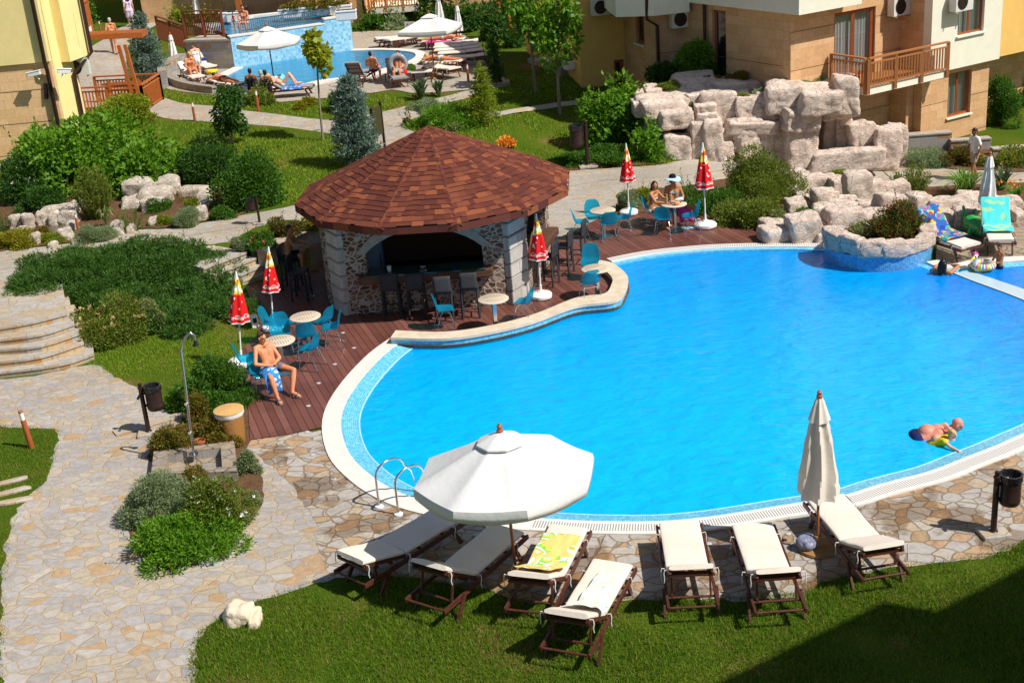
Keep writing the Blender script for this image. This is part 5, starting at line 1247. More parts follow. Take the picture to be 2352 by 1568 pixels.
fA, lA = fac(Q_, C2); fB, lB = fac(R_, Q_); fC, lC = fac(S_, R_); fD, lD = fac(T_, S_)
hA = (fA.u(q('3',1868,0)[0], 2), ZB_+1.2, fA.u(q('3',1976,0)[0], 2), fA.hit(*q('3',1920,85))[1])
fA.wall(ab, 'wall', M['sand'], 0, lA-.36, ZB_, TOP-.3, [hA]); fA.window(ab, hA, 'door', 1, .1, False)
fB.wall(ab, 'wall', M['sand'], 0, lB, ZB_, TL)
hC = (fC.u(q('3',1258,0)[0], 2), fC.hit(*q('3',1290,355))[1], fC.u(q('3',1326,0)[0], 2), fC.hit(*q('3',1290,355))[1]+1.7)
fC.wall(ab, 'wall', M['sand'], 0, lC-.36, ZB_, TL, [hC]); fC.window(ab, hC, 'window', 1, .1, False)
hD = (fD.u(q('3',1072,0)[0], 2), ZB_+1.4, lD-.05, ZB_+4.3)
fD.wall(ab, 'wall', M['yellow2'], 0, lD, ZB_, TL, [hD]); fD.window(ab, hD, 'door', 1, .12, False, sill=False)
fE, lE = fac(U_, T_); fE.wall(ab, 'wall', M['yellow2'], 0, lE-.36, ZB_, TL)
for fc, L_ in ((fA, lA-.4), (fB, lB)):
 for zz in (1.3, 2.6, 3.9):
  mb = MB(); mb.bar(fc.pt(.02, ZB_+1.0+zz, 0), fc.pt(L_, ZB_+1.0+zz, 0), .006, .02); mb.build('cladding_joint', M['groove'], ab)
aircon(fB, ab, *q('3',1595,145)); aircon(fD, ab, *q('3',960,50))
zo = fB.hit(*q('3',1600,80))[1]
o1 = [R_+Vector((-1.4,-.3)), R_+Vector((-.1,-.75)), Q_+Vector((.2,-.75)), Q_+Vector((.2,.6)), R_+Vector((-1.6,3.0))]
mb = MB(); mb.prism(o1, zo, TL+.4); mb.build('oriel', M['cream'], ab)
zo2 = fA.hit(*q('4',545,95))[1]
d30 = Vector((math.cos(R(30)), math.sin(R(30)))); n30 = Vector((d30.y, -d30.x))
o2 = [Q_+Vector((.25,-.65))-d30*.1, C2+n30*.75-d30*.35, C2+n30*.75+d30*2.4, C2+d30*2.4-n30*.3, Q_+d30*.6]
mb = MB(); mb.prism(o2, zo2, TL+.4); mb.build('oriel', M['cream'], ab)
pipe_(ab, [fB.pt(.05, ZB_, .12), fB.pt(.05, zo-.45, .12), fB.pt(-.5, zo-.12, .5), fB.pt(-.5, TL, .75)]); pipe_(ab, [fA.pt(fA.u(q('3',1825,0)[0],2), ZB_, .1), fA.pt(fA.u(q('3',1825,0)[0],2), TOP, .1)])
mb = MB()
rp = [PUp.plan(uL-6, -.4), PUp.plan(uR+7, -.4), PUp.plan(uR+7, -9), PUp.plan(uL-6, -9)]
mb = MB(); mb.prism([PRc.plan(u2+.4, -.5), PRc.plan(12, -.5), PRc.plan(12, -9), PRc.plan(u2+.4, -9)], TOP-.3, TOP); mb.build('roof', M['pipe'], ab); mb = MB(); mb.prism([PRc.plan(u2+.3, -9), U_, T_+Vector((.4,.6)), S_+Vector((.5,.5)), R_+Vector((.6,.8)), Q_+Vector((.6,.6)), PRc.plan(u2+.3, -.6)], TL-.3, TL); mb.build('roof', M['pipe'], ab)
pp = fD.pt(.3, 0, 1.4)
def flowerbox(px, py, w, label, z=None, ang=15, h=.32, d=.36, fl=0):
 p = gp(px, py) if z is None else gz(px, py, z); t = empty('flower_box', p, R(ang), label, 'planter', 'white flower boxes'); mb = MB(); mb.box((0,0,h*.5+.03), (w,d,h), taper=1.0); mb.box((0,0,h-.02), (w+.05,d+.05,.05)); mb.box((0,0,.02),(w-.1,d-.06,.04)); mb.build('box', M['white_plastic'], t, bevel=.01)
 mb = MB(); mb.box((0,0,h+.02),(w-.06,d-.06,.02)); mb.build('soil', M['soil'], t); return t
plz = float(H(fD.plan(2).x, fD.plan(2).y))
pz = gp(*q('3',930,590)).z
mb = MB(); w_ = [gp(*q('3',650,612)), gp(*q('3',1190,560))]; A_, B_ = Vector((w_[0].x, w_[0].y)), Vector((w_[1].x, w_[1].y)); nn_ = Vector((-(B_-A_).y, (B_-A_).x)).normalized()
mb.prism([A_, B_, B_+nn_*3, A_+nn_*3], pz-.8, pz+.42); tag(mb.build('porch_plinth', M['stone_wall']), 'grey stone porch plinth carrying white flower boxes in the building shade', 'plinth')
for zx, zy, w_, lb in [(770,552,.95,'largest white flower box, front left on the shaded porch plinth'),(925,528,.5,'small square white flower box in the middle of the porch plinth'),(1088,512,.95,'white flower box at the right end of the porch plinth by the door'),(690,535,.6,'white flower box partly hidden behind the front left one on the plinth')]:
 flowerbox(*q('3', zx, zy), w_, lb, pz+.43)
for zx, zy, zt, lb in [(742,480,-60,'brown timber porch post beside the young maple crown'),(255,250,-60,'brown timber porch post far back behind the tree'),(165,235,-60,'slim timber post at the dark porch left of the trees')]:
 p = gp(*q('3', zx, zy+60)); t = empty('timber_post', p, R(15), lb, 'post'); mb = MB(); mb.bar((0,0,-.2),(0,0,6),.16); mb.build('post_shaft', M['timber'], t); mb = MB(); mb.bar((-.9,0,3.2),(.9,0,3.2),.1,.14); mb.build('cross_beam', M['timber'], t)
lb_ = empty('apartment_building', (0,0,0), 0, 'yellow apartment building with stone clad ground floor at the left edge', 'building')
cL = gp(158, 352); cL = gz(158, 352, cL.z); FL = Facade(cL, 4); zg = cL.z-1.0
zyl = FL.hit(*q('1',310,402))[1]
FL.wall(lb_, 'wall', M['sand2'], -9, 0, zg, zyl)
for yy in (600, 812, 1015):
 zz = FL.hit(*q('1',100,yy))[1]; mb = MB(); mb.bar(FL.pt(-9, zz, 0), FL.pt(-.02, zz, 0), .006, .025); mb.build('cladding_joint', M['groove'], lb_)
FL2 = Facade(FL.plan(0, .10), 4); FL2.wall(lb_, 'upper_wall', M['yellow'], -9, .0, zyl, 13)
FLs = Facade(FL.plan(0, -.36), 80); FLs.wall(lb_, 'wall', M['yellow'], 0, 1.6, zg, 13)
e1 = FLs.plan(1.6, .0); FLt = Facade(e1+Vector((.4,.0)), 78); FLt.wall(lb_, 'upper_wall', M['yellow'], -1.1, .55, zyl-.2, 13); FLu = Facade(e1+Vector((0,.05)), 113); FLu.wall(lb_, 'wall', M['sand'], 0, 9, zg, 13)
u1 = FLs.u(q('1',455,0)[0], 2);
pipe_(lb_, [FL.pt(-.12, zg, .14), FL.pt(-.12, zyl-.3, .14), FL.pt(-.12, zyl, .24), FL.pt(-.12, 13, .24)], .07)
pa = FLt.pt(-1.05, zyl, .12); pipe_(lb_, [FLs.pt(1.1, zg, .12), FLs.pt(1.1, zyl-.7, .12), FLt.pt(.2, zyl-.1, .15), FLt.pt(.2, 13, .15)], .07)
for nm, zx, zy, off in (('camera', 250, 470, .4), ('camera', 425, 455, .4)):
 u_, z_ = FL.hit(*q('1', zx, zy)); c_ = FL.pt(u_, z_, off); t = empty('security_camera', c_, R(180 if zx < 300 else 20), 'white security camera on the left wall pointing left' if zx < 300 else 'white security camera at the wall corner pointing right', 'camera')
 mb = MB(); mb.box((.05,0,0),(.44,.15,.13),Matrix.Rotation(R(8),3,'Y')); mb.box((.07,0,.08),(.50,.18,.025),Matrix.Rotation(R(8),3,'Y')); mb.build('housing', M['white_plastic'], t, bevel=.01)
 mb = MB(); mb.tube([(.27,0,-.04),(.285,0,-.042)], .055, 12); mb.build('lens', M['black'], t)
 mb = MB(); mb.tube([(0,0,-.07),(-.05,0,-.16),(-.1,.0,-.2)], .02, 6); mb.build('bracket', M['white_plastic'], t)
mb = MB(); mb.tube([FL.pt(FL.hit(*q('1',300,545))[0], FL.hit(*q('1',300,545))[1], .06), FL.pt(FL.hit(*q('1',305,645))[0], FL.hit(*q('1',305,645))[1], .06)], .07, 8); mb.build('wall_lamp', M['pipe'], lb_)
fac_ = Facade(e1+Vector((.05,.25)), 4); aircon(fac_, lb_, *q('1',520,430), w=.8)
bq = empty('balcony', (0,0,0)); bq.parent = lb_
zb = zyl+.25; n0_ = gz(*q('1',515,312), zb-.1); n1_ = gz(*q('1',603,205), zb-.1); A0 = Vector((n0_.x, n0_.y)); A1 = Vector((n1_.x, n1_.y)); A1 = A0+(A1-A0)*min(1, 4.5/(A1-A0).length)
lf = Vector((-1.0, .15))
mb = MB(); mb.prism([A0, A1, A1+lf*2, A0+lf], zb-.1, zb+.14); mb.build('slab', M['cream'], bq)
railing(bq, A0+(A1-A0)*.02, A1, zb+.1, 1.0, m='timber', posts=3); railing(bq, A0+lf*.95, A0, zb+.1, 1.0, m='timber')
hl = (2.2, zb+1.6, 2.9, zb+3.2)
pg = empty('timber_pergola', (0,0,0), 0, 'orange timber pergola with slatted beam and tall posts beside the left building', 'pergola')
pb = gp(*q('1',955,745)); pzz = pb.z
post0 = Vector((pb.x-.25, pb.y+.2)); bt = onY(*q('1',855,290), pb.y+.2).z
tl0 = onY(*q('1',590,262), pb.y+.2); tr0 = onY(*q('1',935,250), pb.y+.2)
for dx in (-.12, .12):
 mb = MB(); mb.bar((post0.x+dx-.25, post0.y, bt), (post0.x+dx, post0.y, pzz), .12); mb.build('post', M['timber'], pg)
for i in range(6):
 mb = MB(); y_ = pb.y+.2+i*.16; mb.bar((tl0.x-.6, y_, tl0.z+.12), (tr0.x, y_, tr0.z+.12), .09, .2); mb.build('beam', M['timber'], pg)
tf = empty('timber_fence', (0,0,0), 0, 'orange timber balustrade round the small terrace below the pergola', 'fence')
t0, t1, t2 = gp(*q('1',505,760)), gp(*q('1',950,735)), gp(*q('1',885,600))
railing(tf, (t0.x, t0.y), (t1.x, t1.y), pzz, 1.05, m='timber', posts=3); railing(tf, (t1.x, t1.y), (t1.x+.15, t1.y+2.4), pzz, 1.05, m='timber', posts=2)
t3 = (t1.x+.15, t1.y+2.4); railing(tf, (t0.x+.2, t0.y+2.4), t3, pzz, 1.05, m='timber', posts=3)
t = empty('garden_bench', (t0.x+1.6, t0.y+1.3, pzz), R(5), 'timber bench on the small fenced terrace by the left building', 'bench')
mb = MB(); [mb.box((0,-.2+.1*i,.45),(1.3,.08,.03)) for i in range(5)]; mb.build('seat', M['timber'], t); mb = MB(); [mb.box((0,.26,.6+.12*i),(1.3,.03,.09)) for i in range(3)]; mb.build('backrest', M['timber'], t)
for s in (-1,1): mb = MB(); mb.box((s*.58,0,.22),(.07,.45,.44)); mb.box((s*.58,.26,.5),(.07,.05,.95)); mb.build('leg', M['timber'], t)
tb = empty('apartment_building', (0,0,0), 0, 'tan building with balcony and flower boxes behind the upper pool', 'building')
g0 = gp(*q('2',1500,135)); FT = Facade(g0, -2); uL_ = FT.u(q('2',1055,0)[0], 3); uM = FT.u(q('2',1460,0)[0], 3)
FT.wall(tb, 'wall', M['sand'], uL_, uM, g0.z-1, 13); FTr = Facade(FT.plan(uM, -2.2), -2); FTr.wall(tb, 'wall', M['sand'], -.0, 9, g0.z-1, 13); FTs = Facade(FT.plan(uM, -.36), 88); FTs.wall(tb, 'wall', M['sand'], 0, 1.9, g0.z-1, 13)
zb2 = FT.hit(*q('2',1650,60))[1]; bq = empty('balcony', (0,0,0)); bq.parent = tb
u9 = FT.u(q('2',1805,0)[0], 3); mb = MB(); mb.prism([FT.plan(uM+.2, .4), FT.plan(u9, .4), FT.plan(u9, -2.2), FT.plan(uM+.2, -2.2)], zb2-.12, zb2+.14); mb.build('slab', M['cream'], bq)
railing(bq, FT.plan(uM+.2, .36), FT.plan(u9, .36), zb2+.1, 1.0, m='timber', posts=4)
aircon(FT, tb, *q('2',1255,12)); pipe_(tb, [FT.pt(uM-.1, g0.z-1, .1), FT.pt(uM-.1, 13, .1)])
FTl = Facade(FT.plan(uL_, -3.5), -2); FTl.wall(tb, 'wall', M['sand'], -9, 3, g0.z-1, 13); mb = MB(); mb.prism([FT.plan(uL_-9,-3.9), FT.plan(uM+10,-3.9), FT.plan(uM+10,-10), FT.plan(uL_-9,-10)], 12.7, 13); mb.build('roof', M['pipe'], tb)
yb_ = empty('apartment_building', (0,0,0), 0, 'distant tan building beyond the lawn at the top left', 'building')
gy = gp(225, -6); FYy = Facade(gy, -8); FYy.wall(yb_, 'wall', M['yellow2'], -8, 6, gy.z-1, 12)
def shadow_block(pts, z, ext, label, holes=0):
 """outline whose roof edge throws the shadow polygon pts (ground plan)"""
 k = z/SDv.z; return [Vector((p.x+SDv.x*k, p.y+SDv.y*k)) for p in pts]
SDv = Vector((.887*math.cos(R(50)), -.46*math.cos(R(50)), math.sin(R(50)))).normalized()
s_ = [gz(1500,1640), gz(1646,1568), gz(2026,1383), gz(2127,1415), gz(2352,1300), gz(2700,1150)]
ro_ = shadow_block(s_, 10.4, 0, ''); far_ = [ro_[-1]+Vector((14,-2)), ro_[-1]+Vector((14,-26)), ro_[0]+Vector((3,-16))]
nb = empty('apartment_building', (0,0,0), 0, 'cream apartment wing at the near right casting a shadow on the lawn', 'building')
mb = MB(); mb.prism(ro_+far_, -.5, 10.2); mb.build('wall', M['cream'], nb); mb = MB(); mb.prism(ro_+far_, 10.202, 10.4); mb.build('roof', M['pipe'], nb)
LM = {
 'green': leafmat('leaf_bright_green', [(0.079,0.190,0.010), (0.123,0.281,0.014), (0.175,0.363,0.022), (0.096,0.214,0.012), (0.228,0.412,0.036)]),
 'mid': leafmat('leaf_mid_green', [(0.044,0.124,0.012), (0.070,0.173,0.016), (0.105,0.231,0.022), (0.052,0.140,0.012)]),
 'dark': leafmat('leaf_dark_green', [(.032,.095,.014), (.05,.13,.018), (.075,.17,.024), (.04,.105,.014)]),
 'juniper': leafmat('leaf_juniper', [(.045,.115,.018), (.065,.16,.024), (.10,.21,.03), (.055,.13,.02), (.13,.25,.035)]),
 'lime': leafmat('leaf_lime', [(.20,.27,.012), (.28,.34,.02), (.16,.24,.015), (.34,.36,.03)]),
 'olive': leafmat('leaf_olive', [(.11,.16,.018), (.16,.22,.025), (.21,.27,.035), (.13,.18,.02), (.27,.30,.05)]),
 'grey': leafmat('leaf_grey_green', [(.22,.29,.12), (.28,.35,.17), (.33,.40,.22), (.16,.23,.09)]),
 'spruce': leafmat('leaf_blue_spruce', [(.16,.25,.20), (.22,.32,.26), (.28,.38,.31), (.11,.18,.13), (.09,.15,.10)]),
 'gold': leafmat('leaf_golden', [(.24,.24,.012), (.34,.31,.02), (.18,.20,.012), (.42,.34,.03)]),
 'maple': leafmat('leaf_maple', [(.30,.36,.02), (.40,.42,.03), (.24,.32,.02), (.48,.44,.04)]),
 'rust': leafmat('leaf_rust_tipped', [(.11,.19,.02), (.20,.11,.02), (.10,.20,.02), (.34,.14,.02), (.17,.24,.03)]),
 'redtip': leafmat('leaf_red_tipped', [(0.052,0.116,0.014), (0.070,0.148,0.019), (0.350,0.049,0.030), (0.105,0.181,0.024), (0.052,0.099,0.014)]),
 'bicolor': leafmat('leaf_cream_edged', [(.35,.36,.14), (.12,.19,.03), (.48,.46,.22), (.08,.15,.025)]),
 'strap': leafmat('leaf_strap', [(0.088,0.198,0.024), (0.158,0.314,0.036), (0.123,0.247,0.030), (0.228,0.396,0.060)]),
 'strapgrey': leafmat('leaf_yucca', [(.07,.12,.05), (.12,.18,.08), (.09,.15,.06)]),
 'heather': leafmat('leaf_heather', [(0.175,0.140,0.024), (0.280,0.181,0.030), (0.123,0.132,0.024), (0.350,0.198,0.036)]),
 'flow_w': leafmat('petal_white', [(.80,.80,.76), (.85,.84,.80)], trans=.2), 'flow_y': leafmat('petal_yellow', [(.62,.42,.06), (.70,.36,.05), (.55,.42,.10)], trans=.2),
 'flow_o': leafmat('petal_orange', [(.75,.25,.03), (.8,.38,.05)], trans=.2), 'flow_r': leafmat('petal_red', [(.55,.03,.03), (.6,.10,.08)], trans=.2), 'flow_c': leafmat('flower_head_cream', [(.45,.36,.16), (.38,.26,.10), (.52,.44,.22)], trans=.2)}
M['bark'] = mat('grey_bark', (.20,.16,.12), .9, .1, 0, (.30,.25,.20), 9, .7, 30, (1,1,.2), .02)
M['stem'] = mat('brown_stem', (.10,.065,.04), .9, .1)
def leaves(C, N, ln, wd, rng, up=.0, droop=0.0, jit=.5, kind='leaf'):
 """C (n,3) leaf bases, N (n,3) outward directions -> diamond leaves lying round those directions"""
 n = len(C)
 D = N+rng.normal(0, jit, (n,3)); D[:,2] += up-droop; D /= np.linalg.norm(D, axis=1, keepdims=True)+1e-9
 S = np.cross(D, rng.normal(0, 1, (n,3))); S /= np.linalg.norm(S, axis=1, keepdims=True)+1e-9
 L = (ln*rng.uniform(.6, 1.3, n))[:,None]; W = (wd*rng.uniform(.7, 1.25, n))[:,None]
 U = np.cross(S, D); bend = U*L*.12
 V = np.stack([C, C+D*L*.45+S*W*.5+bend, C+D*L, C+D*L*.45-S*W*.5+bend], 1).reshape(-1, 3)
 F = np.arange(4*n).reshape(n, 4); return V, F
def crown_points(rng, lobes, n, shell=.75):
 """points through a set of ellipsoid lobes (c, r), denser towards the outside"""
 w = np.array([r[0]*r[1]+r[1]*r[2]+r[0]*r[2] for c, r in lobes]); w = w/w.sum()
 k = rng.choice(len(lobes), n, p=w)
 c = np.array([l[0] for l in lobes])[k]; r = np.array([l[1] for l in lobes])[k]
 d = rng.normal(0, 1, (n,3)); d /= np.linalg.norm(d, axis=1, keepdims=True)
 rad = shell+(1.08-shell)*rng.random(n)**.7
 return c+d*r*rad[:,None], d
def lobes_for(rng, w, dp, h, nl, base=.0, ls=.42, dome=True):
 out = []
 for i in range(nl):
  for _ in range(30):
   p = rng.uniform(-1, 1, 3)
   if dome: p[2] = abs(p[2])
   if (p**2).sum() < 1: break
  s = ls*rng.uniform(.75, 1.2)
  out.append((np.array([p[0]*w/2*(1-s*.55), p[1]*dp/2*(1-s*.55), base+p[2]*(h-base)*(1-s*.6) if dome else base+(p[2]*.5+.5)*(h-base)*(1-s)+s*(h-base)/2]), np.array([w/2*s, dp/2*s, (h-base)*s*(.62 if dome else .5)])))
 return out
_pc = [0]
def bush(px, py, wpx, hpx, m, label, name='shrub', leaf=.09, lw=.5, dens=1.0, nl=14, ls=.42, jit=.55, up=.25, droop=0, depth=.8, cat='shrub', group=None, z=None, flowers=None, spiky=0, parent=None, flat=False):
 """px,py: photo point of the middle of the base; wpx,hpx: size in photo units"""
 p = gp(px, py) if z is None else gz(px, py, z); _pc[0] += 1; rng = np.random.default_rng(1000+_pc[0])
 S = scl(p); w = wpx/S; dp = w*depth; hv = hpx/S
 h = max(.15, (hv-dp*.05)/.93) if not flat else max(.1, (hv-dp*.33)/.93)
 w *= 1.1; dp *= 1.1; p = Vector((p.x, p.y+dp*.36, p.z))
 p.z = float(H(p.x, p.y)) if z is None else z
 rt = empty(name, p, 0, label, cat, group)
 if not spiky and name in ('shrub', 'large_shrub', 'border_shrub', 'flowering_shrub'): spiky = 22
 lb = lobes_for(rng, w, dp, h, nl, 0, ls)
 area = w*h+w*dp*.6+dp*h; n = int(min(26000, max(120, dens*area*5.2/(leaf*leaf*lw))))
 C, N = crown_points(rng, lb, n, .55)
 C[:,2] = np.maximum(C[:,2], .01)
 V, F = leaves(C, N, leaf, leaf*lw, rng, up, droop, jit)
 if spiky:
  k = spiky; cc, nn = crown_points(rng, lb, k, 1.0); keep = cc[:,2] > h*.35; cc = cc[keep]; nn = nn[keep]; Vs = []
  for c0, n0 in zip(cc, nn):
   d0 = np.array([n0[0]*.5, n0[1]*.5, .9]); L_ = rng.uniform(.5, 1.2)*leaf*4; m_ = 12; t = np.linspace(0, 1, m_)[:,None]
   v_, f_ = leaves(c0+d0*t*L_, np.tile(d0*.6, (m_,1)), leaf*.8, leaf*.8*lw, rng, 0, 0, .6); Vs.append(v_)
  if Vs: V = np.vstack([V]+Vs); F = np.arange(len(V)).reshape(-1, 4)
 o = npmesh('foliage', V, F, LM[m], rt)
 mb = MB()
 for i in range(5):
  c = lb[i % len(lb)][0]; mb.tube([(c[0]*.15, c[1]*.15, -.1), (c[0]*.5, c[1]*.5, c[2]*.5), (c[0], c[1], c[2])], [.02, .014, .006], 5)
 mb.build('stem', M['stem'], rt)
 if flowers:
  fm, cnt, fs = flowers; cc, nn = crown_points(rng, lb, cnt*2, 1.0); keep = (cc[:,2] > h*.25); cc = cc[keep][:cnt]; nn = nn[keep][:cnt]; Vs = []
  for c0, n0 in zip(cc, nn):
   m_ = 7; v_, f_ = leaves(np.tile(c0+n0*leaf*.25, (m_,1)), np.tile(n0*.4+np.array([0,-.1,.6]), (m_,1)), fs, fs*.6, rng, 0, 0, .8); Vs.append(v_)
  V2 = np.vstack(Vs); fo = npmesh('blossoms', V2, np.arange(len(V2)).reshape(-1, 4), LM[fm], rt)
 return rt
def straps(px, py, wpx, hpx, m, label, name='strap_plant', n=60, w=.035, arch=.9, z=None, cat='plant', group=None, flowers=None):
 """clump of long arching leaves"""
 p = gp(px, py) if z is None else gz(px, py, z); _pc[0] += 1; rng = np.random.default_rng(3000+_pc[0]); S = scl(p); rad = wpx/S/2; h = hpx/S*.9
 rt = empty(name, p, 0, label, cat, group); Vs = []; Fs = []; b = 0
 for i in range(n):
  a = rng.uniform(0, 2*math.pi); out = rad*rng.uniform(.25, 1.05); hh = h*rng.uniform(.6, 1.05); st = np.array([math.cos(a), math.sin(a), 0]); sd = np.array([-math.sin(a), math.cos(a), 0]); c0 = st*rad*.12*rng.random()
  K = 6; v = []
  for k in range(K+1):
   t = k/K; r_ = out*t**1.2; zz = hh*(math.sin(t*math.pi*.5*(1+arch*.55*(out/rad)))); ww = w*(1-t**2)*.5*rng.uniform(.9,1.1)+.001
   c = c0+st*r_+np.array([0,0,zz]); v += [c-sd*ww, c+sd*ww]
  Vs += v; Fs += [[b+2*k, b+2*k+1, b+2*k+3, b+2*k+2] for k in range(K)]; b += 2*(K+1)
 npmesh('foliage', np.array(Vs), np.array(Fs), LM[m], rt)
 if flowers:
  fm, cnt, fs = flowers; Vq = []
  for i in range(cnt):
   a = rng.uniform(0, 6.28); r_ = rad*rng.uniform(.1, 1); c = np.array([math.cos(a)*r_, math.sin(a)*r_, h*rng.uniform(.7, 1.15)]); v_, f_ = leaves(np.tile(c, (7,1)), np.tile(np.array([0,-.2,.7]), (7,1)), fs, fs*.5, rng, 0, 0, .8); Vq.append(v_)
  V2 = np.vstack(Vq); npmesh('blossoms', V2, np.arange(len(V2)).reshape(-1,4), LM[fm], rt)
 return rt
def spikes(px, py, wpx, hpx, m, label, name='upright_shrub', n=55, z=None, leaf=.06, spread=.9, cat='shrub', lw=.22):
 """shrub of many upright feathery stems"""
 p = gp(px, py) if z is None else gz(px, py, z); _pc[0] += 1; rng = np.random.default_rng(5000+_pc[0]); S = scl(p); rad = wpx/S/2; h = hpx/S*.95
 rt = empty(name, p, 0, label, cat); Vs = []; mb = MB()
 for i in range(n):
  a = rng.uniform(0, 6.283); r_ = rad*math.sqrt(rng.random()); st = np.array([math.cos(a), math.sin(a)*.8, 0]); hh = h*rng.uniform(.55, 1.05)*(1-.35*(r_/rad)**2)
  b0 = np.append(st[:2]*r_*.35, -.02); tp = np.append(st[:2]*r_*spread, hh); m_ = int(26*max(.5, hh/.8)); t = np.sort(rng.random(m_))[:,None]
  ctr = b0+(tp-b0)*t+np.array([0,0,1])*0
  d = (tp-b0)/np.linalg.norm(tp-b0); v_, f_ = leaves(ctr, np.tile(d*.9, (m_,1)), leaf, leaf*lw, rng, .1, 0, .5); Vs.append(v_)
  if i % 6 == 0: mb.tube([tuple(b0), tuple((b0+tp)/2), tuple(tp)], [.009,.006,.003], 4)
 V = np.vstack(Vs); npmesh('foliage', V, np.arange(len(V)).reshape(-1,4), LM[m], rt); mb.build('stem', M['stem'], rt); return rt
def conifer(px, py, wpx, hpx, m, label, name='conifer', leaf=.10, n=9000, power=1.0, z=None, lw=.3, loose=.5, skirt=.0, tiers=0, cat='tree'):
 p = gp(px, py) if z is None else gz(px, py, z); _pc[0] += 1; rng = np.random.default_rng(7000+_pc[0]); S = scl(p); R0 = wpx/S/2; h = hpx/S/.95
 rt = empty(name, p, 0, label, cat)
 nb = 150; Vs = []
 for i in range(nb):
  t = rng.random()**.85; a = rng.uniform(0, 6.283)
  if tiers: t = (math.floor(t*tiers)+rng.uniform(.0,.55))/tiers
  rr = R0*((1-t)**power)*rng.uniform(.75, 1.08)+.03; z0 = h*(skirt+(1-skirt)*t)
  st = np.array([math.cos(a), math.sin(a), 0]); k = max(8, int(n/nb*(.35+1.3*(1-t)))); s = rng.random(k)**.6
  ctr = np.outer(s*rr, st)+np.array([0,0,z0]); ctr[:,2] += s*rr*(loose-.25)-s**2*rr*.15; ctr += rng.normal(0, .05+.10*rr, (k,3))*np.array([1,1,.55])
  d = np.tile(st*.7+np.array([0,0,.55]), (k,1)); v_, f_ = leaves(ctr, d, leaf, leaf*lw, rng, .0, 0, .55); Vs.append(v_)
 tip = np.column_stack([rng.normal(0,.02,60), rng.normal(0,.02,60), h*(.9+.12*rng.random(60))]); v_, f_ = leaves(tip, np.tile([0,0,1.], (60,1)), leaf, leaf*lw, rng, 0, 0, .4); Vs.append(v_)
 V = np.vstack(Vs); npmesh('crown', V, np.arange(len(V)).reshape(-1,4), LM[m], rt)
 mb = MB(); mb.tube([(0,0,-.2),(0,0,h*.5),(0,0,h*.97)], [.05+.02*h, .03+.008*h, .008], 8); mb.build('trunk', M['bark'], rt, True); return rt
def tree(base, top, crown_c, cw, chh, m, label, name='young_tree', leaf=.16, n=2600, nl=16, rtr=.035, droop=0, lw=.62, ls=.36, jit=.6):
 """base: photo point of the trunk foot; crown_c: photo centre of the crown; cw,chh its size"""
 p = gp(*base); _pc[0] += 1; rng = np.random.default_rng(9000+_pc[0]); rt = empty(name, p, 0, label, 'tree')
 c = onY(crown_c[0], crown_c[1], p.y); S = scl(c); w = cw/S; hh = chh/S/.96; cc = np.array([c.x-p.x, 0, c.z-p.z])
 lb = []
 for i in range(nl):
  while True:
   v = rng.uniform(-1,1,3)
   if (v**2).sum() < 1: break
  s = ls*rng.uniform(.7,1.25); lb.append((cc+v*np.array([w/2,w/2*.9,hh/2])*(1-s*.6), np.array([w/2*s,w/2*s,hh/2*s*.9])))
 C, N = crown_points(rng, lb, n, .45); V, F = leaves(C, N, leaf, leaf*lw, rng, 0, droop+.15, jit); npmesh('crown', V, F, LM[m], rt)
 mb = MB(); bz = cc[2]-hh*.45; mb.tube([(0,0,-.2),(cc[0]*.25,0,bz*.5),(cc[0]*.6,0,bz),(cc[0],0,cc[2]+hh*.25)], [rtr*1.25, rtr, rtr*.85, rtr*.3], 8)
 for l in lb[:9]: mb.tube([(cc[0]*.7, 0, bz+(l[0][2]-bz)*.25), tuple((l[0]+np.array([cc[0]*.7,0,bz+(l[0][2]-bz)*.3]))/2), tuple(l[0])], [rtr*.45, rtr*.3, rtr*.12], 5)
 mb.build('trunk', M['bark'], rt, True); return rt
def bed(pts, dz=.02, z=None, hf=None, name='planting_bed', m='soil'): return sheet(name, rough_poly(dpoly(pts, True, .2, z), .05, .15), M[m], dz, .3, hf=hf)
bed([(300,1180),(330,1290),(400,1308),(480,1280),(560,1210),(600,1165),(597,1090),(590,1060),(545,1040),(360,1110)])
bed([(345,1060),(350,1030),(420,965),(470,930),(560,925),(575,1000),(540,1045),(430,1050)], .014)
bed([(-60,575),(0,578),(90,566),(165,558),(250,543),(311,528),(401,523),(476,508),(556,493),(630,440),(560,395),(400,395),(250,400),(100,430),(-60,440)], .022)
bed([(1420,485),(1440,440),(1560,432),(1680,412),(1760,410),(1830,470),(1760,540),(1735,505),(1620,497),(1520,492),(1440,490)], .04)
bed([(535,575),(560,530),(640,506),(735,508),(736,532),(690,555),(615,585)], .78, hf=lambda x, y: np.zeros(np.shape(x)))
bed([(1800,400),(1950,412),(2133,432),(2352,423),(2500,440),(2500,520),(2352,500),(2150,505),(1980,470),(1850,440)], .05)
bed([(2060,378),(2130,384),(2190,390),(2352,396),(2500,396),(2500,345),(2270,345),(2150,340),(2070,345)], .03)
bed([(1270,393),(1320,392),(1424,384),(1518,377),(1540,350),(1480,345),(1400,352),(1290,372)], .03)
bush(365,1212,165,125,'grey','rounded grey lavender bush at the left of the near flower bed','lavender_bush', .055, .3, 1.5, 20)
bush(420,1302,260,92,'green','sprawling bright green shrub at the near tip of the flower bed','spreading_shrub', .085, .35, 1.5, 26, .36, .6, .3, spiky=60)
bush(510,1235,165,150,'olive','tall white flowering shrub at the right of the near flower bed','flowering_shrub', .055, .5, 1.3, 20, flowers=('flow_w', 45, .05))
bush(445,1145,75,75,'rust','rust coloured shrub in the near flower bed behind the lavender','shrub', .055, .5, 1.2, 9)
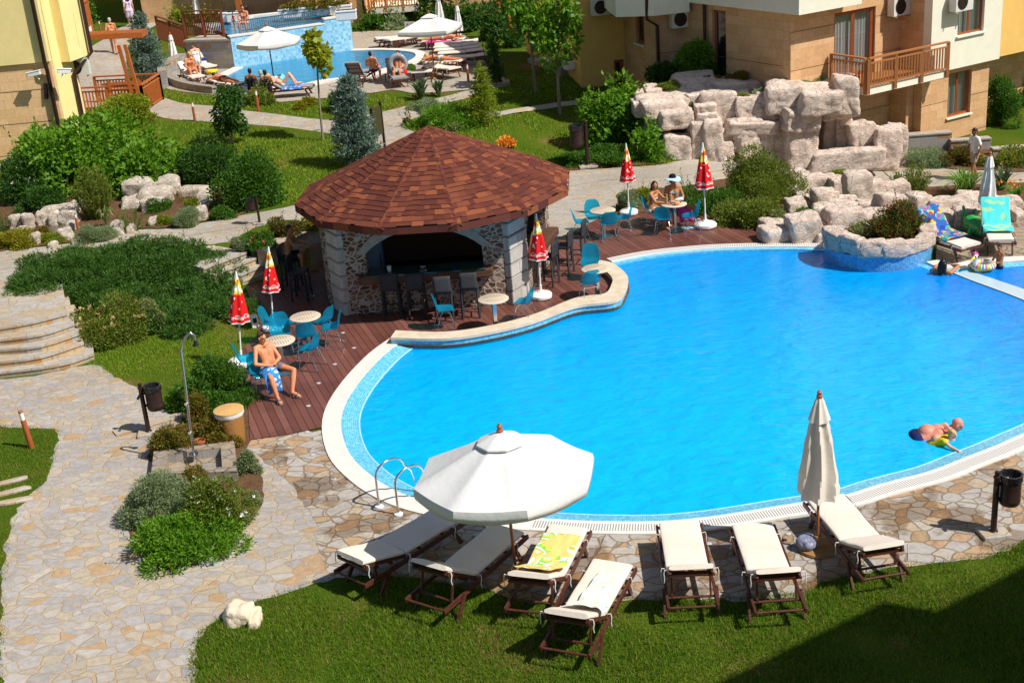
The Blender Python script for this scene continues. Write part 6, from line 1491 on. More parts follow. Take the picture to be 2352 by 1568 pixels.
bush(570,1095,52,62,'grey','small grey green tuft beside the shower tray','ground_plant', .05, .35, 1.3, 8)
bush(578,1165,44,40,'grey','low grey tuft at the right edge of the near flower bed','ground_plant', .045, .35, 1.3, 7)
bush(545,1215,55,45,'grey','dusty green tuft at the lower right edge of the near flower bed','ground_plant', .045, .35, 1.2, 7)
bush(395,1055,130,95,'rust','copper tinged shrub left of the outdoor shower','shrub', .05, .55, 1.3, 14)
bush(500,1035,110,75,'rust','copper tinged shrub between the shower and the wicker basket','shrub', .05, .55, 1.3, 10)
bush(455,975,50,80,'rust','orange tipped upright shrub behind the shower pole','shrub', .05, .5, 1.1, 9)
bush(485,950,195,112,'mid','dense dark green shrub on the lawn behind the shower','shrub', .065, .5, 1.4, 26, .36, spiky=70)
JP = [(181,623,162,53),(250,624,158,45),(332,623,147,64),(398,634,143,61),(89,648,143,58),(144,660,147,60),(211,653,135,51),(278,653,140,49),(354,664,152,55),(438,653,148,69),(507,664,143,69),(103,690,165,67),(184,694,135,59),(250,693,152,60),(340,689,162,58),(414,692,142,62),(481,692,151,65),(88,713,159,52),(158,723,139,53),(231,724,155,60),(294,721,139,67),(356,723,152,55),(443,710,141,67),(494,714,126,45),(246,746,135,70),(320,739,147,66),(410,739,123,55),(469,743,135,65),(530,740,127,46),(282,773,131,60),(372,768,144,62),(423,775,129,45)]
jb = empty('juniper_bank', gp(300,680), 0, 'wide spreading dark green juniper bank beside the stone steps', 'shrub'); jb['kind'] = 'thing'
for i, (x, y, w_, h_) in enumerate(JP):
 b = bush(x, y, w_, h_, 'juniper', None, 'juniper_clump', .11, .22, .9, 12, .36, .6, .35, spiky=45, depth=.75)
 for k_ in ('label','category','group'):
  if k_ in b: del b[k_]
 wl = b.location.copy(); b.parent = jb; b.location = wl-jb.location
bush(255,800,175,120,'olive','shrub with tan flat flower heads beside the left stone steps','flowering_shrub', .07, .45, 1.4, 22, flowers=('flow_c', 60, .11))
bush(340,770,85,85,'bicolor','cream variegated shrub below the juniper bank','variegated_shrub', .06, .5, 1.2, 12, ls=.38)
bush(585,575,95,50,'mid','low flowering shrub at the left end of the bed behind the bar','shrub', .07, .5, 1.1, 9, z=.8, flowers=('flow_r', 30, .06))
bush(650,548,85,48,'redtip','pink flowered shrub in the bed behind the bar','shrub', .07, .5, 1.1, 9, z=.8)
bush(715,532,60,42,'gold','yellow green shrub nearest the bar in the raised bed','shrub', .07, .5, 1.1, 8, z=.8)
bush(548,575,40,36,'grey','small grey shrub at the corner of the deck steps','shrub', .06, .4, 1.1, 6, z=.8)
bush(210,455,400,190,'green','large bright green shrub spreading in front of the left building','large_shrub', .20, .55, 1.15, 34, .30, .7, .15, .1, spiky=0)
bush(95,430,170,130,'green','leafy bright green shrub with long arching shoots at the left building corner','large_shrub', .20, .5, 1.0, 18, .32, .7, .2, spiky=30)
bush(285,300,150,75,'lime','yellow green shrub top by the small timber terrace','shrub', .13, .5, 1.1, 16)
bush(65,470,150,110,'dark','dark shrub dotted with white blossom at the left edge','flowering_shrub', .11, .5, 1.2, 18, flowers=('flow_w', 70, .10))
bush(90,490,120,60,'dark','low dark green shrub below the blossom at the left','shrub', .09, .5, 1.2, 12)
bush(470,430,160,130,'dark','dark loose shrub between the bright one and the round dark one','shrub', .12, .4, 1.1, 20, spiky=20)
bush(565,485,150,165,'mid','round dense green shrub beside the litter bin at the lawn edge','shrub', .10, .5, 1.5, 26)
spikes(225,502,118,135,'olive','tall feathery rosemary clump in the rock garden','rosemary_bush', 190, leaf=.11)
spikes(305,530,75,65,'mid','dark spiky low shrub right of the striped grass','low_juniper', 45, leaf=.08, spread=1.2)
straps(247,523,50,52,'bicolor','yellow striped grass tuft in the rock garden','striped_grass', 45, .05)
bush(207,560,88,48,'grey','rounded grey cushion plant by the path in the rock garden, left one','cushion_plant', .05, .3, 1.6, 14, depth=.8)
bush(423,525,66,52,'grey','rounded grey cushion plant by the path beside the lime one','cushion_plant', .05, .3, 1.6, 12)
bush(377,518,40,32,'lime','small lime green cushion plant in the rock garden','cushion_plant', .055, .5, 1.3, 8)
bush(112,563,58,32,'lime','lime green cushion plant between white stones','cushion_plant', .055, .5, 1.3, 8)
bush(35,575,105,45,'gold','yellow ground cover at the left end of the rock garden','ground_plant', .06, .5, 1.3, 12)
bush(95,540,34,20,'heather','orange tinted tuft by the little garden pond','ground_plant', .06, .4, 1.1, 6)
bush(505,507,70,36,'mid','low green mat plant below the round dense shrub','ground_plant', .07, .4, 1.3, 9)
bush(365,490,60,36,'mid','low green juniper among the limestone slabs','low_juniper', .07, .3, 1.2, 8)
spikes(430,463,80,36,'heather','red brown heather among the limestone slabs','heather', 45, leaf=.06, spread=1.2)
spikes(8,535,50,55,'juniper','dark spiky plant at the left frame edge of the rock garden','low_juniper', 30, leaf=.09)
bush(440,478,36,22,'lime','tiny lime tuft among the limestone slabs','ground_plant', .055, .5, 1.1, 5)
mb = MB(); pw_ = dpoly([(85,532),(140,520),(185,520),(185,535),(130,545),(90,545)], True, .2); mb.prism(pw_, gp(140,535).z, gp(140,535).z+.05); tag(mb.build('garden_pond', M['pondwater'] if 'pondwater' in M else mat('pond_water', (.10,.085,.05), .1, .5)), 'tiny brown pond among the ledges of the left rock garden', 'pond')
tree((530,330), (528,200), (528,255), 90, 120, 'dark', 'small weeping mulberry with a mop of hanging dark leaves', 'weeping_tree', .15, 2600, 16, .05, .9, .6, .4)
tree((741,322), (730,80), (729,122), 66, 98, 'maple', 'slim young maple with yellow green leaves beside the far pool', 'young_maple', .24, 650, 14, .035, .3, .75, .34)
conifer(822,380,102,190,'spruce','wide blue grey juniper tree behind the bar roof','blue_juniper', .13, 15000, .55, loose=.9)
conifer(348,195,80,150,'spruce','narrow blue spruce beside the timber pergola','blue_spruce', .15, 11000, .6, loose=.8)
conifer(1112,285,75,125,'lime','feathery yellow green conifer right of the far lawn path','golden_conifer', .16, 4200, .8, loose=.3, tiers=9, lw=.22)
bush(1030,300,160,60,'green','spreading bright green juniper on the lawn behind the bar roof','spreading_juniper', .15, .25, 1.0, 18, .36, .5, .4, spiky=50)
bush(1045,305,50,22,'bicolor','small pale variegated shrub at the lawn edge behind the roof','variegated_shrub', .11, .5, 1.0, 7)
conifer(1138,195,28,95,'dark','thin columnar cypress by the far path','columnar_cypress', .12, 2500, .28, loose=1.2)
straps(968,228,70,50,'strapgrey','spiky yucca clump beside the far loungers, left one','yucca', 55, .09, .4)
straps(1008,222,55,42,'strapgrey','spiky yucca clump beside the far loungers, right one','yucca', 45, .09, .4)
bush(975,262,80,30,'grey','low silver ground cover at the far path junction','silver_plant', .08, .35, 1.2, 10)
bush(940,290,26,24,'redtip','small dark red shrub beside the far path junction','shrub', .11, .5, 1.0, 6)
bush(600,245,75,55,'olive','loose olive green bush in front of the far pool loungers','shrub', .12, .5, 1.1, 12)
bush(702,252,60,30,'gold','low yellow green mound on the far lawn strip','cushion_plant', .10, .5, 1.2, 9)
bush(775,262,62,52,'dark','dark clipped bush beside the wicker basket by the far pool','shrub', .11, .5, 1.2, 11)
bush(1165,345,48,26,'flow_o','small golden orange shrub on the lawn right of the bar roof','golden_shrub', .09, .5, 1.0, 7)
tree((1286,264), (1280,0), (1275,65), 118, 190, 'green', 'young tree with airy light green crown, right of the pair', 'young_tree', .22, 1700, 22, .06, .25, .6, .30)
tree((1230,211), (1215,0), (1213,35), 92, 150, 'green', 'young tree with airy light green crown, left of the pair', 'young_tree', .22, 1300, 18, .06, .25, .6, .30)
bush(1420,345,165,165,'green','big leafy bright green bush at the left end of the waterfall','large_shrub', .20, .55, 1.15, 30, .32, .7, .1, .1)
bush(1495,375,85,95,'green','leafy green bush spilling over the cave at the waterfall end','large_shrub', .17, .55, 1.0, 14, .34, .7, .1, .1)
bush(1385,385,170,40,'mid','low dark green ground cover along the path by the litter bin','ground_cover', .09, .4, 1.4, 20, .34)
bush(1300,385,90,30,'mid','low green ground cover at the lawn end behind the bar','ground_cover', .09, .4, 1.4, 12)
bush(1760,475,185,140,'olive','tall loose olive shrub behind the right deck edge','tall_shrub', .085, .35, 1.1, 26, .34, .6, .4, spiky=90)
bush(1640,495,150,70,'mid','green shrub along the back of the deck behind the red umbrella','shrub', .085, .4, 1.2, 18, spiky=30)
bush(1735,530,170,75,'olive','autumn tinted low shrub at the back corner of the deck','shrub', .08, .4, 1.2, 18)
spikes(1575,480,110,95,'mid','tall thin willowherb like stems behind the women','upright_perennial', 40, leaf=.10, spread=1.0, cat='plant')
bush(1442,485,62,52,'grey','round grey green shrub at the path edge by the left far red umbrella','shrub', .06, .35, 1.5, 12, z=.03)
bush(1480,470,45,40,'lime','yellow green shrub behind the dark haired woman','shrub', .07, .5, 1.1, 8)
bush(1243,545,34,50,'lime','small yellow green shrub behind the bar stools on the right','shrub', .07, .5, 1.1, 7)
spikes(2090,458,105,88,'olive','upright feathery green shrub on the rockery behind the planter','rosemary_bush', 170, leaf=.12)
straps(2215,450,150,60,'strap','mass of arching day lily leaves behind the right loungers','day_lily', 170, .05, .9)
straps(2300,440,90,62,'strapgrey','spiky dark yucca behind the furled white umbrella','yucca', 60, .08, .3)
straps(2330,460,90,45,'strap','leaves with orange flowers at the right border behind the loungers','day_lily', 60, .045, .8, flowers=('flow_o', 16, .08))
bush(2080,555,130,90,'redtip','dark shrub with red flowers filling the round planter','planter_shrub', .075, .5, 1.1, 18, z=.40, spiky=40, flowers=('flow_r', 22, .06))
bush(1985,545,70,40,'bicolor','pale yellow green plant at the left of the round planter','planter_shrub', .06, .5, 1.1, 9, z=.40)
bush(1795,530,65,45,'bicolor','small cream green plant between boulders at the deck corner','ground_plant', .06, .5, 1.1, 8)
bush(1925,412,50,22,'lime','lime green tuft on top of the low rockery','ground_plant', .08, .5, 1.1, 7)
bush(1850,520,70,40,'mid','low green mat beside the boulders at the deck back corner','ground_plant', .07, .4, 1.2, 8)
bush(2130,385,120,50,'grey','grey green lavender bank below the garden wall','lavender_bush', .08, .3, 1.4, 14)
bush(2215,385,95,55,'redtip','dark shrub with red orange flowers behind the walking man','flowering_shrub', .08, .5, 1.1, 12, flowers=('flow_o', 30, .07))
bush(2330,388,120,55,'olive','yellow flowered low shrub at the right border','flowering_shrub', .08, .5, 1.1, 12, flowers=('flow_y', 30, .07))
bush(2310,295,95,120,'mid','soft dark green conifer mass at the right end of the building','large_shrub', .11, .3, 1.1, 20, .36)
bush(2345,245,90,90,'mid','soft green conifer behind the right end of the building','large_shrub', .12, .3, 1.1, 14, .36)
def on_rock(zx, zy, w_, h_, m, lb, nm='rock_plant', kind=bush, **kw):
 Y = Yw+kw.pop('dy', 1.5); p = onY(*q('K', zx, zy), Y); return kind(*q('K', zx, zy), w_, h_, m, lb, nm, z=p.z, **kw)
def bush_at(pos, w, h, m, label, name, leaf, lw, dens=1.2, nl=10, depth=.8, spiky=0, cat='plant'):
 _pc[0] += 1; rng = np.random.default_rng(12000+_pc[0]); rt = empty(name, pos, 0, label, cat); lb = lobes_for(rng, w, w*depth, h, nl, 0, .42); area = w*h*2+w*w*.6; n = int(min(15000, max(100, dens*area*5.2/(leaf*leaf*lw))))
 C, N = crown_points(rng, lb, n, .5); V, F = leaves(C, N, leaf, leaf*lw, rng, .3, 0, .55); npmesh('foliage', V, F, LM[m], rt)
 mb = MB(); mb.tube([(0,0,-.15),(0,0,h*.6)], [.02,.01], 5); mb.build('stem', M['stem'], rt); return rt
for zx, zy, dy, w_, h_, m, lb in [(610,165,1.6,1.5,.5,'grey','grey green tuft in the middle of the waterfall top'),(825,150,1.3,1.3,.55,'grey','left of two grey green tufts above the waterfall overhang'),(905,112,1.9,1.4,.6,'grey','right of two grey green tufts above the waterfall overhang'),
  (470,100,3.0,2.0,.75,'heather','rusty heather at the upper middle of the waterfall'),(370,105,3.0,1.3,.5,'heather','rusty heather at the upper left of the waterfall'),(150,110,2.6,1.2,.3,'olive','low olive mat at the upper left edge of the waterfall'),(520,175,1.2,.7,.3,'lime','lime tuft in the waterfall joint'),(735,70,3.0,1.6,.45,'lime','lime foliage in the top hollow of the waterfall'),(188,178,1.9,.7,.25,'grey','tiny grey tuft on the left ledge of the waterfall'),(255,205,1.6,.5,.35,'olive','small olive tuft in a left waterfall joint')]:
 bush_at(onY(*q('K', zx, zy), Yw+dy-.25)+Vector((0,0,.02)), w_*.66, h_*.9, m, lb, 'rock_plant', .07, .35)
for zx, zy, w_, h_, m, lb in [(1750,580,2.6,2.2,'green','light green spruce by the shaded entrance door'),(1480,640,2.2,1.3,'dark','dark shrub at the foot of the drainpipe corner'),(1600,700,2.4,.9,'mid','fern like shrub behind the left top of the waterfall'),(2050,600,3.4,1.2,'dark','dark green mass below the shaded wall behind the waterfall'),(2230,590,3.2,.9,'green','pale leaved shrub below the shaded wall right of the door')]:
 p = onY(*q('3', zx, zy), Yw+4.3); p.z -= .15; bush_at(p, w_*.62, h_*.62, m, lb, 'wall_shrub', .13, .4, 1.1, 14, .7, cat='shrub')
for x, y, w_, h_, m, lb in [(430,45,90,55,'olive','olive shrub mass behind the far timber railing'),(475,40,70,50,'green','green shrub beside the furled umbrella at the top'),(410,60,50,32,'lime','yellow shrub left of the far timber railing'),(480,58,75,18,'gold','strip of yellow flowers behind the far timber railing'),
  (205,55,55,50,'strap','leafy plant at the top left lawn corner'),(860,72,75,30,'mid','flower border in front of the tan building'),(905,68,60,26,'grey','grey green border plants left of the warning sign'),(1010,60,90,75,'dark','dark hedge behind the far loungers'),(1075,75,90,90,'dark','dark evergreen right of the furled far umbrellas'),(1140,95,80,90,'dark','dark evergreen in the building shade behind the far path'),(1190,110,60,80,'dark','dark spruce in the shade left of the young trees'),(1165,60,110,80,'dark','tall dark planting in front of the shaded porch'),(955,20,60,40,'dark','dark shrub at the shaded end of the tan building')]:
 bush(x, y, w_, h_, m, lb, 'border_shrub', .22, .45, .9, 12)
def skinmat(n, c): return mat(n, c, .45, .3, 0, .07, 12)
SK = {'tan': skinmat('sunburnt_skin', (.66,.255,.125)), 'pink': skinmat('fair_skin', (.72,.40,.27)), 'brown': skinmat('brown_skin', (.34,.135,.06)), 'red': skinmat('reddened_skin', (.70,.27,.19)), 'dark': skinmat('dark_skin', (.10,.045,.025)), 'olive': skinmat('tanned_skin', (.46,.20,.09))}
def clothmat(n, c, **k): return mat(n, c, .85, .1, 0, .1, 6, .3, 30, **k)
CL = {'grey': clothmat('grey_cloth', (.17,.16,.19)), 'white': clothmat('white_cloth', (.80,.80,.80)), 'khaki': clothmat('khaki_cloth', (.42,.36,.25)), 'red': clothmat('red_cloth', (.62,.03,.02)), 'teal': clothmat('teal_cloth', (.02,.48,.62)), 'black': clothmat('black_cloth', (.015,.015,.017)), 'lilac': clothmat('lilac_cloth', (.70,.55,.72)), 'pinkred': clothmat('red_flower_cloth', (.68,.12,.10)), 'blue': clothmat('pale_blue_cloth', (.45,.72,.85)), 'yellow': clothmat('yellow_cloth', (.80,.58,.02)), 'navy': clothmat('navy_cloth', (.02,.03,.12)), 'purple': clothmat('magenta_cloth', (.55,.06,.30))}
HR = {'dark': mat('dark_hair', (.012,.009,.008), .4, .4, 0, .3, 60), 'brown': mat('brown_hair', (.07,.035,.018), .5, .3, 0, .3, 60), 'blond': mat('blond_hair', (.55,.36,.13), .5, .3, 0, .2, 60), 'grey': mat('grey_hair', (.50,.48,.45), .6, .3, 0, .2, 60)}
M['eye'] = mat('dark_eye', (.02,.015,.012), .3); M['lip'] = mat('lip', (.40,.10,.08), .5)
def blob(shapes, vox, name, m, parent, it=6, fac=.5):
 """one continuous surface grown from overlapping shapes"""
 mb = MB()
 for s_ in shapes:
  if s_[0] == 'c': mb.capsule(s_[1], s_[2], s_[3], s_[4], 12)
  else: mb.ell(s_[1], s_[2], 14, 10, s_[3] if len(s_) > 3 else None)
 o = mb.build(name, m, None); md = o.modifiers.new('r', 'REMESH'); md.mode = 'VOXEL'; md.voxel_size = vox
 sm = o.modifiers.new('s', 'SMOOTH'); sm.iterations = it; sm.factor = fac
 bpy.context.view_layer.update()
 me = bpy.data.meshes.new_from_object(o.evaluated_get(bpy.context.evaluated_depsgraph_get())); me.name = name
 me.polygons.foreach_set('use_smooth', [True]*len(me.polygons))
 bpy.data.objects.remove(o); o = bpy.data.objects.new(name, me); link(o, parent)
 if not me.materials: me.materials.append(m)
 return o
V3 = Vector
def hand(sh, w, d, s, curl=.35, side=None):
 d = V3(d).normalized(); side = V3(side).normalized() if side is not None else d.cross(V3((0,0,1)))
 if side.length < .1: side = V3((1,0,0))
 side.normalize(); n = side.cross(d).normalized()
 if n.z > 0: n = -n
 w = V3(w); k = w+d*.085*s
 for u in (-.022, .0, .022): sh.append(('c', w+side*u*.6*s, k+side*u*s, .016*s, .0135*s))
 for u, L in ((-.030,.062), (-.0105,.075), (.0095,.080), (.029,.070)):
  a = k+side*u*s; b = a+(d*math.cos(curl*.5)+n*math.sin(curl*.5))*L*.55*s; c = b+(d*math.cos(curl*1.5)+n*math.sin(curl*1.5))*L*.5*s
  sh.append(('c', a, b, .0095*s, .0088*s)); sh.append(('c', b, c, .0088*s, .0075*s))
 a = w+d*.025*s+side*.026*s; b = a+(d*.6+side*.65+n*.3).normalized()*.042*s; sh.append(('c', a, b, .012*s, .0105*s)); sh.append(('c', b, b+(d*.9+side*.15+n*.25).normalized()*.032*s, .0105*s, .0085*s))
def foot(sh, an, toe, s):
 an, toe = V3(an), V3(toe); hl = V3((an.x, an.y, toe.z))-(toe-an).normalized()*.045*s; hl.z = toe.z+.012*s
 sh += [('c', an, hl, .036*s, .034*s), ('c', an, (an+toe)/2+V3((0,0,.012*s)), .036*s, .034*s), ('c', hl, toe, .032*s, .026*s)]
 f = (toe-an); f.z = 0; f.normalize(); sd = V3((-f.y, f.x, 0))
 sh += [('c', (an+toe)/2+sd*.012*s, toe+sd*.022*s, .028*s, .018*s), ('c', (an+toe)/2-sd*.012*s, toe-sd*.02*s, .028*s, .018*s)]
def figure(label, J, skin='tan', s=1.0, vox=.013, hair=('short','dark'), clothes=(), group=None, fat=1.0, female=False, cut=None, curl=.35, hside=None):
 J = {k: V3(v) for k, v in J.items()}
 hc = (J['hipL']+J['hipR'])/2; sc_ = (J['shL']+J['shR'])/2; base = V3((hc.x, hc.y, min(v.z for k, v in J.items() if k != 'look')))
 J = {k: (v-base if k != 'look' else v) for k, v in J.items()}; hc -= base; sc_ -= base
 rt = empty('person', base, 0, label, 'person', group)
 tw = s*fat; sh = []
 ax = (J['shR']-J['shL']).normalized(); up = (sc_-hc).normalized(); fw = ax.cross(up) if True else None; fw = -fw if False else fw
 hx = (J['hipR']-J['hipL']).normalized()
 for sd, h_, s__ in ((-1, J['hipL'], J['shL']), (1, J['hipR'], J['shR'])):
  ch = s__*.72+hc*.28; ch = ch-ax*sd*.055*s
  wa = hc.lerp(sc_, .38)+ax*sd*.065*s*fat
  sh += [('c', h_, wa, .095*tw*(1.05 if female else .98), .085*tw*(.88 if female else 1.02)), ('c', wa, ch, .085*tw*(.88 if female else 1.02), .098*tw), ('c', ch, s__-ax*sd*.02*s, .09*s, .055*s)]
  sh += [('c', s__, sc_.lerp(J['neck'], .4), .056*s, .055*s)]
  L_ = 'L' if sd < 0 else 'R'
  kn, an, to = J['kn'+L_], J['an'+L_], J['to'+L_]; el, wr, hd = J['el'+L_], J['wr'+L_], J.get('hd'+L_)
  sh += [('c', h_, kn, .088*s*(fat*.5+.5), .057*s), ('c', kn, kn.lerp(an, .33), .055*s, .060*s), ('c', kn.lerp(an, .33), an, .060*s, .036*s)]; foot(sh, an, to, s)
  sh += [('c', s__, el, .051*s, .040*s), ('c', el, el.lerp(wr, .3), .041*s, .042*s), ('c', el.lerp(wr, .3), wr, .042*s, .028*s)]
  hand(sh, wr, (hd-wr) if hd is not None else (wr-el), s, curl, hside if hside is None else hside*sd)
 sh += [('e', hc+V3((0,0,0)), (.135*tw,.105*tw,.10*tw), Matrix.Rotation(math.atan2(hx.y, hx.x), 3, 'Z'))]
 if fat > 1.05: sh += [('e', hc.lerp(sc_, .35)+fw*.045, (.13*tw,.12*tw,.13*tw))]
 if female:
  for sd in (-1,1): sh += [('e', hc.lerp(sc_, .74)+ax*sd*.07*s+fw*.085*s, (.055*s,.05*s,.05*s))]
 lk = J['look'].normalized(); hd_ = J['head']; rt_ = lk.cross(V3((0,0,1)));
 if rt_.length < .1: rt_ = ax.copy()
 rt_.normalize(); hu = rt_.cross(lk).normalized(); mr = Matrix((rt_, lk, hu)).transposed()
 hp = lambda x, y, z: hd_+mr @ V3((x*s, y*s, z*s))
 sh += [('c', sc_.lerp(J['neck'], .5), hp(0,-.015,-.05), .056*s, .052*s), ('e', hp(0,-.012,.025), (.074*s,.094*s,.088*s), mr), ('e', hp(0,.022,-.045), (.056*s,.066*s,.072*s), mr), ('e', hp(0,.055,-.095), (.03*s,.026*s,.022*s), mr),
           ('c', hp(0,.086,.012), hp(0,.104,-.026), .011*s, .017*s), ('e', hp(.076,-.005,-.012), (.014*s,.024*s,.033*s), mr), ('e', hp(-.076,-.005,-.012), (.014*s,.024*s,.033*s), mr), ('e', hp(0,.078,-.062), (.025*s,.014*s,.011*s), mr), ('c', hp(-.04,.082,.025), hp(.04,.082,.025), .012*s, .012*s)]
 body = blob(sh, vox, 'body', SK[skin], rt, 5, .45)
 for sx in (-1, 1):
  mb = MB(); mb.ell(hp(.031*sx,.087,.008), (.013*s,.007*s,.008*s), 8, 6, mr); mb.build('eye', M['eye'], rt, True)
 mb = MB(); mb.ell(hp(0,.092,-.062), (.022*s,.006*s,.007*s), 8, 6, mr); mb.build('mouth', M['lip'], rt, True)
 k, hc_ = hair
 if k != 'bald':
  hs = [('e', hp(0,-.026,.042), (.080*s,.092*s,.082*s), mr), ('e', hp(0,-.05,-.01), (.078*s,.065*s,.085*s), mr)]
  if k == 'long':
   for x in (-.055,0,.055): hs += [('c', hp(x,-.06,.0), hp(x*1.2,-.095,-.2), .05*s, .04*s)]
   hs += [('c', hp(.07,-.02,.02), hp(.082,-.03,-.12), .03*s, .022*s), ('c', hp(-.07,-.02,.02), hp(-.082,-.03,-.12), .03*s, .022*s)]
  if k == 'bun': hs += [('e', hp(0,-.11,.07), (.045*s,.045*s,.045*s), mr)]
  if k == 'curly':
   rr = random.Random(4)
   for i in range(26): a = rr.uniform(0,6.28); b_ = rr.uniform(.0,1.2); hs += [('e', hp(.072*math.cos(a)*math.cos(b_), -.03+.085*math.sin(a)*math.cos(b_), .035+.07*math.sin(b_)), (.024*s,)*3)]
  blob(hs, .012*max(s,.8), 'hair', HR[hc_], rt, 4)
 g = .014*s
 def thigh(t): return [('c', J['hip'+L_], J['hip'+L_].lerp(J['kn'+L_], t), .093*s*(fat*.5+.5)+g, (.093-.03*t)*s+g) for L_ in 'LR']
 pel = lambda e=g: [('e', hc, (.137*tw+e,.108*tw+e,.10*tw+e), Matrix.Rotation(math.atan2(hx.y, hx.x), 3, 'Z')), ('c', J['hipL'], J['hipR'], .097*tw+e, .097*tw+e)]
 for c, cm in clothes:
  if c == 'shorts': blob(pel()+thigh(.62), .014, 'shorts', CL[cm], rt, 4)
  elif c == 'trunks': blob(pel()+thigh(.30), .014, 'swimming_trunks', CL[cm], rt, 4)
  elif c == 'briefs': blob(pel(.008), .013, 'swim_briefs', CL[cm], rt, 4)
  elif c in ('shirt', 'top', 'vest', 'swimsuit', 'dress'):
   ts = []
   for sd, h_, s__ in ((-1, J['hipL'], J['shL']), (1, J['hipR'], J['shR'])):
    ch = s__*.72+hc*.28-ax*sd*.055*s; wa = hc.lerp(sc_, .38)+ax*sd*.065*s*fat; L_ = 'L' if sd < 0 else 'R'
    ts += [('c', h_, wa, .095*tw+g, .087*tw+g), ('c', wa, ch, .087*tw+g, .10*tw+g)]
    if c in ('shirt', 'dress'): ts += [('c', ch, s__, .09*s+g, .058*s+g), ('c', s__, s__.lerp(J['el'+L_], .62 if c == 'shirt' else .25), .058*s+g, .055*s+g), ('c', s__, sc_.lerp(J['neck'], .25), .06*s+g, .058*s)]
    if c == 'vest': ts += [('c', ch, s__.lerp(ch, .15), .095*s+g*2, .07*s+g)]
    if c == 'dress': ts += [('c', h_, h_.lerp(J['kn'+L_], .75), .11*s+g, .12*s+g)]
   if female and c != 'vest':
    for sd in (-1,1): ts += [('e', hc.lerp(sc_, .74)+ax*sd*.07*s+fw*.085*s, (.06*s,.055*s,.055*s))]
   if c == 'dress': ts += pel(.03)+[('c', J['knL'].lerp(J['hipL'], .35), J['knR'].lerp(J['hipR'], .35), .11*s, .11*s)]
   blob(ts, .014, {'shirt':'t_shirt','top':'tank_top','vest':'float_vest','swimsuit':'swimsuit','dress':'dress'}[c], CL[cm], rt, 4)
  elif c == 'bikini':
   ts = [('e', hc.lerp(sc_, .74)+ax*sd*.07*s+fw*.09*s, (.058*s,.05*s,.05*s)) for sd in (-1,1)]
   n_ = 14; ring = []
   for i in range(n_):
    a = 2*math.pi*i/n_; a2 = 2*math.pi*(i+1)/n_; c0 = hc.lerp(sc_, .70)
    f_ = lambda t: c0+ax*math.cos(t)*.158*tw+fw*math.sin(t)*.108*tw
    ts.append(('c', f_(a), f_(a2), .013, .013))
   blob(ts, .010, 'bikini_top', CL[cm], rt, 2); blob(pel(.007), .013, 'bikini_bottom', CL[cm], rt, 3)
  elif c == 'sandals':
   for L_ in 'LR':
    a, t = J['an'+L_], J['to'+L_]; d = (t-a); d.z = 0; d.normalize(); h0 = V3((a.x, a.y, t.z-.03*s))-d*.05*s; mb = MB(); mb.bar(h0, V3((t.x, t.y, t.z-.03*s))+d*.03*s, .095*s, .022); so_ = mb.build('sandal', M['sandal'], rt, bevel=.008)
    sdv = V3((-d.y, d.x, 0))
    for f_, w_ in ((.3, .075), (.75, .085)):
     c_ = V3((a.x, a.y, 0)).lerp(V3((t.x, t.y, 0)), f_); mb = MB(); z0 = t.z-.02*s; mb.tube([c_+sdv*w_*.62+V3((0,0,z0)), c_+sdv*w_*.45+V3((0,0,t.z+.045*s)), c_+V3((0,0,t.z+.062*s)), c_-sdv*w_*.45+V3((0,0,t.z+.045*s)), c_-sdv*w_*.62+V3((0,0,z0))], .012, 6); mb.build('strap', M['sandal'], so_, True)
 return rt, J, hp
M['sandal'] = mat('grey_sandal', (.16,.15,.15), .7)
def place(T, loc, rz, s=1.0, rx=None):
 m = Matrix.Rotation(rz, 3, 'Z'); loc = V3(loc); out = {}
 for k, v in T.items():
  v = V3(v)
  if rx is not None and k != 'look0': v = rx @ v
  out[k] = (m @ v) if k == 'look' else loc+(m @ v)*s
 return out
def stand(walk=0.0, arms=.0, look=(0,1,0), lean=0):
 w = walk
 return {'hipL':(-.09,0,.90),'hipR':(.09,0,.90),'knL':(-.10,.03+w*.6,.49),'knR':(.10,.03-w*.35,.49),'anL':(-.10,w*.9,.09),'anR':(.10,-w*1.1,.10+abs(w)*.15),'toL':(-.11,.17+w*.9,.035),'toR':(.11,.15-w*1.0,.04),
     'shL':(-.185,lean,1.42),'shR':(.185,lean,1.42),'neck':(0,lean+.01,1.50),'head':(0,lean+.03,1.62),'look':look,'elL':(-.24,-.02-w*.5+lean,1.13),'elR':(.24,-.02+w*.5+lean,1.13),'wrL':(-.25,.08-w*.5+lean,.90),'wrR':(.25,.08+w*.6+lean,.90)}
def sit(lean=-.12, knee=.45, spread=.13, look=(0,1,0), arms='lap', zs=.0):
 d = {'hipL':(-.095,0,.07),'hipR':(.095,0,.07),'knL':(-spread,knee,.10),'knR':(spread,knee,.10),'anL':(-spread,knee-.02,-.35),'anR':(spread,knee-.02,-.35),'toL':(-spread-.02,knee+.14,-.405),'toR':(spread+.02,knee+.14,-.405),
     'shL':(-.185,lean,.56),'shR':(.185,lean,.56),'neck':(0,lean+.01,.64),'head':(0,lean+.04,.765),'look':look}
 if arms == 'lap': d.update({'elL':(-.26,lean+.10,.29),'elR':(.26,lean+.10,.29),'wrL':(-.12,.22,.20),'wrR':(.12,.22,.20)})
 if arms == 'table': d.update({'elL':(-.24,lean+.17,.36),'elR':(.24,lean+.17,.36),'wrL':(-.10,lean+.42,.34),'wrR':(.12,lean+.42,.34)})
 return d
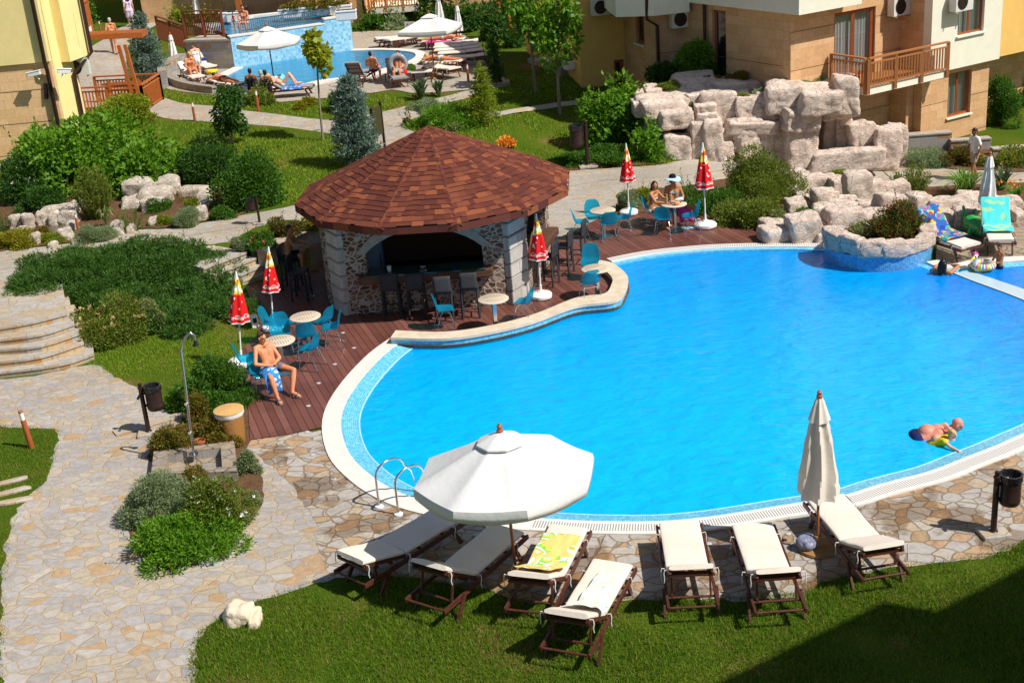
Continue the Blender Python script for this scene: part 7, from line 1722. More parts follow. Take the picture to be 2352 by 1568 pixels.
def lie(front=False, knees=0.0, look=None, arms='side'):
 """lying along +y, head at the far end; z up from the surface"""
 d = {'hipL':(-.09,0,.11),'hipR':(.09,0,.11),'knL':(-.11,-.43+knees*.12,.09+knees*.42),'knR':(.10,-.43+knees*.16,.09+knees*.40),'anL':(-.11,-.85+knees*.33,.07),'anR':(.10,-.85+knees*.30,.07),'toL':(-.12,-.97+knees*.25,.10 if not front else .04),'toR':(.12,-.97+knees*.22,.10 if not front else .04),
     'shL':(-.185,.50,.14),'shR':(.185,.50,.14),'neck':(0,.58,.15),'head':(0,.70,.17),'look':look or ((0,.3,.95) if not front else (.9,.3,-.1)),'elL':(-.28,.36,.09),'elR':(.28,.36,.09),'wrL':(-.24,.12,.09),'wrR':(.24,.12,.09)}
 if front: d['shL'], d['shR'] = (.185,.50,.14), (-.185,.50,.14); d['hipL'], d['hipR'] = (.09,0,.11), (-.09,0,.11); d['knL'], d['knR'], d['anL'], d['anR'], d['toL'], d['toR'] = (.1,-.43,.07), (-.1,-.43,.07), (.11,-.86,.06), (-.11,-.86,.06), (.12,-1.0,.04), (-.12,-1.0,.04)
 if arms == 'head' or front: d.update({'elL':(.36 if front else -.34,.66,.09),'elR':(-.36 if front else .34,.66,.09),'wrL':(.12 if front else -.12,.84,.08),'wrR':(-.12 if front else .12,.84,.08)})
 return d
PM = {'hipL':(-4.95,25.33,.56),'hipR':(-5.13,25.15,.56),'knL':(-4.55,25.06,.54),'knR':(-4.98,24.74,.53),'anL':(-4.61,24.84,.13),'anR':(-4.89,24.64,.13),'toL':(-4.45,24.76,.075),'toR':(-4.80,24.46,.075),
 'shL':(-5.03,25.46,1.02),'shR':(-5.30,25.22,1.02),'neck':(-5.17,25.35,1.09),'head':(-5.155,25.30,1.225),'look':(.80,-.52,-.10),'elL':(-4.84,25.26,.76),'elR':(-5.30,24.98,.76),'wrL':(-4.93,25.10,.70),'wrR':(-5.04,25.02,.70),'hdL':(-5.02,25.02,.69),'hdR':(-4.94,25.06,.71)}
pm, Jm, hpm = figure('shirtless man dozing on a blue chair, grey trunks and blue towel on his lap', PM, 'tan', 1.0, .009, ('short','brown'), (('trunks','grey'),('sandals','')), fat=1.12)
def twoltone(name, a, b, sc=14):
 m = NT(name); m.set(.9, .05); v = m.N('ShaderNodeTexVoronoi'); v.inputs['Scale'].default_value = sc; m.L(m.coord('Object'), v.inputs['Vector']); m.base(m.mix(m.math('LESS_THAN', v.outputs['Distance'], .36), a, b)); m.bump(m.noise(m.coord('Object'), 120, 2).outputs[0], .3, .004); return m.m
def drape(rows, name, m, label, cat, loc=(0,0,0), group=None):
 mb = MB(); mb.grid(rows); o = mb.build(name, m, None, True, solid=.012, sub=1, loc=loc); tag(o, label, cat, group); return o
def cloth_over(p0, p1, w, profile, rz=0): pass
mtw = twoltone('blue_white_towel', (.06,.28,.72), (.62,.75,.86), 9)
F_ = V3((.40,-.80,0)).normalized(); S_v = V3((-F_.y, F_.x, 0))
rows = []
for t, z, o_ in ((-.05,.665,-.06),(.08,.675,0),(.20,.66,0),(.31,.63,0),(.38,.56,.0),(.405,.44,.01),(.40,.30,.03),(.39,.20,.05)):
 rows.append([tuple(V3((-5.10,25.13,0))+F_*(t+.03*math.sin(u*2))+S_v*(u*.155+o_*.3)+V3((0,0,z-.05*abs(u)**2.2-(.10*max(0,-u-.4) if t < .35 else 0)+.012*math.sin(u*7+t*9)))) for u in np.linspace(-1.15,.8,11)])
drape(rows, 'towel', mtw, 'blue towel with white spots over the right thigh of the seated man', 'towel')
t = empty('sunglasses', V3((0,0,0)), 0, 'sunglasses pushed up on the head of the seated man', 'sunglasses'); off = pm.location
mb = MB()
for sx in (-1,1): mb.ell(off+hpm(.036*sx,.065,.105), (.03,.012,.018), 10, 6)
mb.tube([off+hpm(-.07,.04,.10), off+hpm(0,.075,.11), off+hpm(.07,.04,.10)], .006, 6); mb.build('frame', M['black'], t, True)
J1 = place(sit(.06, .42, .10, (.75,.62,-.25), 'table'), (4.14,34.62,.47), math.atan2(-.55,.82)-math.pi/2)
figure('dark haired woman in a bikini leaning on the round table', J1, 'olive', .97, .013, ('long','dark'), (('bikini','blue'),), female=True)
T = sit(-.06, .42, .10, (.9,.5,-.05), 'lap'); T['knR'] = (.15,.44,.18); T['anR'] = (.50,.50,.12); T['toR'] = (.60,.60,.16)
J2 = place(T, (4.78,34.92,.47), math.atan2(-.9,.1)-math.pi/2)
J2['knL'] = V3((5.02,34.62,.60)); J2['anL'] = V3((5.26,34.30,.56)); J2['toL'] = V3((5.34,34.20,.66)); J2['look'] = V3((.85,-.35,-.1))
w2, Jw, hpw = figure('woman in a wide black and pale blue sun hat at the round table', J2, 'olive', .97, .013, ('short','dark'), (('bikini','teal'),), female=True)
hat = empty('sun_hat', w2.location, 0, 'wide brimmed black sun hat with a pale blue brim on the seated woman', 'hat'); hb = hpw(0,-.02,.075)
mb = MB(); mb.lathe([(.0,.10),(.07,.095),(.098,.05),(.102,.0)], hb, 24, False); mb.build('hat_crown', CL['black'], hat, True)
mb = MB(); mb.grid([[(hb.x+r_*math.cos(a), hb.y+r_*math.sin(a), hb.z+.0-.05*((r_-.1)/.13)**1.5+.03*math.sin(2*a)*((r_-.1)/.13)) for a in np.linspace(0, 2*math.pi, 37)] for r_ in np.linspace(.1, .23, 5)]); mb.build('brim', CL['blue'], hat, True, solid=.006)
rows = [[(4.80+u*.20+t*.25, 34.92-t*.42+.02*math.sin(u*6), .64-.05*abs(u)**2-t*.06-(.42 if t > 1 else 0)) for u in np.linspace(-1,1,9)] for t in (0,.3,.6,.9,1.1)]
drape(rows, 'sarong', CL['purple'], 'magenta sarong over the lap of the woman in the sun hat', 'sarong')
Jb = place(sit(.10, .38, .14, (.2,.9,-.2), 'table'), (-5.52,31.95,.82), R(-92))
figure('bare backed dark haired man sitting on a stool at the left bar counter', Jb, 'olive', 1.0, .014, ('short','dark'), (('shorts','black'),), fat=1.05)
pw = gp(2236,412)
Jw_ = place(stand(.14, 0, (-.15,.9,-.5), .03), pw, R(100), .96)
figure('walking man in a white t shirt and khaki shorts with a dark shaved head', Jw_, 'brown', .96, .013, ('short','dark'), (('shirt','white'),('shorts','khaki'),('sandals','')))
hb_ = gz(*q('E',1315,470), .12); tb_ = gz(*q('E',1060,560), -.05); dv_ = V3((hb_.x-tb_.x, hb_.y-tb_.y, 0)).normalized(); sd_ = V3((-dv_.y, dv_.x, 0))
hp_ = V3((tb_.x, tb_.y, -.11)); shc = hp_+dv_*.50+V3((0,0,.13))
JB = {'hipL':hp_+sd_*.09,'hipR':hp_-sd_*.09,'knL':hp_-dv_*.30+sd_*.1-V3((0,0,.28)),'knR':hp_-dv_*.25-sd_*.1-V3((0,0,.30)),'anL':hp_-dv_*.68+sd_*.12-V3((0,0,.26)),'anR':hp_-dv_*.64-sd_*.12-V3((0,0,.3)),'toL':hp_-dv_*.8+sd_*.12-V3((0,0,.3)),'toR':hp_-dv_*.76-sd_*.12-V3((0,0,.34)),
 'shL':shc+sd_*.19,'shR':shc-sd_*.19,'neck':shc+dv_*.10+V3((0,0,.04)),'head':shc+dv_*.20+V3((0,0,.11)),'look':dv_*.8-sd_*.2-V3((0,0,.45)),'elL':shc+dv_*.20+sd_*.22-V3((0,0,.18)),'elR':shc+dv_*.14-sd_*.27-V3((0,0,.2)),'wrL':shc+dv_*.36+sd_*.02-V3((0,0,.26)),'wrR':shc+dv_*.30-sd_*.28-V3((0,0,.26))}
figure('bald man swimming low in the pool with a small child', JB, 'red', 1.08, .012, ('bald','grey'), (('trunks','navy'),), fat=1.25)
hcld = gz(*q('E',1385,555), .16); cv = V3((.8,-.6,0)).normalized(); sc2 = V3((hcld.x, hcld.y, .05))-cv*.10; cs = V3((-cv.y, cv.x, 0))
JC = {'hipL':sc2-cv*.24+cs*.055-V3((0,0,.14)),'hipR':sc2-cv*.24-cs*.055-V3((0,0,.14)),'knL':sc2-cv*.36+cs*.07-V3((0,0,.33)),'knR':sc2-cv*.32-cs*.07-V3((0,0,.33)),'anL':sc2-cv*.52+cs*.07-V3((0,0,.45)),'anR':sc2-cv*.5-cs*.07-V3((0,0,.45)),'toL':sc2-cv*.58+cs*.07-V3((0,0,.5)),'toR':sc2-cv*.56-cs*.07-V3((0,0,.5)),
 'shL':sc2+cs*.115,'shR':sc2-cs*.115,'neck':sc2+cv*.05+V3((0,0,.05)),'head':sc2+cv*.09+V3((0,0,.125)),'look':cv-V3((0,0,.25)),'elL':sc2+cs*.20+V3((0,0,.06)),'elR':sc2+cv*.12-cs*.17-V3((0,0,.05)),'wrL':sc2+cs*.26-cv*.08+V3((0,0,.12)),'wrR':sc2+cv*.26-cs*.2-V3((0,0,.07))}
figure('small curly haired child in a yellow float vest beside the bald man', JC, 'pink', .74, .010, ('curly','blond'), (('vest','yellow'),), fat=1.15)
pwm = gz(*q('C',1230,1190), -.02); wv = V3((.55,.85,0)).normalized(); ws = V3((-wv.y, wv.x, 0)); shw = V3((pwm.x, pwm.y, -.0))
JW = place(sit(0,.1), (0,0,0), 0)
hpz = shw-V3((0,0,.5))
JW = {'hipL':hpz+ws*.09,'hipR':hpz-ws*.09,'knL':hpz+ws*.1-V3((0,0,.2))-wv*.3,'knR':hpz-ws*.1-V3((0,0,.2))-wv*.28,'anL':hpz+ws*.1-V3((0,0,.25))-wv*.7,'anR':hpz-ws*.1-V3((0,0,.25))-wv*.68,'toL':hpz+ws*.1-V3((0,0,.3))-wv*.85,'toR':hpz-ws*.1-V3((0,0,.3))-wv*.83,'shL':shw+ws*.18,'shR':shw-ws*.18,'neck':shw+V3((0,0,.09)),'head':shw+V3((0,0,.22)),'look':wv,'elL':shw+ws*.24+wv*.24+V3((0,0,.05)),'elR':shw-ws*.30+wv*.30+V3((0,0,.10)),'wrL':shw+ws*.05+wv*.42+V3((0,0,.03)),'wrR':shw-ws*.12+wv*.45+V3((0,0,.05))}
figure('dark haired woman in the water resting her arms on the pool divider', JW, 'olive', 1.0, .013, ('long','dark'), (), female=True)
pk = gz(*q('C',2010,1105), -.02); T = stand(0,0,(-.5,.85,-.2)); T.update({'elL':(-.2,.12,1.12),'elR':(.2,.14,1.12),'wrL':(-.1,.34,1.10),'wrR':(.06,.36,1.10)})
Jk = place(T, pk-V3((0,0,.56)), R(105), .64)
figure('small boy standing in the shallow water behind a striped bird swim ring', Jk, 'olive', .64, .011, ('short','dark'), (('trunks','navy'),))
pf = gp(265,124); figure('man in red swimming trunks walking away up the far left path', place(stand(.16, 0, (0,1,0)), pf, R(8), .98), 'tan', 1.0, .016, ('short','grey'), (('briefs','red'),('sandals','')), fat=1.08)
pf = gp(303,62); figure('woman in a pale lilac dress walking up the far path', place(stand(.12, 0, (0,1,0)), pf, R(20), .95), 'pink', .95, .016, ('long','brown'), (('dress','lilac'),), female=True)
pf = gp(345,48); figure('woman in an orange red dress walking up the far path', place(stand(.12, 0, (0,1,0)), pf, R(-15), .97), 'pink', .97, .016, ('long','brown'), (('dress','red'),), female=True)
pf = gp(362,38); figure('woman in a red flowered dress pushing a pram at the top of the path', place(stand(.10, 0, (0,1,0)), pf, R(-15), .97), 'pink', .97, .016, ('short','brown'), (('dress','pinkred'),), female=True)
M['binbrown'] = mat('dark_brown_bin', (.030,.014,.011), .4, .4, 0, .15); M['bag'] = mat('black_liner', (.015,.015,.018), .18, .6, 0, .3, 20, .8, 30)
M['orangewood'] = mat('orange_bollard_wood', (.42,.11,.03), .5, .3, 0, (.32,.08,.025), 5, .2, 20, (6,6,1)); M['opal'] = mat('opal_glass', (.82,.82,.80), .3, .4, 0, .02)
def make_bin():
 rt = empty('litter_bin', (0,0,0), 0, None, 'litter bin', 'brown litter bins on posts')
 mb = MB(); mb.lathe([(.0,0),(.12,0),(.12,.02),(.075,.045),(.06,.06),(.055,.1),(.052,1.10),(.065,1.11),(.06,1.14),(.03,1.15),(.05,1.19),(.045,1.23),(.0,1.25)], n=18, caps=False); mb.build('post', M['binbrown'], rt, True)
 mb = MB(); mb.lathe([(.0,.56),(.16,.56),(.18,.59),(.19,.64),(.19,.67),(.185,.68),(.185,1.10),(.197,1.11),(.197,1.14),(.175,1.14),(.17,.75),(.0,.70)], (.26,0,0), 26, False); bk = mb.build('bucket', M['binbrown'], rt, True)
 mb = MB(); mb.lathe([(.20,1.03),(.207,1.09),(.202,1.155),(.165,1.15),(.14,1.03),(.0,.94)], (.26,0,0), 40, False, lambda a, z: 1+.03*math.sin(9*a+z*20)); mb.build('liner', M['bag'], bk, True)
 mb = MB(); mb.bar((.05,0,.68),(.12,0,.68),.06,.05); mb.bar((.05,0,.98),(.12,0,.98),.06,.05); mb.bar((-.03,-.06,.98),(-.09,-.12,.90),.03,.05); mb.build('bracket', M['binbrown'], rt)
 mb = MB(); mb.box((0,0,-.04),(.5,.42,.16)); mb.build('stone_foot', M['slab'], rt, bevel=.02); return rt
bin0 = make_bin()
for i, (x, y, rz, lb) in enumerate([(343,997,8,'brown litter bin on a post beside the outdoor shower planting'),(2281,1228,5,'brown litter bin on a stone foot at the lower right pool edge'),(597,515,175,'brown litter bin beside the round dense shrub on the upper path'),(1350,384,185,'brown litter bin at the lawn edge right of the bar roof')]):
 o = bin0 if i == 0 else copy_tree(bin0); o.location = gp(x, y)+Vector((0,0,.04)); o.rotation_euler = (0,0,R(rz)); o['label'] = lb
 hpx = [118,152,62,100][i]; S = scl(o.location); k = hpx/(S*.95*1.25); o.scale = (k,k,k)
def make_bollard():
 rt = empty('bollard_light', (0,0,0), 0, None, 'bollard light', 'orange wooden bollard lights')
 mb = MB(); mb.lathe([(.0,-.05),(.065,-.05),(.068,.0),(.062,.60),(.058,.62),(.0,.62)], n=16, caps=False); mb.build('shaft', M['orangewood'], rt, True)
 mb = MB(); mb.lathe([(.0,.62),(.05,.62),(.05,.78),(.0,.78)], n=16, caps=False); mb.build('lamp_glass', M['opal'], rt, True)
 mb = MB(); mb.lathe([(.0,.78),(.058,.78),(.06,.80),(.04,.82),(.0,.822)], n=16, caps=False); mb.build('cap', M['orangewood'], rt, True); return rt
bo0 = make_bollard()
for i, (x, y, tx, ty, lb) in enumerate([(73,1028,55,938,'orange bollard light on the lawn at the left edge'),(448,278,438,236,'orange bollard light on the path edge below the fenced terrace'),(594,256,586,209,'orange bollard light at the bush by the far pool umbrella'),(181,533,176,490,'orange bollard light in the left rock garden by the grey cushion'),(232,77,228,50,'orange bollard light beside the man in red trunks'),(1076,189,1073,150,'orange bollard light beside the far loungers'),(1110,123,1107,96,'orange bollard light in the shade behind the far loungers'),(1497,204,1493,161,'orange bollard light behind the leafy bush at the waterfall'),(569,38,566,12,'orange bollard light at the back of the upper pool')]):
 o = bo0 if i == 0 else copy_tree(bo0); p = gp(x, y); o.location = p; o['label'] = lb; k = (y-ty)/(scl(p)*.95*.82); o.scale = (k*.85,k*.85,k); o.rotation_euler = (0, R(-4 if i == 0 else 0), i)
p = gz(445,1043,.2); t = empty('outdoor_shower', p, 0, 'tall bent steel shower pole on the rim of the stone tray', 'shower')
hh = 1.0
for _ in range(8): hh *= (1043-805)/(1043-proj((p.x, p.y, p.z+hh))[1])
lx = onY(*q('7',1330,812), p.y).x-p.x; ex = onY(*q('7',1400,682), p.y); hx_ = onY(*q('7',1440,775), p.y)
mb = MB(); mb.tube([(0,0,0),(lx*.5,0,hh*.5),(lx,0,hh),(lx+(ex.x-p.x-lx)*.25,0,hh+(ex.z-p.z-hh)*.45),(ex.x-p.x-.05,0,ex.z-p.z-.03),(ex.x-p.x,0,ex.z-p.z),(ex.x-p.x+.06,0,ex.z-p.z-.05),(hx_.x-p.x,0,hx_.z-p.z+.08)], .024, 10); mb.build('pipe', M['steel'], t, True)
mb = MB(); mb.lathe([(.0,.1),(.03,.1),(.035,.05),(.06,.0),(.0,-.005)], (hx_.x-p.x,0,hx_.z-p.z), 14, False); mb.build('shower_head', M['black'], t, True)
mb = MB(); mb.lathe([(.0,0),(.09,0),(.09,.02),(.03,.03),(.0,.03)], n=18, caps=False); mb.build('flange', M['steel'], t, True)
for f_ in (.22, .5): mb = MB(); mb.tube([(lx*f_-.02,-.06,hh*f_),(lx*f_,.0,hh*f_)], .03, 8); mb.build('tap', M['chrome'], t, True)
tp = empty('flower_pot', gp(463,1038)+Vector((0,0,.02)), 0, 'small red clay flower pot behind the shower pole', 'flower pot'); mb = MB(); mb.lathe([(.0,0),(.08,0),(.11,.2),(.12,.2),(.12,.24),(.10,.24),(.09,.2),(.0,.19)], n=20, caps=False); mb.build('pot', mat('terracotta', (.45,.12,.06), .8), tp, True)
def basket(x, y, top, label, w):
 p = gp(x, y); t = empty('wicker_basket', p, 0, label, 'basket', 'wicker laundry baskets'); h = (y-top)/(scl(p)*.93); r = w/scl(p)/2
 mb = MB(); mb.lathe([(.0,.01),(r*.82,.01),(r*.9,h*.4),(r*.97,h*.86),(.0,h*.85)], n=36, caps=False, mod=lambda a, z: 1+.012*math.sin(24*a)); mb.build('basket_body', M['wicker'], t, True)
 mb = MB(); mb.lathe([(r*.98,h*.80),(r*1.03,h*.84),(r*1.02,h*.93),(r*.96,h*.94)], n=36, caps=False, mod=lambda a, z: 1+.012*math.sin(7*a+z*9)); mb.build('liner', M['canvas'], t, True)
 mb = MB(); mb.lathe([(.0,h*.93),(r*1.04,h*.93),(r*1.04,h*.965),(r*.9,h*.98),(.0,h)], n=36, caps=False); mb.build('lid', M['wicker_lid'], t, True)
basket(537,1012,935,'tall round wicker basket with lid and white liner at the deck corner',66); basket(797,213,192,'small wicker basket beside the far pool',26)
t = empty('pool_ladder', (0,0,0), 0, 'stainless steel ladder handrails at the near left pool edge', 'ladder')
for (bx, by), (tx_, ty_) in (((330,595),(375,362)),((437,637),(480,405))):
 b = gz(*q('A', bx, by), .0); inn = V3((.62,.50,0)).normalized()
 mb = MB(); pts = [b];
 for k in range(9): a = math.pi*(1-k/8); pts.append(b+inn*(.30+.30*math.cos(a))+V3((0,0,.58+.22*math.sin(a))))
 pts += [b+inn*.72+V3((0,0,.45)), b+inn*.86+V3((0,0,-.1)), b+inn*.9+V3((0,0,-.9))]
 mb.tube(pts, .021, 10); mb.build('handrail', M['chrome'], t, True); mb = MB(); mb.lathe([(.0,.0),(.075,.0),(.075,.025),(.03,.04),(.0,.04)], tuple(b+V3((0,0,.01))), 18, False); mb.build('flange', M['white_plastic'], t, True)
b0_ = gz(*q('A',330,595), 0); b1_ = gz(*q('A',437,637), 0)
for k in range(2): mb = MB(); o_ = inn*.88+V3((0,0,-.3-.28*k)); mb.bar(b0_+o_, b1_+o_, .09, .03); mb.build('rung', M['chrome'], t)
M['disc'] = mat('frosted_disc', (.48,.50,.53), .25, .5)
for i, (z, x, y) in enumerate([('D',1525,322),('D',1655,500),('D',1430,692),('D',1240,915),('D',1120,1182),('6',150,1060),('6',203,1130),('6',315,1200),('F',1620,852),('F',1970,860),('D',1103,1478),('A',860,750),('A',527,665),('A',78,440),('A',1722,815),('B',100,383),('B',547,368),('B',1002,311),('8',1735,305),('8',1850,440)]):
 p = gz(*q(z, x, y), .0); wood = i < 10; p.z = .03 if wood else .012
 if i == 0: d0 = MB(); d0.lathe([(.0,.0),(.045,.0),(.048,.01),(.04,.014),(.0,.014)], n=18, caps=False); o = d0.build('floor_light', M['disc'], None, True)
 else: o = o0_.copy(); link(o)
 if i == 0: o0_ = o
 o.location = p; tag(o, 'round light set into the wooden deck boards' if wood else 'round light set into the poolside paving', 'floor light', 'recessed floor lights')
a_, b_ = gp(863,352), gp(884,338); t = empty('garden_sign', a_, 0, 'brown notice board on two pointed posts behind the bar roof', 'sign')
r_ = b_-a_; zt = onY(*q('2',1515,662), a_.y).z-a_.z
for c_ in (V3((0,0,0)), r_): mb = MB(); mb.lathe([(.045,-.1),(.045,zt-.12),(.06,zt-.1),(.05,zt-.06),(.0,zt+.02)], tuple(c_), 10, False); mb.build('post', M['binbrown'], t, True)
mb = MB(); mb.bar(r_*.06+V3((0,0,zt*.63)), r_*.94+V3((0,0,zt*.60)), .04, zt*.58); mb.build('board', mat('notice_board', (.06,.055,.025), .5), t)
pa_, pb_ = gp(*q('N',135,232)), gp(*q('N',208,232)); t = empty('warning_sign', pa_, 0, 'white pool rules board with a warning triangle by the far flower border', 'sign'); r_ = pb_-pa_; hs = onY(*q('N',135,158), pa_.y).z-pa_.z
mb = MB(); mb.bar(V3((0,0,hs*.55)), r_+V3((0,0,hs*.55)), .04, hs*.9); bd = mb.build('board', M['white_plastic'], t)
d_ = r_.normalized(); nr = V3((d_.y, -d_.x, 0)); L_ = r_.length
def onb(u, v, o_=.024): return d_*L_*u+V3((0,0,hs*(.10+.9*v)))+nr*o_
for nm, pts in (('triangle', [(.14,.52),(.46,.52),(.30,.86)]), ('triangle_inner', [(.20,.56),(.40,.56),(.30,.78)]), ('pictogram', [(.16,.10),(.44,.10),(.44,.42),(.16,.42)])):
 mb = MB(); mb._add([onb(u, v, .023 if nm != 'triangle_inner' else .026) for u, v in pts], [list(range(len(pts)))]); mb.build(nm, M['black'] if nm != 'triangle_inner' else M['white_plastic'], bd)
mb = MB(); mb._add([onb(u, v, .026) for u, v in [(.285,.61),(.315,.61),(.315,.74),(.285,.74)]], [[0,1,2,3]]); mb.build('exclamation', M['black'], bd)
for v in (.8,.7,.6,.35,.25,.15): mb = MB(); mb._add([onb(.54, v), onb(.92, v), onb(.92, v+.035), onb(.54, v+.035)], [[0,1,2,3]]); mb.build('text_line', M['aircon'] if 'aircon' in M else M['baseplate'], bd)
for c_ in (V3((0,0,0)), r_): mb = MB(); mb.bar(c_-V3((0,0,.1)), c_+V3((0,0,hs*.2)), .05); mb.build('post', M['steel'], t)
p = gp(*q('N',820,600)); t = empty('garden_lamp', p, 0, 'black garden lamp post on a stone foot by the far path', 'lamp post'); hl_ = onY(*q('N',815,440), p.y).z-p.z
mb = MB(); mb.lathe([(.12,0),(.12,.06),(.06,.12),(.045,.3),(.04,hl_*.78),(.07,hl_*.8),(.0,hl_*.8)], n=12); mb.build('post', M['black'], t, True); mb = MB(); mb.lathe([(.06,hl_*.8),(.10,hl_*.95),(.0,hl_*.96)], n=12); mb.build('lamp_glass', M['opal'], t, True); mb = MB(); mb.lathe([(.13,hl_*.96),(.03,hl_*1.02),(.0,hl_*1.05)], n=12); mb.build('lamp_cap', M['black'], t, True); mb = MB(); mb.box((0,0,.0),(.7,.6,.14)); mb.build('stone_foot', M['slab'], t)
for x, y in ((26,1107),(30,1130),(36,1152)):
 p = gp(x, y); mb = MB(); rock_geo(mb, (0,0,0), (.62,.17,.06), .32, int(x*7), 6, 6, .05); tag(mb.build('stepping_stone', M['slab'], None, True, loc=p+V3((0,0,.02))), 'narrow grey stepping slab in the lawn at the left edge', 'stepping stone', 'stepping stones in the left lawn')
p = gp(587,752); t = empty('power_box', p, R(20), 'small white socket pillar on the grass beside the red umbrella', 'socket box'); mb = MB(); mb.box((0,0,.16),(.16,.12,.32)); mb.build('box_body', M['white_plastic'], t, bevel=.01); mb = MB(); mb.box((0,-.062,.2),(.09,.01,.12)); mb.build('socket', M['black'], t)
tw_ = T6.location+V3((0,0,.745))
for dx, dy, lb in ((-.20,.02,'tall iced coffee glass nearest the dark haired woman'),(-.06,.18,'tall iced coffee glass in front of the woman in the sun hat')):
 t = empty('coffee_glass', tw_+V3((dx,dy,0)), 0, lb, 'glass'); mb = MB(); mb.lathe([(.0,0),(.028,0),(.03,.02),(.038,.19),(.0,.185)], n=14, caps=False); mb.build('drink', mat('iced_coffee', (.48,.30,.14), .2), t, True); mb = MB(); mb.tube([(.005,0,.12),(.03,.01,.27)], .005, 5); mb.build('straw', M['opal'], t)
mb = MB(); rock_geo(mb, (0,0,0), (.36,.24,.17), .3, 44, 8, 2.4, .22); tag(mb.build('beach_bag', M['canvas'], None, True, loc=tw_+V3((.14,.05,.085))), 'crumpled white bag on the women\'s table', 'bag')
mb = MB(); rock_geo(mb, (0,0,0), (.16,.13,.09), .3, 45, 7, 2.4, .15); tag(mb.build('pastry', mat('orange_cloth', (.72,.30,.10), .8), None, True, loc=tw_+V3((.06,-.15,.045))), 'small orange bundle at the front of the women\'s table', 'bundle')
t = empty('ashtray', tw_+V3((-.1,-.06,0)), 0, 'small glass ashtray at the middle of the women\'s table', 'ashtray'); mb = MB(); mb.lathe([(.0,0),(.05,0),(.055,.03),(.045,.03),(.04,.01),(.0,.01)], n=14, caps=False); mb.build('dish', M['steel'], t, True)
for i, (zx, zy) in enumerate(((1490,935),(1545,930))):
 p = gz(*q('F', zx, zy), .035); t = empty('flip_flop', p, R(70), 'pale turquoise flip flop lying on the deck by the women\'s table', 'flip flop', 'pair of turquoise flip flops'); mb = MB(); mb.lathe([(.0,0),(.05,0),(.05,.02),(.0,.02)], n=16, caps=False, mod=lambda a, z: 1+1.4*abs(math.sin(a))**2); mb.build('sole', CL['blue'], t); mb = MB(); mb.tube([(-.045,.02,.02),(0,.07,.055),(.045,.02,.02)], .008, 6); mb.build('strap', CL['teal'], t)
p = gz(*q('B',1120,385), .06); mb = MB(); rock_geo(mb, (0,0,0), (.34,.30,.16), .2, 51, 9, 2.2, .3); tag(mb.build('plastic_bag', mat('crumpled_grey_plastic', (.30,.31,.42), .3, .5, 0, (.10,.11,.2), 9, .8, 14, dist=.03), None, True, loc=p+V3((0,0,.08))), 'crumpled grey plastic bag on the foot of the tall furled umbrella', 'bag')
def towelmat(name, cols, sc, base):
 m = NT(name); m.set(.9, .05); co = m.coord('Object'); n = m.noise(co, sc, 2, .4); k = len(cols); c = m.ramp(n.outputs[0], [(.25+.5*i/k, x) for i, x in enumerate(cols)], 'CONSTANT'); v = m.N('ShaderNodeTexVoronoi'); v.inputs['Scale'].default_value = sc*1.3; m.L(co, v.inputs['Vector'])
 m.base(m.mix(m.math('GREATER_THAN', v.outputs['Distance'], .56), c, base)); m.bump(m.noise(co, 26, 4).outputs[0], .5, .02); return m.m
def lounger_towel(key, y0, y1, w0, w1, mt, label, x=0, ang=.52, amp=.022, top=.46, seed=1):
 """cloth lying on cushion and back of a lounger, in the lounger's own frame"""
 rs = random.Random(seed); hy, z0 = 1.18, top; rows = []
 for i in range(15):
  t = i/14; y = y0+(y1-y0)*t; row = []
  for j in range(11):
   u = -1+2*j/10; xx = x+u*(w0+(w1-w0)*t)+.03*noise.noise(V3((y*3, u*2, seed)))
   yy, zz = (y, z0) if y < hy else (hy+(y-hy)*math.cos(ang)-.095*math.sin(ang), .385+(y-hy)*math.sin(ang)+.095*math.cos(ang))
   zz += amp*(1.0+1.2*noise.noise(V3((u*4, y*6, seed*3.1))))-(.10 if abs(xx) > .36 else 0)
   row.append((xx, yy, zz))
  rows.append(row)
 mb = MB(); mb.grid(rows); o = mb.build('towel', mt, None, True, solid=.012, sub=1); L = LG[key]; o.location = L.location; o.rotation_euler = L.rotation_euler; o.scale = L.scale; tag(o, label, 'towel'); return o
lounger_towel('L3', .30, 1.80, .30, .27, towelmat('print_towel_a', [(.80,.48,.30), (.82,.70,.58), (.85,.50,.06), (.84,.80,.76), (.25,.62,.12), (.86,.62,.12), (.40,.72,.85)], 3.4, (.86,.60,.20)), 'bright beach towel patterned in yellow, green and peach on a lounger', 0, .52, .02, .455, 3)
lounger_towel('L4', .35, 1.55, .17, .26, towelmat('print_towel_b', [(.40,.68,.80), (.82,.80,.74), (.80,.76,.55), (.84,.82,.80), (.80,.68,.62)], 4.5, (.84,.82,.76)), 'pale rumpled beach towel with light blue edge on the lounger on grass', -.10, .52, .03, .455, 8)
def rl(foot, head_x, label, towel_m, tlabel, rz, key):
 o = make_lounger(R(46), M['cushion'], label, group='wooden sun loungers by the shallow corner pool'); p = gp(*foot); o.location = p+V3((0,0,.03)); o.rotation_euler = (0,0,rz); LG[key] = o
 return lounger_towel(key, .5, 1.96, .36, .34, towel_m, tlabel, 0, R(46), .025, .465, int(foot[0]))
rl((2230,603), 0, 'cream cushioned lounger with raised back under a multicoloured towel', towelmat('carnival_towel', [(.02,.08,.35), (.65,.05,.10), (.75,.50,.05), (.03,.35,.35), (.45,.06,.40), (.05,.45,.20), (.03,.06,.40)], 3.8, (.04,.12,.42)), 'multicoloured towel with red, yellow and blue figures over a raised lounger back', R(22), 'R1')
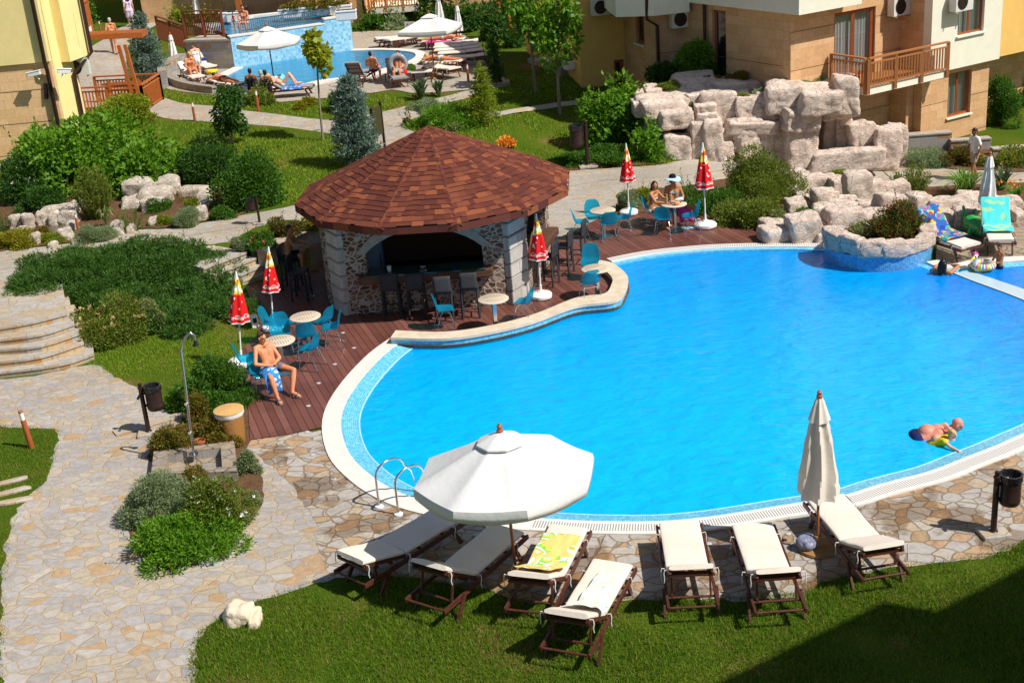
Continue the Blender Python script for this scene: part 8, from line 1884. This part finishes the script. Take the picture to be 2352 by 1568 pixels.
rl((2298,592), 0, 'cream cushioned lounger with raised back under a turquoise towel', towelmat('turquoise_towel', [(.10,.68,.70), (.12,.70,.68), (.38,.72,.40), (.08,.66,.72)], 2.2, (.10,.70,.72)), 'turquoise towel with lime patches over the raised lounger back at the right border', R(-14), 'R2')
M['greenvinyl'] = mat('green_vinyl', (.02,.40,.08), .2, .6, 0, .1)
p = gp(*q('C',1740,690)); t = empty('inflatable_crocodile', p, R(15), 'green inflatable crocodile lying between the two towel draped loungers', 'inflatable')
blob([('c',(0,-.15,.22),(0,.35,.26),.20,.24),('c',(0,.35,.26),(.05,.75,.35),.22,.08),('e',(.0,-.30,.25),(.17,.15,.15)),('c',(0,-.3,.22),(.02,-.52,.16),.12,.09),('c',(.15,.1,.2),(.34,.0,.12),.08,.06),('c',(-.15,.1,.2),(-.34,.0,.12),.08,.06),('c',(.12,.45,.3),(.28,.62,.52),.07,.04),('c',(-.05,.5,.3),(-.02,.72,.62),.07,.04)], .02, 'inflated_body', M['greenvinyl'], t, 4)
for s_ in (-1,1): mb = MB(); mb.ell((s_*.08,-.33,.39), (.045,.045,.05)); mb.build('eye', M['white_plastic'], t, True)
def ringmat():
 m = NT('rainbow_vinyl'); m.set(.2, .6); co = m.coord('Object'); s = m.N('ShaderNodeSeparateXYZ'); m.L(co, s.inputs[0]); a = m.math('ARCTAN2', s.outputs[1], s.outputs[0]); f = m.math('FRACT', m.math('MULTIPLY', m.math('ADD', a, 3.1416), 1.3))
 c = m.ramp(f, [(0, (.80,.60,.02)), (.2, (.20,.60,.08)), (.35, (.82,.80,.78)), (.5, (.05,.20,.65)), (.65, (.82,.80,.78)), (.8, (.75,.12,.45))], 'CONSTANT'); m.base(m.mix(m.math('LESS_THAN', s.outputs[2], -.03), c, (.80,.66,.03))); return m.m
p = gz(*q('C',1765,1125), .07); p += V3((.12,.22,0)); t = empty('swim_ring', p, 0, 'rainbow striped swim ring with a yellow beaked bird head floating in the shallow pool', 'swim ring', sc=.64); mb = MB(); rows = [[((.34+.13*math.cos(b))*math.cos(a), (.34+.13*math.cos(b))*math.sin(a), .13*math.sin(b)) for b in np.linspace(0, 2*math.pi, 17)] for a in np.linspace(0, 2*math.pi, 41)]
mb.grid(rows); mb.build('ring', ringmat(), t, True)
vw = M['white_plastic']; blob([('c',(-.33,-.05,.08),(-.33,-.08,.30),.09,.08),('e',(-.34,-.10,.38),(.11,.12,.11))], .015, 'bird_head', vw, t, 3)
mb = MB(); mb.capsule((-.42,-.16,.36), (-.54,-.22,.32), .065, .03); mb.build('beak', mat('yellow_vinyl', (.82,.68,.03), .25), t, True)
blob([('e',(-.33,-.04,.50),(.10,.05,.06)),('e',(-.26,.0,.44),(.08,.05,.06)),('e',(-.38,-.1,.51),(.06,.05,.05))], .015, 'crest', mat('pink_vinyl', (.80,.06,.35), .25), t, 3)
for s_ in (0, 1): mb = MB(); mb.ell((-.37+s_*.09,-.20,.40), (.028,.02,.04)); mb.build('eye', M['black'], t, True)
zf = FPZ
fpO = [Vector((p.x, p.y)) for p in [gz(x, y, zf) for x, y in ((537,160),(505,176),(487,190),(500,203),(560,211),(640,209),(700,204),(744,193),(817,184),(890,167),(955,148),(979,132),(962,121),(890,116),(813,118))]]
fpp = smooth_path(fpO, .4); ccw = -1 if sum(fpp[i].x*fpp[(i+1)%len(fpp)].y-fpp[(i+1)%len(fpp)].x*fpp[i].y for i in range(len(fpp))) > 0 else 1
zfl = lambda x, y: np.full(np.shape(x), zf)
inn_ = offset(fpp, .45*(-ccw)); sheet('far_pool_floor', fpp, M['pool_floor_far'], .03, 1.5, hf=zfl); sheet('far_pool_water', fpp, M['water_far'], .06, 1.5, hf=zfl)
mb = MB(); ribbon_prism(mb, fpp, inn_, zf-.1, zf+.11); mb.build('far_pool_coping', M['white_stone'])['kind'] = 'structure'
up_ = empty('raised_pool', (0,0,0), 0, 'raised upper pool with pale blue mosaic front wall and stone clad left side', 'pool')
BLw, BRw = gz(540,159,zf), gz(813,118,zf); FW = Facade(BLw, math.degrees(math.atan2(BRw.y-BLw.y, BRw.x-BLw.x))); Lw = (BRw-BLw).length
zu = FW.hit(*q('2',610,238))[1]; uS = FW.u(q('2',1212,0)[0], zf+1); zu2 = FW.hit(*q('2',1385,102))[1];
M['farmosaic'] = mosaic('far_wall_mosaic', [(.18,.48,.68), (.26,.56,.74), (.34,.62,.78), (.42,.68,.82)], 9, (.35,.6,.72), uv=False)
mb = MB(); mb.prism([FW.plan(0), FW.plan(uS), FW.plan(uS, -.4), FW.plan(0, -.4)], zf-.3, zu); mb.build('front_wall', M['farmosaic'], up_)
mb = MB(); mb.prism([FW.plan(uS), FW.plan(Lw), FW.plan(Lw, -.4), FW.plan(uS, -.4)], zf-.3, zu2); mb.build('front_wall', M['farmosaic'], up_)
mb = MB(); mb.prism([FW.plan(Lw), FW.plan(Lw+.02, -.0), FW.plan(Lw+.9, -6.5), FW.plan(Lw-.4, -6.5), FW.plan(Lw-.4, -.4)], zf-.3, zu2-.02); mb.build('side_wall', M['stone_wall'], up_)
mb = MB(); mb.prism([FW.plan(.02, -.02), FW.plan(Lw-.4, -.4), FW.plan(Lw-.4, -7), FW.plan(.2, -7)], zf-.3, zu-.12); mb.build('basin', M['pool_floor_far'], up_)
mb = MB(); mb.prism([FW.plan(.3, -.38), FW.plan(Lw-.42, -.42), FW.plan(Lw-.42, -5.4), FW.plan(Lw*.5, -6.2), FW.plan(.2, -4.5)], zu-.06, zu-.04); mb.build('upper_water', M['water_far'], up_)
mb = MB(); mb.prism([FW.plan(-.03, .03), FW.plan(uS, .03), FW.plan(uS, -.43), FW.plan(-.03, -.43)], zu+.001, zu+.06); mb.build('rim', M['white_stone'], up_)
mb = MB(); mb.prism([FW.plan(uS, .03), FW.plan(Lw+.05, .03), FW.plan(Lw+.05, -.43), FW.plan(uS, -.43)], zu2+.001, zu2+.06); mb.build('rim', M['white_stone'], up_)
mb = MB(); bk = [FW.plan(.2, -4.4), FW.plan(Lw*.3, -5.6), FW.plan(Lw*.5, -6.1), FW.plan(Lw*.75, -5.8), FW.plan(Lw-.42, -5.3)]; ribbon_prism(mb, bk, [p+FW.n*-.5 for p in bk], zu-.2, zu+.05); mb.build('rim', M['white_stone'], up_)
SW0, SW1 = gz(436,161,zf), BLw; FS = Facade(SW0, math.degrees(math.atan2(SW1.y-SW0.y, SW1.x-SW0.x))); Ls = (SW1-SW0).length; zs_ = FS.hit(*q('2',480,250))[1]
mb = MB(); mb.prism([FS.plan(0), FS.plan(Ls-.01), FW.plan(.02, -7), FS.plan(.3, -6)], zf-.3, zs_-.08); mb.build('stone_side', M['stone_wall'], up_)
mb = MB(); mb.prism([FS.plan(-.05, .05), FS.plan(Ls-.02, .05), FW.plan(-.02, -7), FS.plan(.3, -6)], zs_-.078, zs_); mb.build('side_terrace', M['slab'], up_)
rl_ = empty('pool_railing', (0,0,0), 0, 'thin dark metal railing along the rim of the raised upper pool', 'railing'); A_, B_ = FW.pt(.6, zu+.06, -.3), FW.pt(uS+.1, zu+.06, -.3)
mb = MB(); mb.bar(A_+V3((0,0,.55)), B_+V3((0,0,.55)), .04); mb.bar(A_+V3((0,0,.12)), B_+V3((0,0,.12)), .03)
for i in range(40): c_ = A_.lerp(B_, i/39); mb.bar(c_, c_+V3((0,0,.55)), .018)
mb.build('railing_panel', M['baseplate'], rl_)
f1 = empty('timber_fence', (0,0,0), 0, 'brown timber fence on the stone terrace left of the upper pool, front panel', 'fence', 'brown timber fences left of the upper pool'); a0 = FS.plan(-.1, -.4); zq = zs_+.02
M['timber_dark'] = mat('brown_fence_timber', (.16,.045,.018), .5, .3, 0, (.24,.07,.03), 5, .3, 20, (6,6,1))
b0_, b1_ = onY(*q('2',335,245), FS.plan(0,-.8).y), onY(*q('2',575,238), FS.plan(Ls,-.8).y); b0_.z = b1_.z = zq
railing(f1, (b0_.x, b0_.y), (b1_.x, b1_.y), zq, 1.15, m='timber_dark', posts=3, n=22)
f2 = empty('timber_fence', (0,0,0), 0, 'brown timber fence stepping down the slope beside the blue spruce', 'fence', 'brown timber fences left of the upper pool'); c0_ = gp(*q('2',175,310)); railing(f2, (c0_.x, c0_.y), (b0_.x-.05, b0_.y+.1), (zq+c0_.z)/2-.1, 1.15, m='timber_dark', posts=3, n=22)
lw_ = [gz(388,203,zf), gz(392,180,zf), gz(436,160,zf)]
rt_ = empty('retaining_wall', (0,0,0), 0, 'low grey retaining wall at the left of the far pool terrace', 'wall'); mb = MB(); w_ = smooth_path([(p.x, p.y) for p in lw_], .4); ribbon_prism(mb, w_, offset(w_, .35), zf-.4, zf+.75); mb.build('wall_body', M['stone_wall'], rt_)
rt_ = empty('retaining_wall', (0,0,0), 0, 'low grey kerb wall in front of the lying sunbather at the far pool', 'wall'); mb = MB(); w_ = smooth_path([(p.x, p.y) for p in (gp(378,190), gp(410,203), gp(450,212), gp(489,217))], .4); ribbon_prism(mb, w_, offset(w_, .3), zf-.5, zf+.30); mb.build('wall_body', M['stone_wall'], rt_)
for zx, zy, w_, lb in [(1010,112,1.3,'white flower box at the left of the row behind the upper pool'),(1135,100,1.3,'white flower box second in the row behind the upper pool'),(1243,95,1.25,'white flower box under the air conditioner behind the upper pool'),(1312,92,1.0,'white flower box fourth in the row behind the upper pool')]:
 t = flowerbox(*q('2', zx, zy), w_, lb, zu+.1, 0, .42, .45); pp_ = t.location.copy(); bush_at(pp_+V3((0,0,.40)), w_*.9, .35, 'rust', 'small plants growing in the '+lb.split(' at ')[0].split(' second')[0].split(' under')[0].split(' fourth')[0]+{'l':' far left','s':' next to it','u':' below the air conditioner','f':' fourth along'}[lb.split('box ')[1].replace('at the ','')[0]], 'box_plant', .16, .45, .8, 6)
t = flowerbox(*q('2',1345,128), .9, 'white flower box at the corner of the raised pool wall', zu2+.05, 0, .42, .45)
for zx, lb in ((543,'left of two white flower boxes behind the mother and child'),(595,'right of two white flower boxes behind the mother and child')): flowerbox(*q('H', zx, 150), .8, lb, zu+.05, 0, .45, .4)
p = gp(632,203); za = 1.0
far1 = make_open_umbrella('garden_umbrella', 1.28, 2.42, .50, M['black'], 'open white umbrella in front of the far pool', 'white garden umbrellas', p, 6, R(20))
p = gp(999,181); make_open_umbrella('garden_umbrella', 1.40, 2.50, .48, M['polewood'], 'open white square umbrella over the far loungers', 'white garden umbrellas', p, 4, R(28))
closed_at(q('2',270,450), q('2',240,202), 'furled white umbrella by the blonde woman at the far left pool corner', wk=.95)
closed_at((458,62), (455,-22), 'furled white umbrella at the top left behind the timber fence', wk=.95)
closed_at(q('N',392,245), q('N',400,-60), 'furled white umbrella behind the warning sign, left of two', wk=.95); closed_at(q('N',530,330), q('N',535,20), 'furled white umbrella behind the far loungers, right of two', wk=.85)
M['farwood'] = M['redwood']; FLG = None
def fl(foot, head, label, ang=3, cm='cushion', z=None):
 global FLG
 a, b = gp(*foot), gp(*head); d = Vector((b.x-a.x, b.y-a.y))
 o = make_lounger(R(ang), M[cm], label, group='sun loungers of the far pool terrace'); o.location = a; o.rotation_euler = (0,0,math.atan2(-d.x, d.y)); o.scale = (1.0, 1.0, 1.0); return o
FF = {}
for key, f_, h_, lb in [('a',(215,298),(60,318),'flat lounger at the back left of the far row, under the square umbrella'),('b',(260,300),(165,318),'flat lounger second from the back in the far row'),('c',(240,325),(445,318),'flat lounger with a lime towel and dark haired sunbather'),('d',(265,348),(590,335),'flat lounger with a pink towel and sunbather'),('e',(350,372),(625,350),'empty flat lounger nearest in front of the pink towel'),('f',(345,392),(625,373),'empty flat lounger third below the pink towel'),('g',(350,415),(640,396),'empty flat lounger fourth below the pink towel'),('h',(375,438),(668,418),'empty flat lounger just behind the sunbather on the striped towel'),('i',(440,470),(640,456),'empty flat lounger beside the feet of the striped towel sunbather'),('j',(260,495),(555,500),'flat lounger covered with a striped towel'),('k',(310,525),(520,565),'empty flat lounger at the front of the far row by the yucca')]:
 zo = 14; FF[key] = fl(q('N', f_[0], f_[1]+zo), q('N', h_[0], h_[1]+zo), lb)
def lie_on(L, front, label, skin, hair, clothes, knees=0, s=.98, flip=False, female=True, arms='side', look=None, zz=.43):
 rz = L.rotation_euler.z; d = Vector((-math.sin(rz), math.cos(rz), 0)); mid = L.location+d*(.98 if not flip else .92)*1.0+V3((0,0,zz)); T = lie(front, knees, look, arms)
 J = place(T, mid, rz+(math.pi if flip else 0), s); figure(label, J, skin, s, .017, hair, clothes, female=female)
lie_on(FF['c'], False, 'dark haired sunbather lying under the edge of the square umbrella', 'olive', ('short','dark'), (('trunks','navy'),), .8, female=False)
lie_on(FF['d'], True, 'sunbather in a pale blue bikini lying face down on a pink towel', 'tan', ('long','dark'), (('bikini','blue'),), 0)
lie_on(FF['j'], True, 'sunbather in a pale bikini lying face down on a striped towel', 'tan', ('long','blond'), (('bikini','blue'),), 0, flip=True)
def flat_towel(L, mt, label, y0=.1, y1=1.8, w=.36, z=.425):
 rows = [[(u*w, y0+(y1-y0)*t, z+.008*noise.noise(V3((u*4,t*7,y1)))-(.08*max(0, abs(u)-.93)/.07)) for u in np.linspace(-1,1,9)] for t in np.linspace(0,1,9)]; mb = MB(); mb.grid(rows); o = mb.build('towel', mt, None, True, solid=.01); o.location = L.location; o.rotation_euler = L.rotation_euler; tag(o, label, 'towel')
flat_towel(FF['c'], clothmat('lime_towel', (.30,.62,.06)), 'lime green towel under the dark haired far sunbather'); flat_towel(FF['d'], clothmat('pink_towel', (.62,.05,.20)), 'pink towel under the face down sunbather in blue')
def stripem(name, cols, f):
 m = NT(name); m.set(.9, .05); s = m.N('ShaderNodeSeparateXYZ'); m.L(m.coord('Object'), s.inputs[0]); k = len(cols); m.base(m.ramp(m.math('FRACT', m.math('MULTIPLY', s.outputs[1], f)), [(i/k, c) for i, c in enumerate(cols)], 'CONSTANT')); return m.m
flat_towel(FF['j'], stripem('striped_towel', [(.80,.76,.70), (.65,.06,.05), (.05,.35,.30), (.78,.50,.08), (.03,.03,.05), (.80,.76,.70)], 2.6), 'towel with red, white and green stripes under the front far sunbather')
Lq = fl(q('2',925,590), q('2',1140,575), 'dark lounger beside the open far umbrella with a raised back', 30, 'cushion_dark'); Lq.rotation_euler.z += math.pi; Lq.location = gp(*q('2',1140,600))
rz = Lq.rotation_euler.z; dq = Vector((-math.sin(rz), math.cos(rz), 0))
T = lie(False, 1.0, (0,.2,.95), 'head'); T['shL'] = (-.185,.42,.36); T['shR'] = (.185,.42,.36); T['neck'] = (0,.49,.42); T['head'] = (0,.58,.47); T['elL'] = (-.27,.40,.16); T['elR'] = (.27,.40,.16); T['wrL'] = (-.12,.22,.34); T['wrR'] = (.12,.22,.34)
figure('woman in a white bikini reading with knees up beside the open far umbrella', place(T, Lq.location+dq*1.15+V3((0,0,.42)), rz, .96), 'pink', .96, .017, ('long','blond'), (('bikini','white'),), female=True)
flat_towel(Lq, twoltone('far_blue_towel', (.06,.20,.60), (.60,.70,.82), 8), 'blue patterned towel hanging off the far lounger with the reading woman', .4, 1.2, .40)
L1 = fl(q('2',420,545), q('2',235,470), 'dark lounger with a raised back at the far pool left corner', 35, 'cushion'); rz = L1.rotation_euler.z; d1 = Vector((-math.sin(rz), math.cos(rz), 0))
figure('long haired blonde woman sitting on a lounger at the far left pool corner', place(sit(.10, .38, .14, (.1,.8,-.6), 'lap'), L1.location+d1*.95+V3((0,0,.50)), rz+math.pi, .96), 'tan', .96, .017, ('long','blond'), (('bikini','black'),), female=True)
pst = gp(*q('H',342,556)); figure('woman in a white tank top and turquoise briefs standing by the far pool', place(stand(0, 0, (-.6,.6,-.5)), pst, R(35), .93), 'pink', .93, .016, ('bun','brown'), (('top','white'),('briefs','teal')), female=True)
L2 = fl(q('2',660,590), q('2',400,545), 'lounger under the lying man at the far pool front edge', 3); lie_on(L2, True, 'tanned man in black briefs lying face down at the far pool edge', 'tan', ('short','dark'), (('briefs','black'),), 0, female=False)
mb = MB(); rock_geo(mb, (0,0,0), (.5,.4,.22), .3, 61, 7, 2.3, .25); tag(mb.build('towel', CL['yellow'], None, True, loc=gp(*q('H',425,583))+V3((0,.5,.5))), 'crumpled yellow towel behind the face down man', 'towel')
L3 = fl(q('2',500,478), q('2',300,425), 'lounger with a blue towel against the stone wall at the far pool', 35); flat_towel(L3, clothmat('blue_towel', (.02,.14,.62)), 'plain blue towel on the lounger against the stone wall', 1.15, 1.9, .36, .62)
L4 = fl(q('2',1560,560), q('2',1500,500), 'dark slatted lounger turned away with raised back, front right of the far pool', 50, 'cushion_dark'); L4.location = gp(*q('2',1480,500)); L4.rotation_euler.z = R(165)
figure('person lying back on the dark slatted lounger at the far pool edge', place(sit(-.28, .5, .12, (.2,.7,.3), 'lap'), gp(*q('2',1520,530))+V3((0,.35,.45)), R(-10), .95), 'tan', .95, .017, ('short','dark'), (('trunks','navy'),))
L5 = fl(q('2',1690,545), q('2',1640,480), 'lounger with a red bag at the front of the far pool', 45, 'cushion_dark'); L5.location = gp(*q('2',1690,560))+V3((0,.0,0)); L5.rotation_euler.z = R(12)
pj = gp(*q('2',1690,560))+V3((-.1,1.0,.46)); figure('person sitting with a big clear swim ring behind the legs at the far pool', place(sit(-.15, .42, .13, (0,.9,-.2), 'lap'), pj, R(170), .95), 'tan', .95, .017, ('short','brown'), (('trunks','teal'),))
t = empty('swim_ring', pj+V3((0,.05,.35)), 0, 'large clear grey swim ring standing on the far lounger', 'swim ring'); mb = MB(); mb.grid([[((.30+.10*math.cos(b))*math.cos(a), .10*math.sin(b), (.30+.10*math.cos(b))*math.sin(a)) for b in np.linspace(0, 2*math.pi, 13)] for a in np.linspace(0, 2*math.pi, 33)])
mb.build('ring', mat('grey_clear_vinyl', (.35,.36,.38), .1, .6), t, True)
mb = MB(); rock_geo(mb, (0,0,0), (.38,.22,.34), .1, 66, 7, 3, .12); tag(mb.build('beach_bag', CL['red'], None, True, loc=gp(*q('2',1700,535))+V3((0,.2,.45))), 'red beach bag on the far lounger below the clear ring', 'bag')
mb = MB(); rock_geo(mb, (0,0,0), (.42,.3,.3), .1, 67, 8, 2.3, .25); tag(mb.build('towel', clothmat('lime_towel', (.32,.62,.08)), None, True, loc=gp(*q('2',1745,515))+V3((0,.2,.5))), 'lime green towel heaped beside the red bag', 'towel')
t = empty('side_table', gp(*q('N',262,590)), R(-4), 'low white slatted side table between the far loungers', 'table'); mb = MB(); [mb.box((0,-.24+.12*i,.42),(.8,.10,.03)) for i in range(5)]; mb.build('table_top', M['cushion'], t)
for sx in (-1,1):
 for sy in (-1,1): mb = MB(); mb.bar((sx*.35,sy*.22,.41),(sx*.37,sy*.24,0),.04); mb.build('leg', M['redwood'], t)
pr = gz(*q('H',780,560), zf+.12); t = empty('air_mattress', pr, R(6), 'pale turquoise air mattress floating in the far pool', 'air mattress'); blob([('c',(-.9,y_,.0),(.55,y_,.0),.085,.085) for y_ in (-.24,-.08,.08,.24)]+[('e',(.72,0,.10),(.18,.34,.17))], .025, 'inflated_body', mat('aqua_vinyl', (.18,.66,.72), .3), t, 3)
ps_ = gz(*q('H',752,548), zf-.02); figure('blond swimmer holding the air mattress in the far pool', place(stand(0,0,(0,-.9,-.2)), ps_+V3((0,.45,-1.38)), R(180), 1.0), 'pink', 1.0, .017, ('short','blond'), ())
for zx, zy, lb in ((712,600,'dark haired person sitting low in front of the far pool, left one'),(815,612,'dark haired person sitting low behind the olive bush, right one')):
 p = gp(*q('H', zx, zy+75)); figure(lb, place(sit(-.05,.3,.12,(0,.9,0),'lap'), p+V3((0,.0,.36)), 0, .95), 'brown', .95, .017, ('short','dark'), (('top','black'),))
pm_ = FW.pt(FW.u(q('H',650,0)[0], zu), zu+.08, -5.2); figure('woman in a bikini sitting on the back rim of the upper pool', place(sit(0,.4,.16,(-.4,.8,-.3),'lap'), gz(*q('H',650,165), zu+.1)+V3((0,0,0)), R(172), .97), 'tan', .97, .017, ('bun','dark'), (('bikini','white'),), female=True)
figure('toddler with pink armbands standing in the upper pool', place(stand(0,0,(.6,.5,0)), gz(*q('H',588,222), zu-.15), R(-60), .52), 'pink', .52, .014, ('short','brown'), (('briefs','blue'),('vest','pinkred')), fat=1.15)
p = gp(374,40); t = empty('pram', p, R(-20), 'dark pram pushed by the woman in the flowered dress', 'pram'); mb = MB(); mb.box((0,.2,.62),(.42,.7,.28)); mb.box((0,.5,.85),(.42,.3,.3)); mb.build('body', M['black'], t, bevel=.05)
mb = MB(); mb.tube([(-.2,-.35,.95),(-.22,.0,.5),(-.22,.45,.15)], .018, 6); mb.tube([(.2,-.35,.95),(.22,.0,.5),(.22,.45,.15)], .018, 6); mb.tube([(-.2,-.35,.95),(.2,-.35,.95)], .022, 6); mb.build('frame', M['steel'], t, True)
for sx in (-1,1):
 for yy in (-.1,.45): mb = MB(); mb.tube([(sx*.24,yy,.12),(sx*.28,yy,.12)], .12, 14); mb.build('wheel', M['black'], t, True)
p = onY(575, -20, gp(566,38).y-1.0); pt_ = gp(572,62); t = empty('timber_post', pt_, 0, 'tall brown timber post behind the upper pool at the top', 'post'); mb = MB(); mb.bar((-.3,0,-.2),(-.45,0,4.2),.28); mb.build('post_shaft', M['timber'], t)
LM['grass'] = leafmat('grass_blade', [(.055,.13,.006), (.09,.20,.009), (.14,.26,.013), (.20,.26,.02), (.07,.16,.008), (.33,.27,.09)], .6, .35, .15)
LM['grass_light'] = leafmat('yellow_green_grass_blade', [(.10,.20,.008), (.16,.29,.012), (.22,.35,.018), (.30,.36,.03), (.12,.24,.010), (.38,.34,.09)], .6, .35, .15)  # lighter yellow-green blades for the middle and far lawns
def grass(name, polys, dens, h, w, label, holes=(), seed=1, dz=0.0, lim=400000):
 rng = np.random.default_rng(seed); Ps = []
 for pl in polys:
  xs = [p.x for p in pl]; ys = [p.y for p in pl]; A = (max(xs)-min(xs))*(max(ys)-min(ys)); n = int(A*dens); X = rng.uniform(min(xs), max(xs), n); Y = rng.uniform(min(ys), max(ys), n); ok = inside(pl, X, Y)
  for hl_ in holes: ok &= ~inside(hl_, X, Y)
  Ps.append(np.column_stack([X[ok], Y[ok]]))
 P = np.vstack(Ps); P = P+rng.normal(0, .045, P.shape)
 pn = np.array([noise.noise(V3((x*.55, y*.55, 3.1)))+.5*noise.noise(V3((x*1.7, y*1.7, 8.2))) for x, y in P]); keep = rng.random(len(P)) < np.clip(.95+1.5*pn, .10, 1); P = P[keep]; pn = pn[keep]
 n = len(P); Z = H(P[:,0], P[:,1])+dz; a = rng.uniform(0, 6.283, n); hh = h*rng.uniform(.5, 1.3, n)*(1+.35*pn); ln = hh*rng.uniform(.1, .8, n); b = rng.uniform(0, 6.283, n); ww = w*rng.uniform(.7,1.3,n)
 B = np.column_stack([P, Z-.004]); S = np.column_stack([np.cos(a), np.sin(a), np.zeros(n)])*ww[:,None]/2; T = B+np.column_stack([np.cos(b)*ln, np.sin(b)*ln, hh])
 V = np.stack([B-S, B+S, T], 1).reshape(-1,3); o = npmesh(name, V, np.arange(3*n).reshape(n,3), LM['grass' if dens > 2500 else 'grass_light']); tag(o, label, 'grass', kind='stuff'); print(name, n); return o
foreg = [gz(*p) for p in ((440,1490),(465,1450),(540,1400),(640,1365),(770,1322),(930,1322),(1060,1345),(1150,1358),(1244,1386),(1400,1380),(1489,1374),(1677,1374),(1842,1362),(1890,1334),(1980,1313),(2090,1296),(2251,1278),(2320,1257),(2420,1215),(2460,1640),(430,1640))]
grass('grass', [foreg], 3300, .062, .013, 'near lawn of short grass in front of the loungers', seed=2)
lft = [gz(*p) for p in ((-30,975),(60,980),(135,988),(122,1060),(97,1116),(46,1166),(16,1240),(6,1330),(3,1580),(-40,1580))]
grass('grass', [lft], 3000, .045, .011, 'small lawn at the left edge beside the near path', seed=3)
mid = [gp(*p) for p in ((205,838),(180,800),(240,800),(420,760),(560,690),(575,700),(597,738),(592,770),(560,800),(535,830),(545,890),(470,960),(395,950),(330,902),(265,865))]
grass('grass', [mid], 1800, .055, .014, 'sloping lawn between the stone steps and the bar deck', seed=4)
l2 = [gp(*p) for p in ((385,275),(489,282),(569,288),(671,297),(773,313),(880,345),(905,400),(700,462),(640,470),(560,440),(430,400),(300,300))]
grass('grass', [l2], 420, .085, .03, 'mid lawn between the rock garden and the bar roof', seed=5)
l3 = [gp(*p) for p in ((930,290),(985,272),(1060,285),(1130,276),(1200,262),(1286,248),(1352,244),(1490,225),(1540,300),(1540,380),(1424,384),(1295,392),(1180,390),(980,320))]
l4 = [gp(*p) for p in ((1000,258),(1085,225),(1150,192),(1180,170),(1480,175),(1480,208),(1352,226),(1274,233),(1150,253),(1060,258))]
l5 = [gp(*p) for p in ((345,212),(416,235),(489,241),(569,252),(707,269),(780,272),(890,252),(940,238),(880,214),(780,226),(640,238),(490,221),(400,208))]
grass('grass', [l3, l4, l5], 300, .09, .035, 'lawns round the far paths and young trees', seed=6)
cam = bpy.data.cameras.new('camera'); cam.sensor_width = 36; cam.lens = 36*CF/2352; cam.clip_end = 600; cam.clip_start = .1
co = bpy.data.objects.new('camera', cam); link(co)
fwd = Vector((0, _ct, -_st)); right = Vector((1, 0, 0)); down = Vector((0, -_st, -_ct))
X = right*_cr+down*_sr          # image x axis in world
Y = -(right*-_sr+down*_cr)      # image up
co.matrix_world = Matrix.Translation((0, 0, CH)) @ Matrix((X, Y, -fwd)).transposed().to_4x4()
scene.camera = co
SD = Vector((.887*math.cos(R(50)), -.46*math.cos(R(50)), math.sin(R(50)))).normalized()
sun = bpy.data.lights.new('sun', 'SUN'); sun.energy = 4.4; sun.angle = R(.5); sun.color = (1, .95, .87)
so = bpy.data.objects.new('sun', sun); link(so); so.rotation_euler = SD.to_track_quat('Z', 'Y').to_euler()
w = bpy.data.worlds.new('World'); scene.world = w; w.use_nodes = True
bg = w.node_tree.nodes['Background']; sk = w.node_tree.nodes.new('ShaderNodeTexSky'); sk.sky_type = 'NISHITA'; sk.sun_disc = False
sk.sun_elevation = R(50); sk.sun_rotation = math.atan2(SD.x, SD.y)
w.node_tree.links.new(sk.outputs[0], bg.inputs[0]); bg.inputs[1].default_value = .065
scene.view_settings.view_transform = 'Standard'; scene.view_settings.look = 'None'; scene.view_settings.exposure = .32; scene.view_settings.gamma = 1
scene.cycles.max_bounces = 8; scene.cycles.transparent_max_bounces = 12; scene.cycles.caustics_reflective = False; scene.cycles.caustics_refractive = False
scene.cycles.use_denoising = True
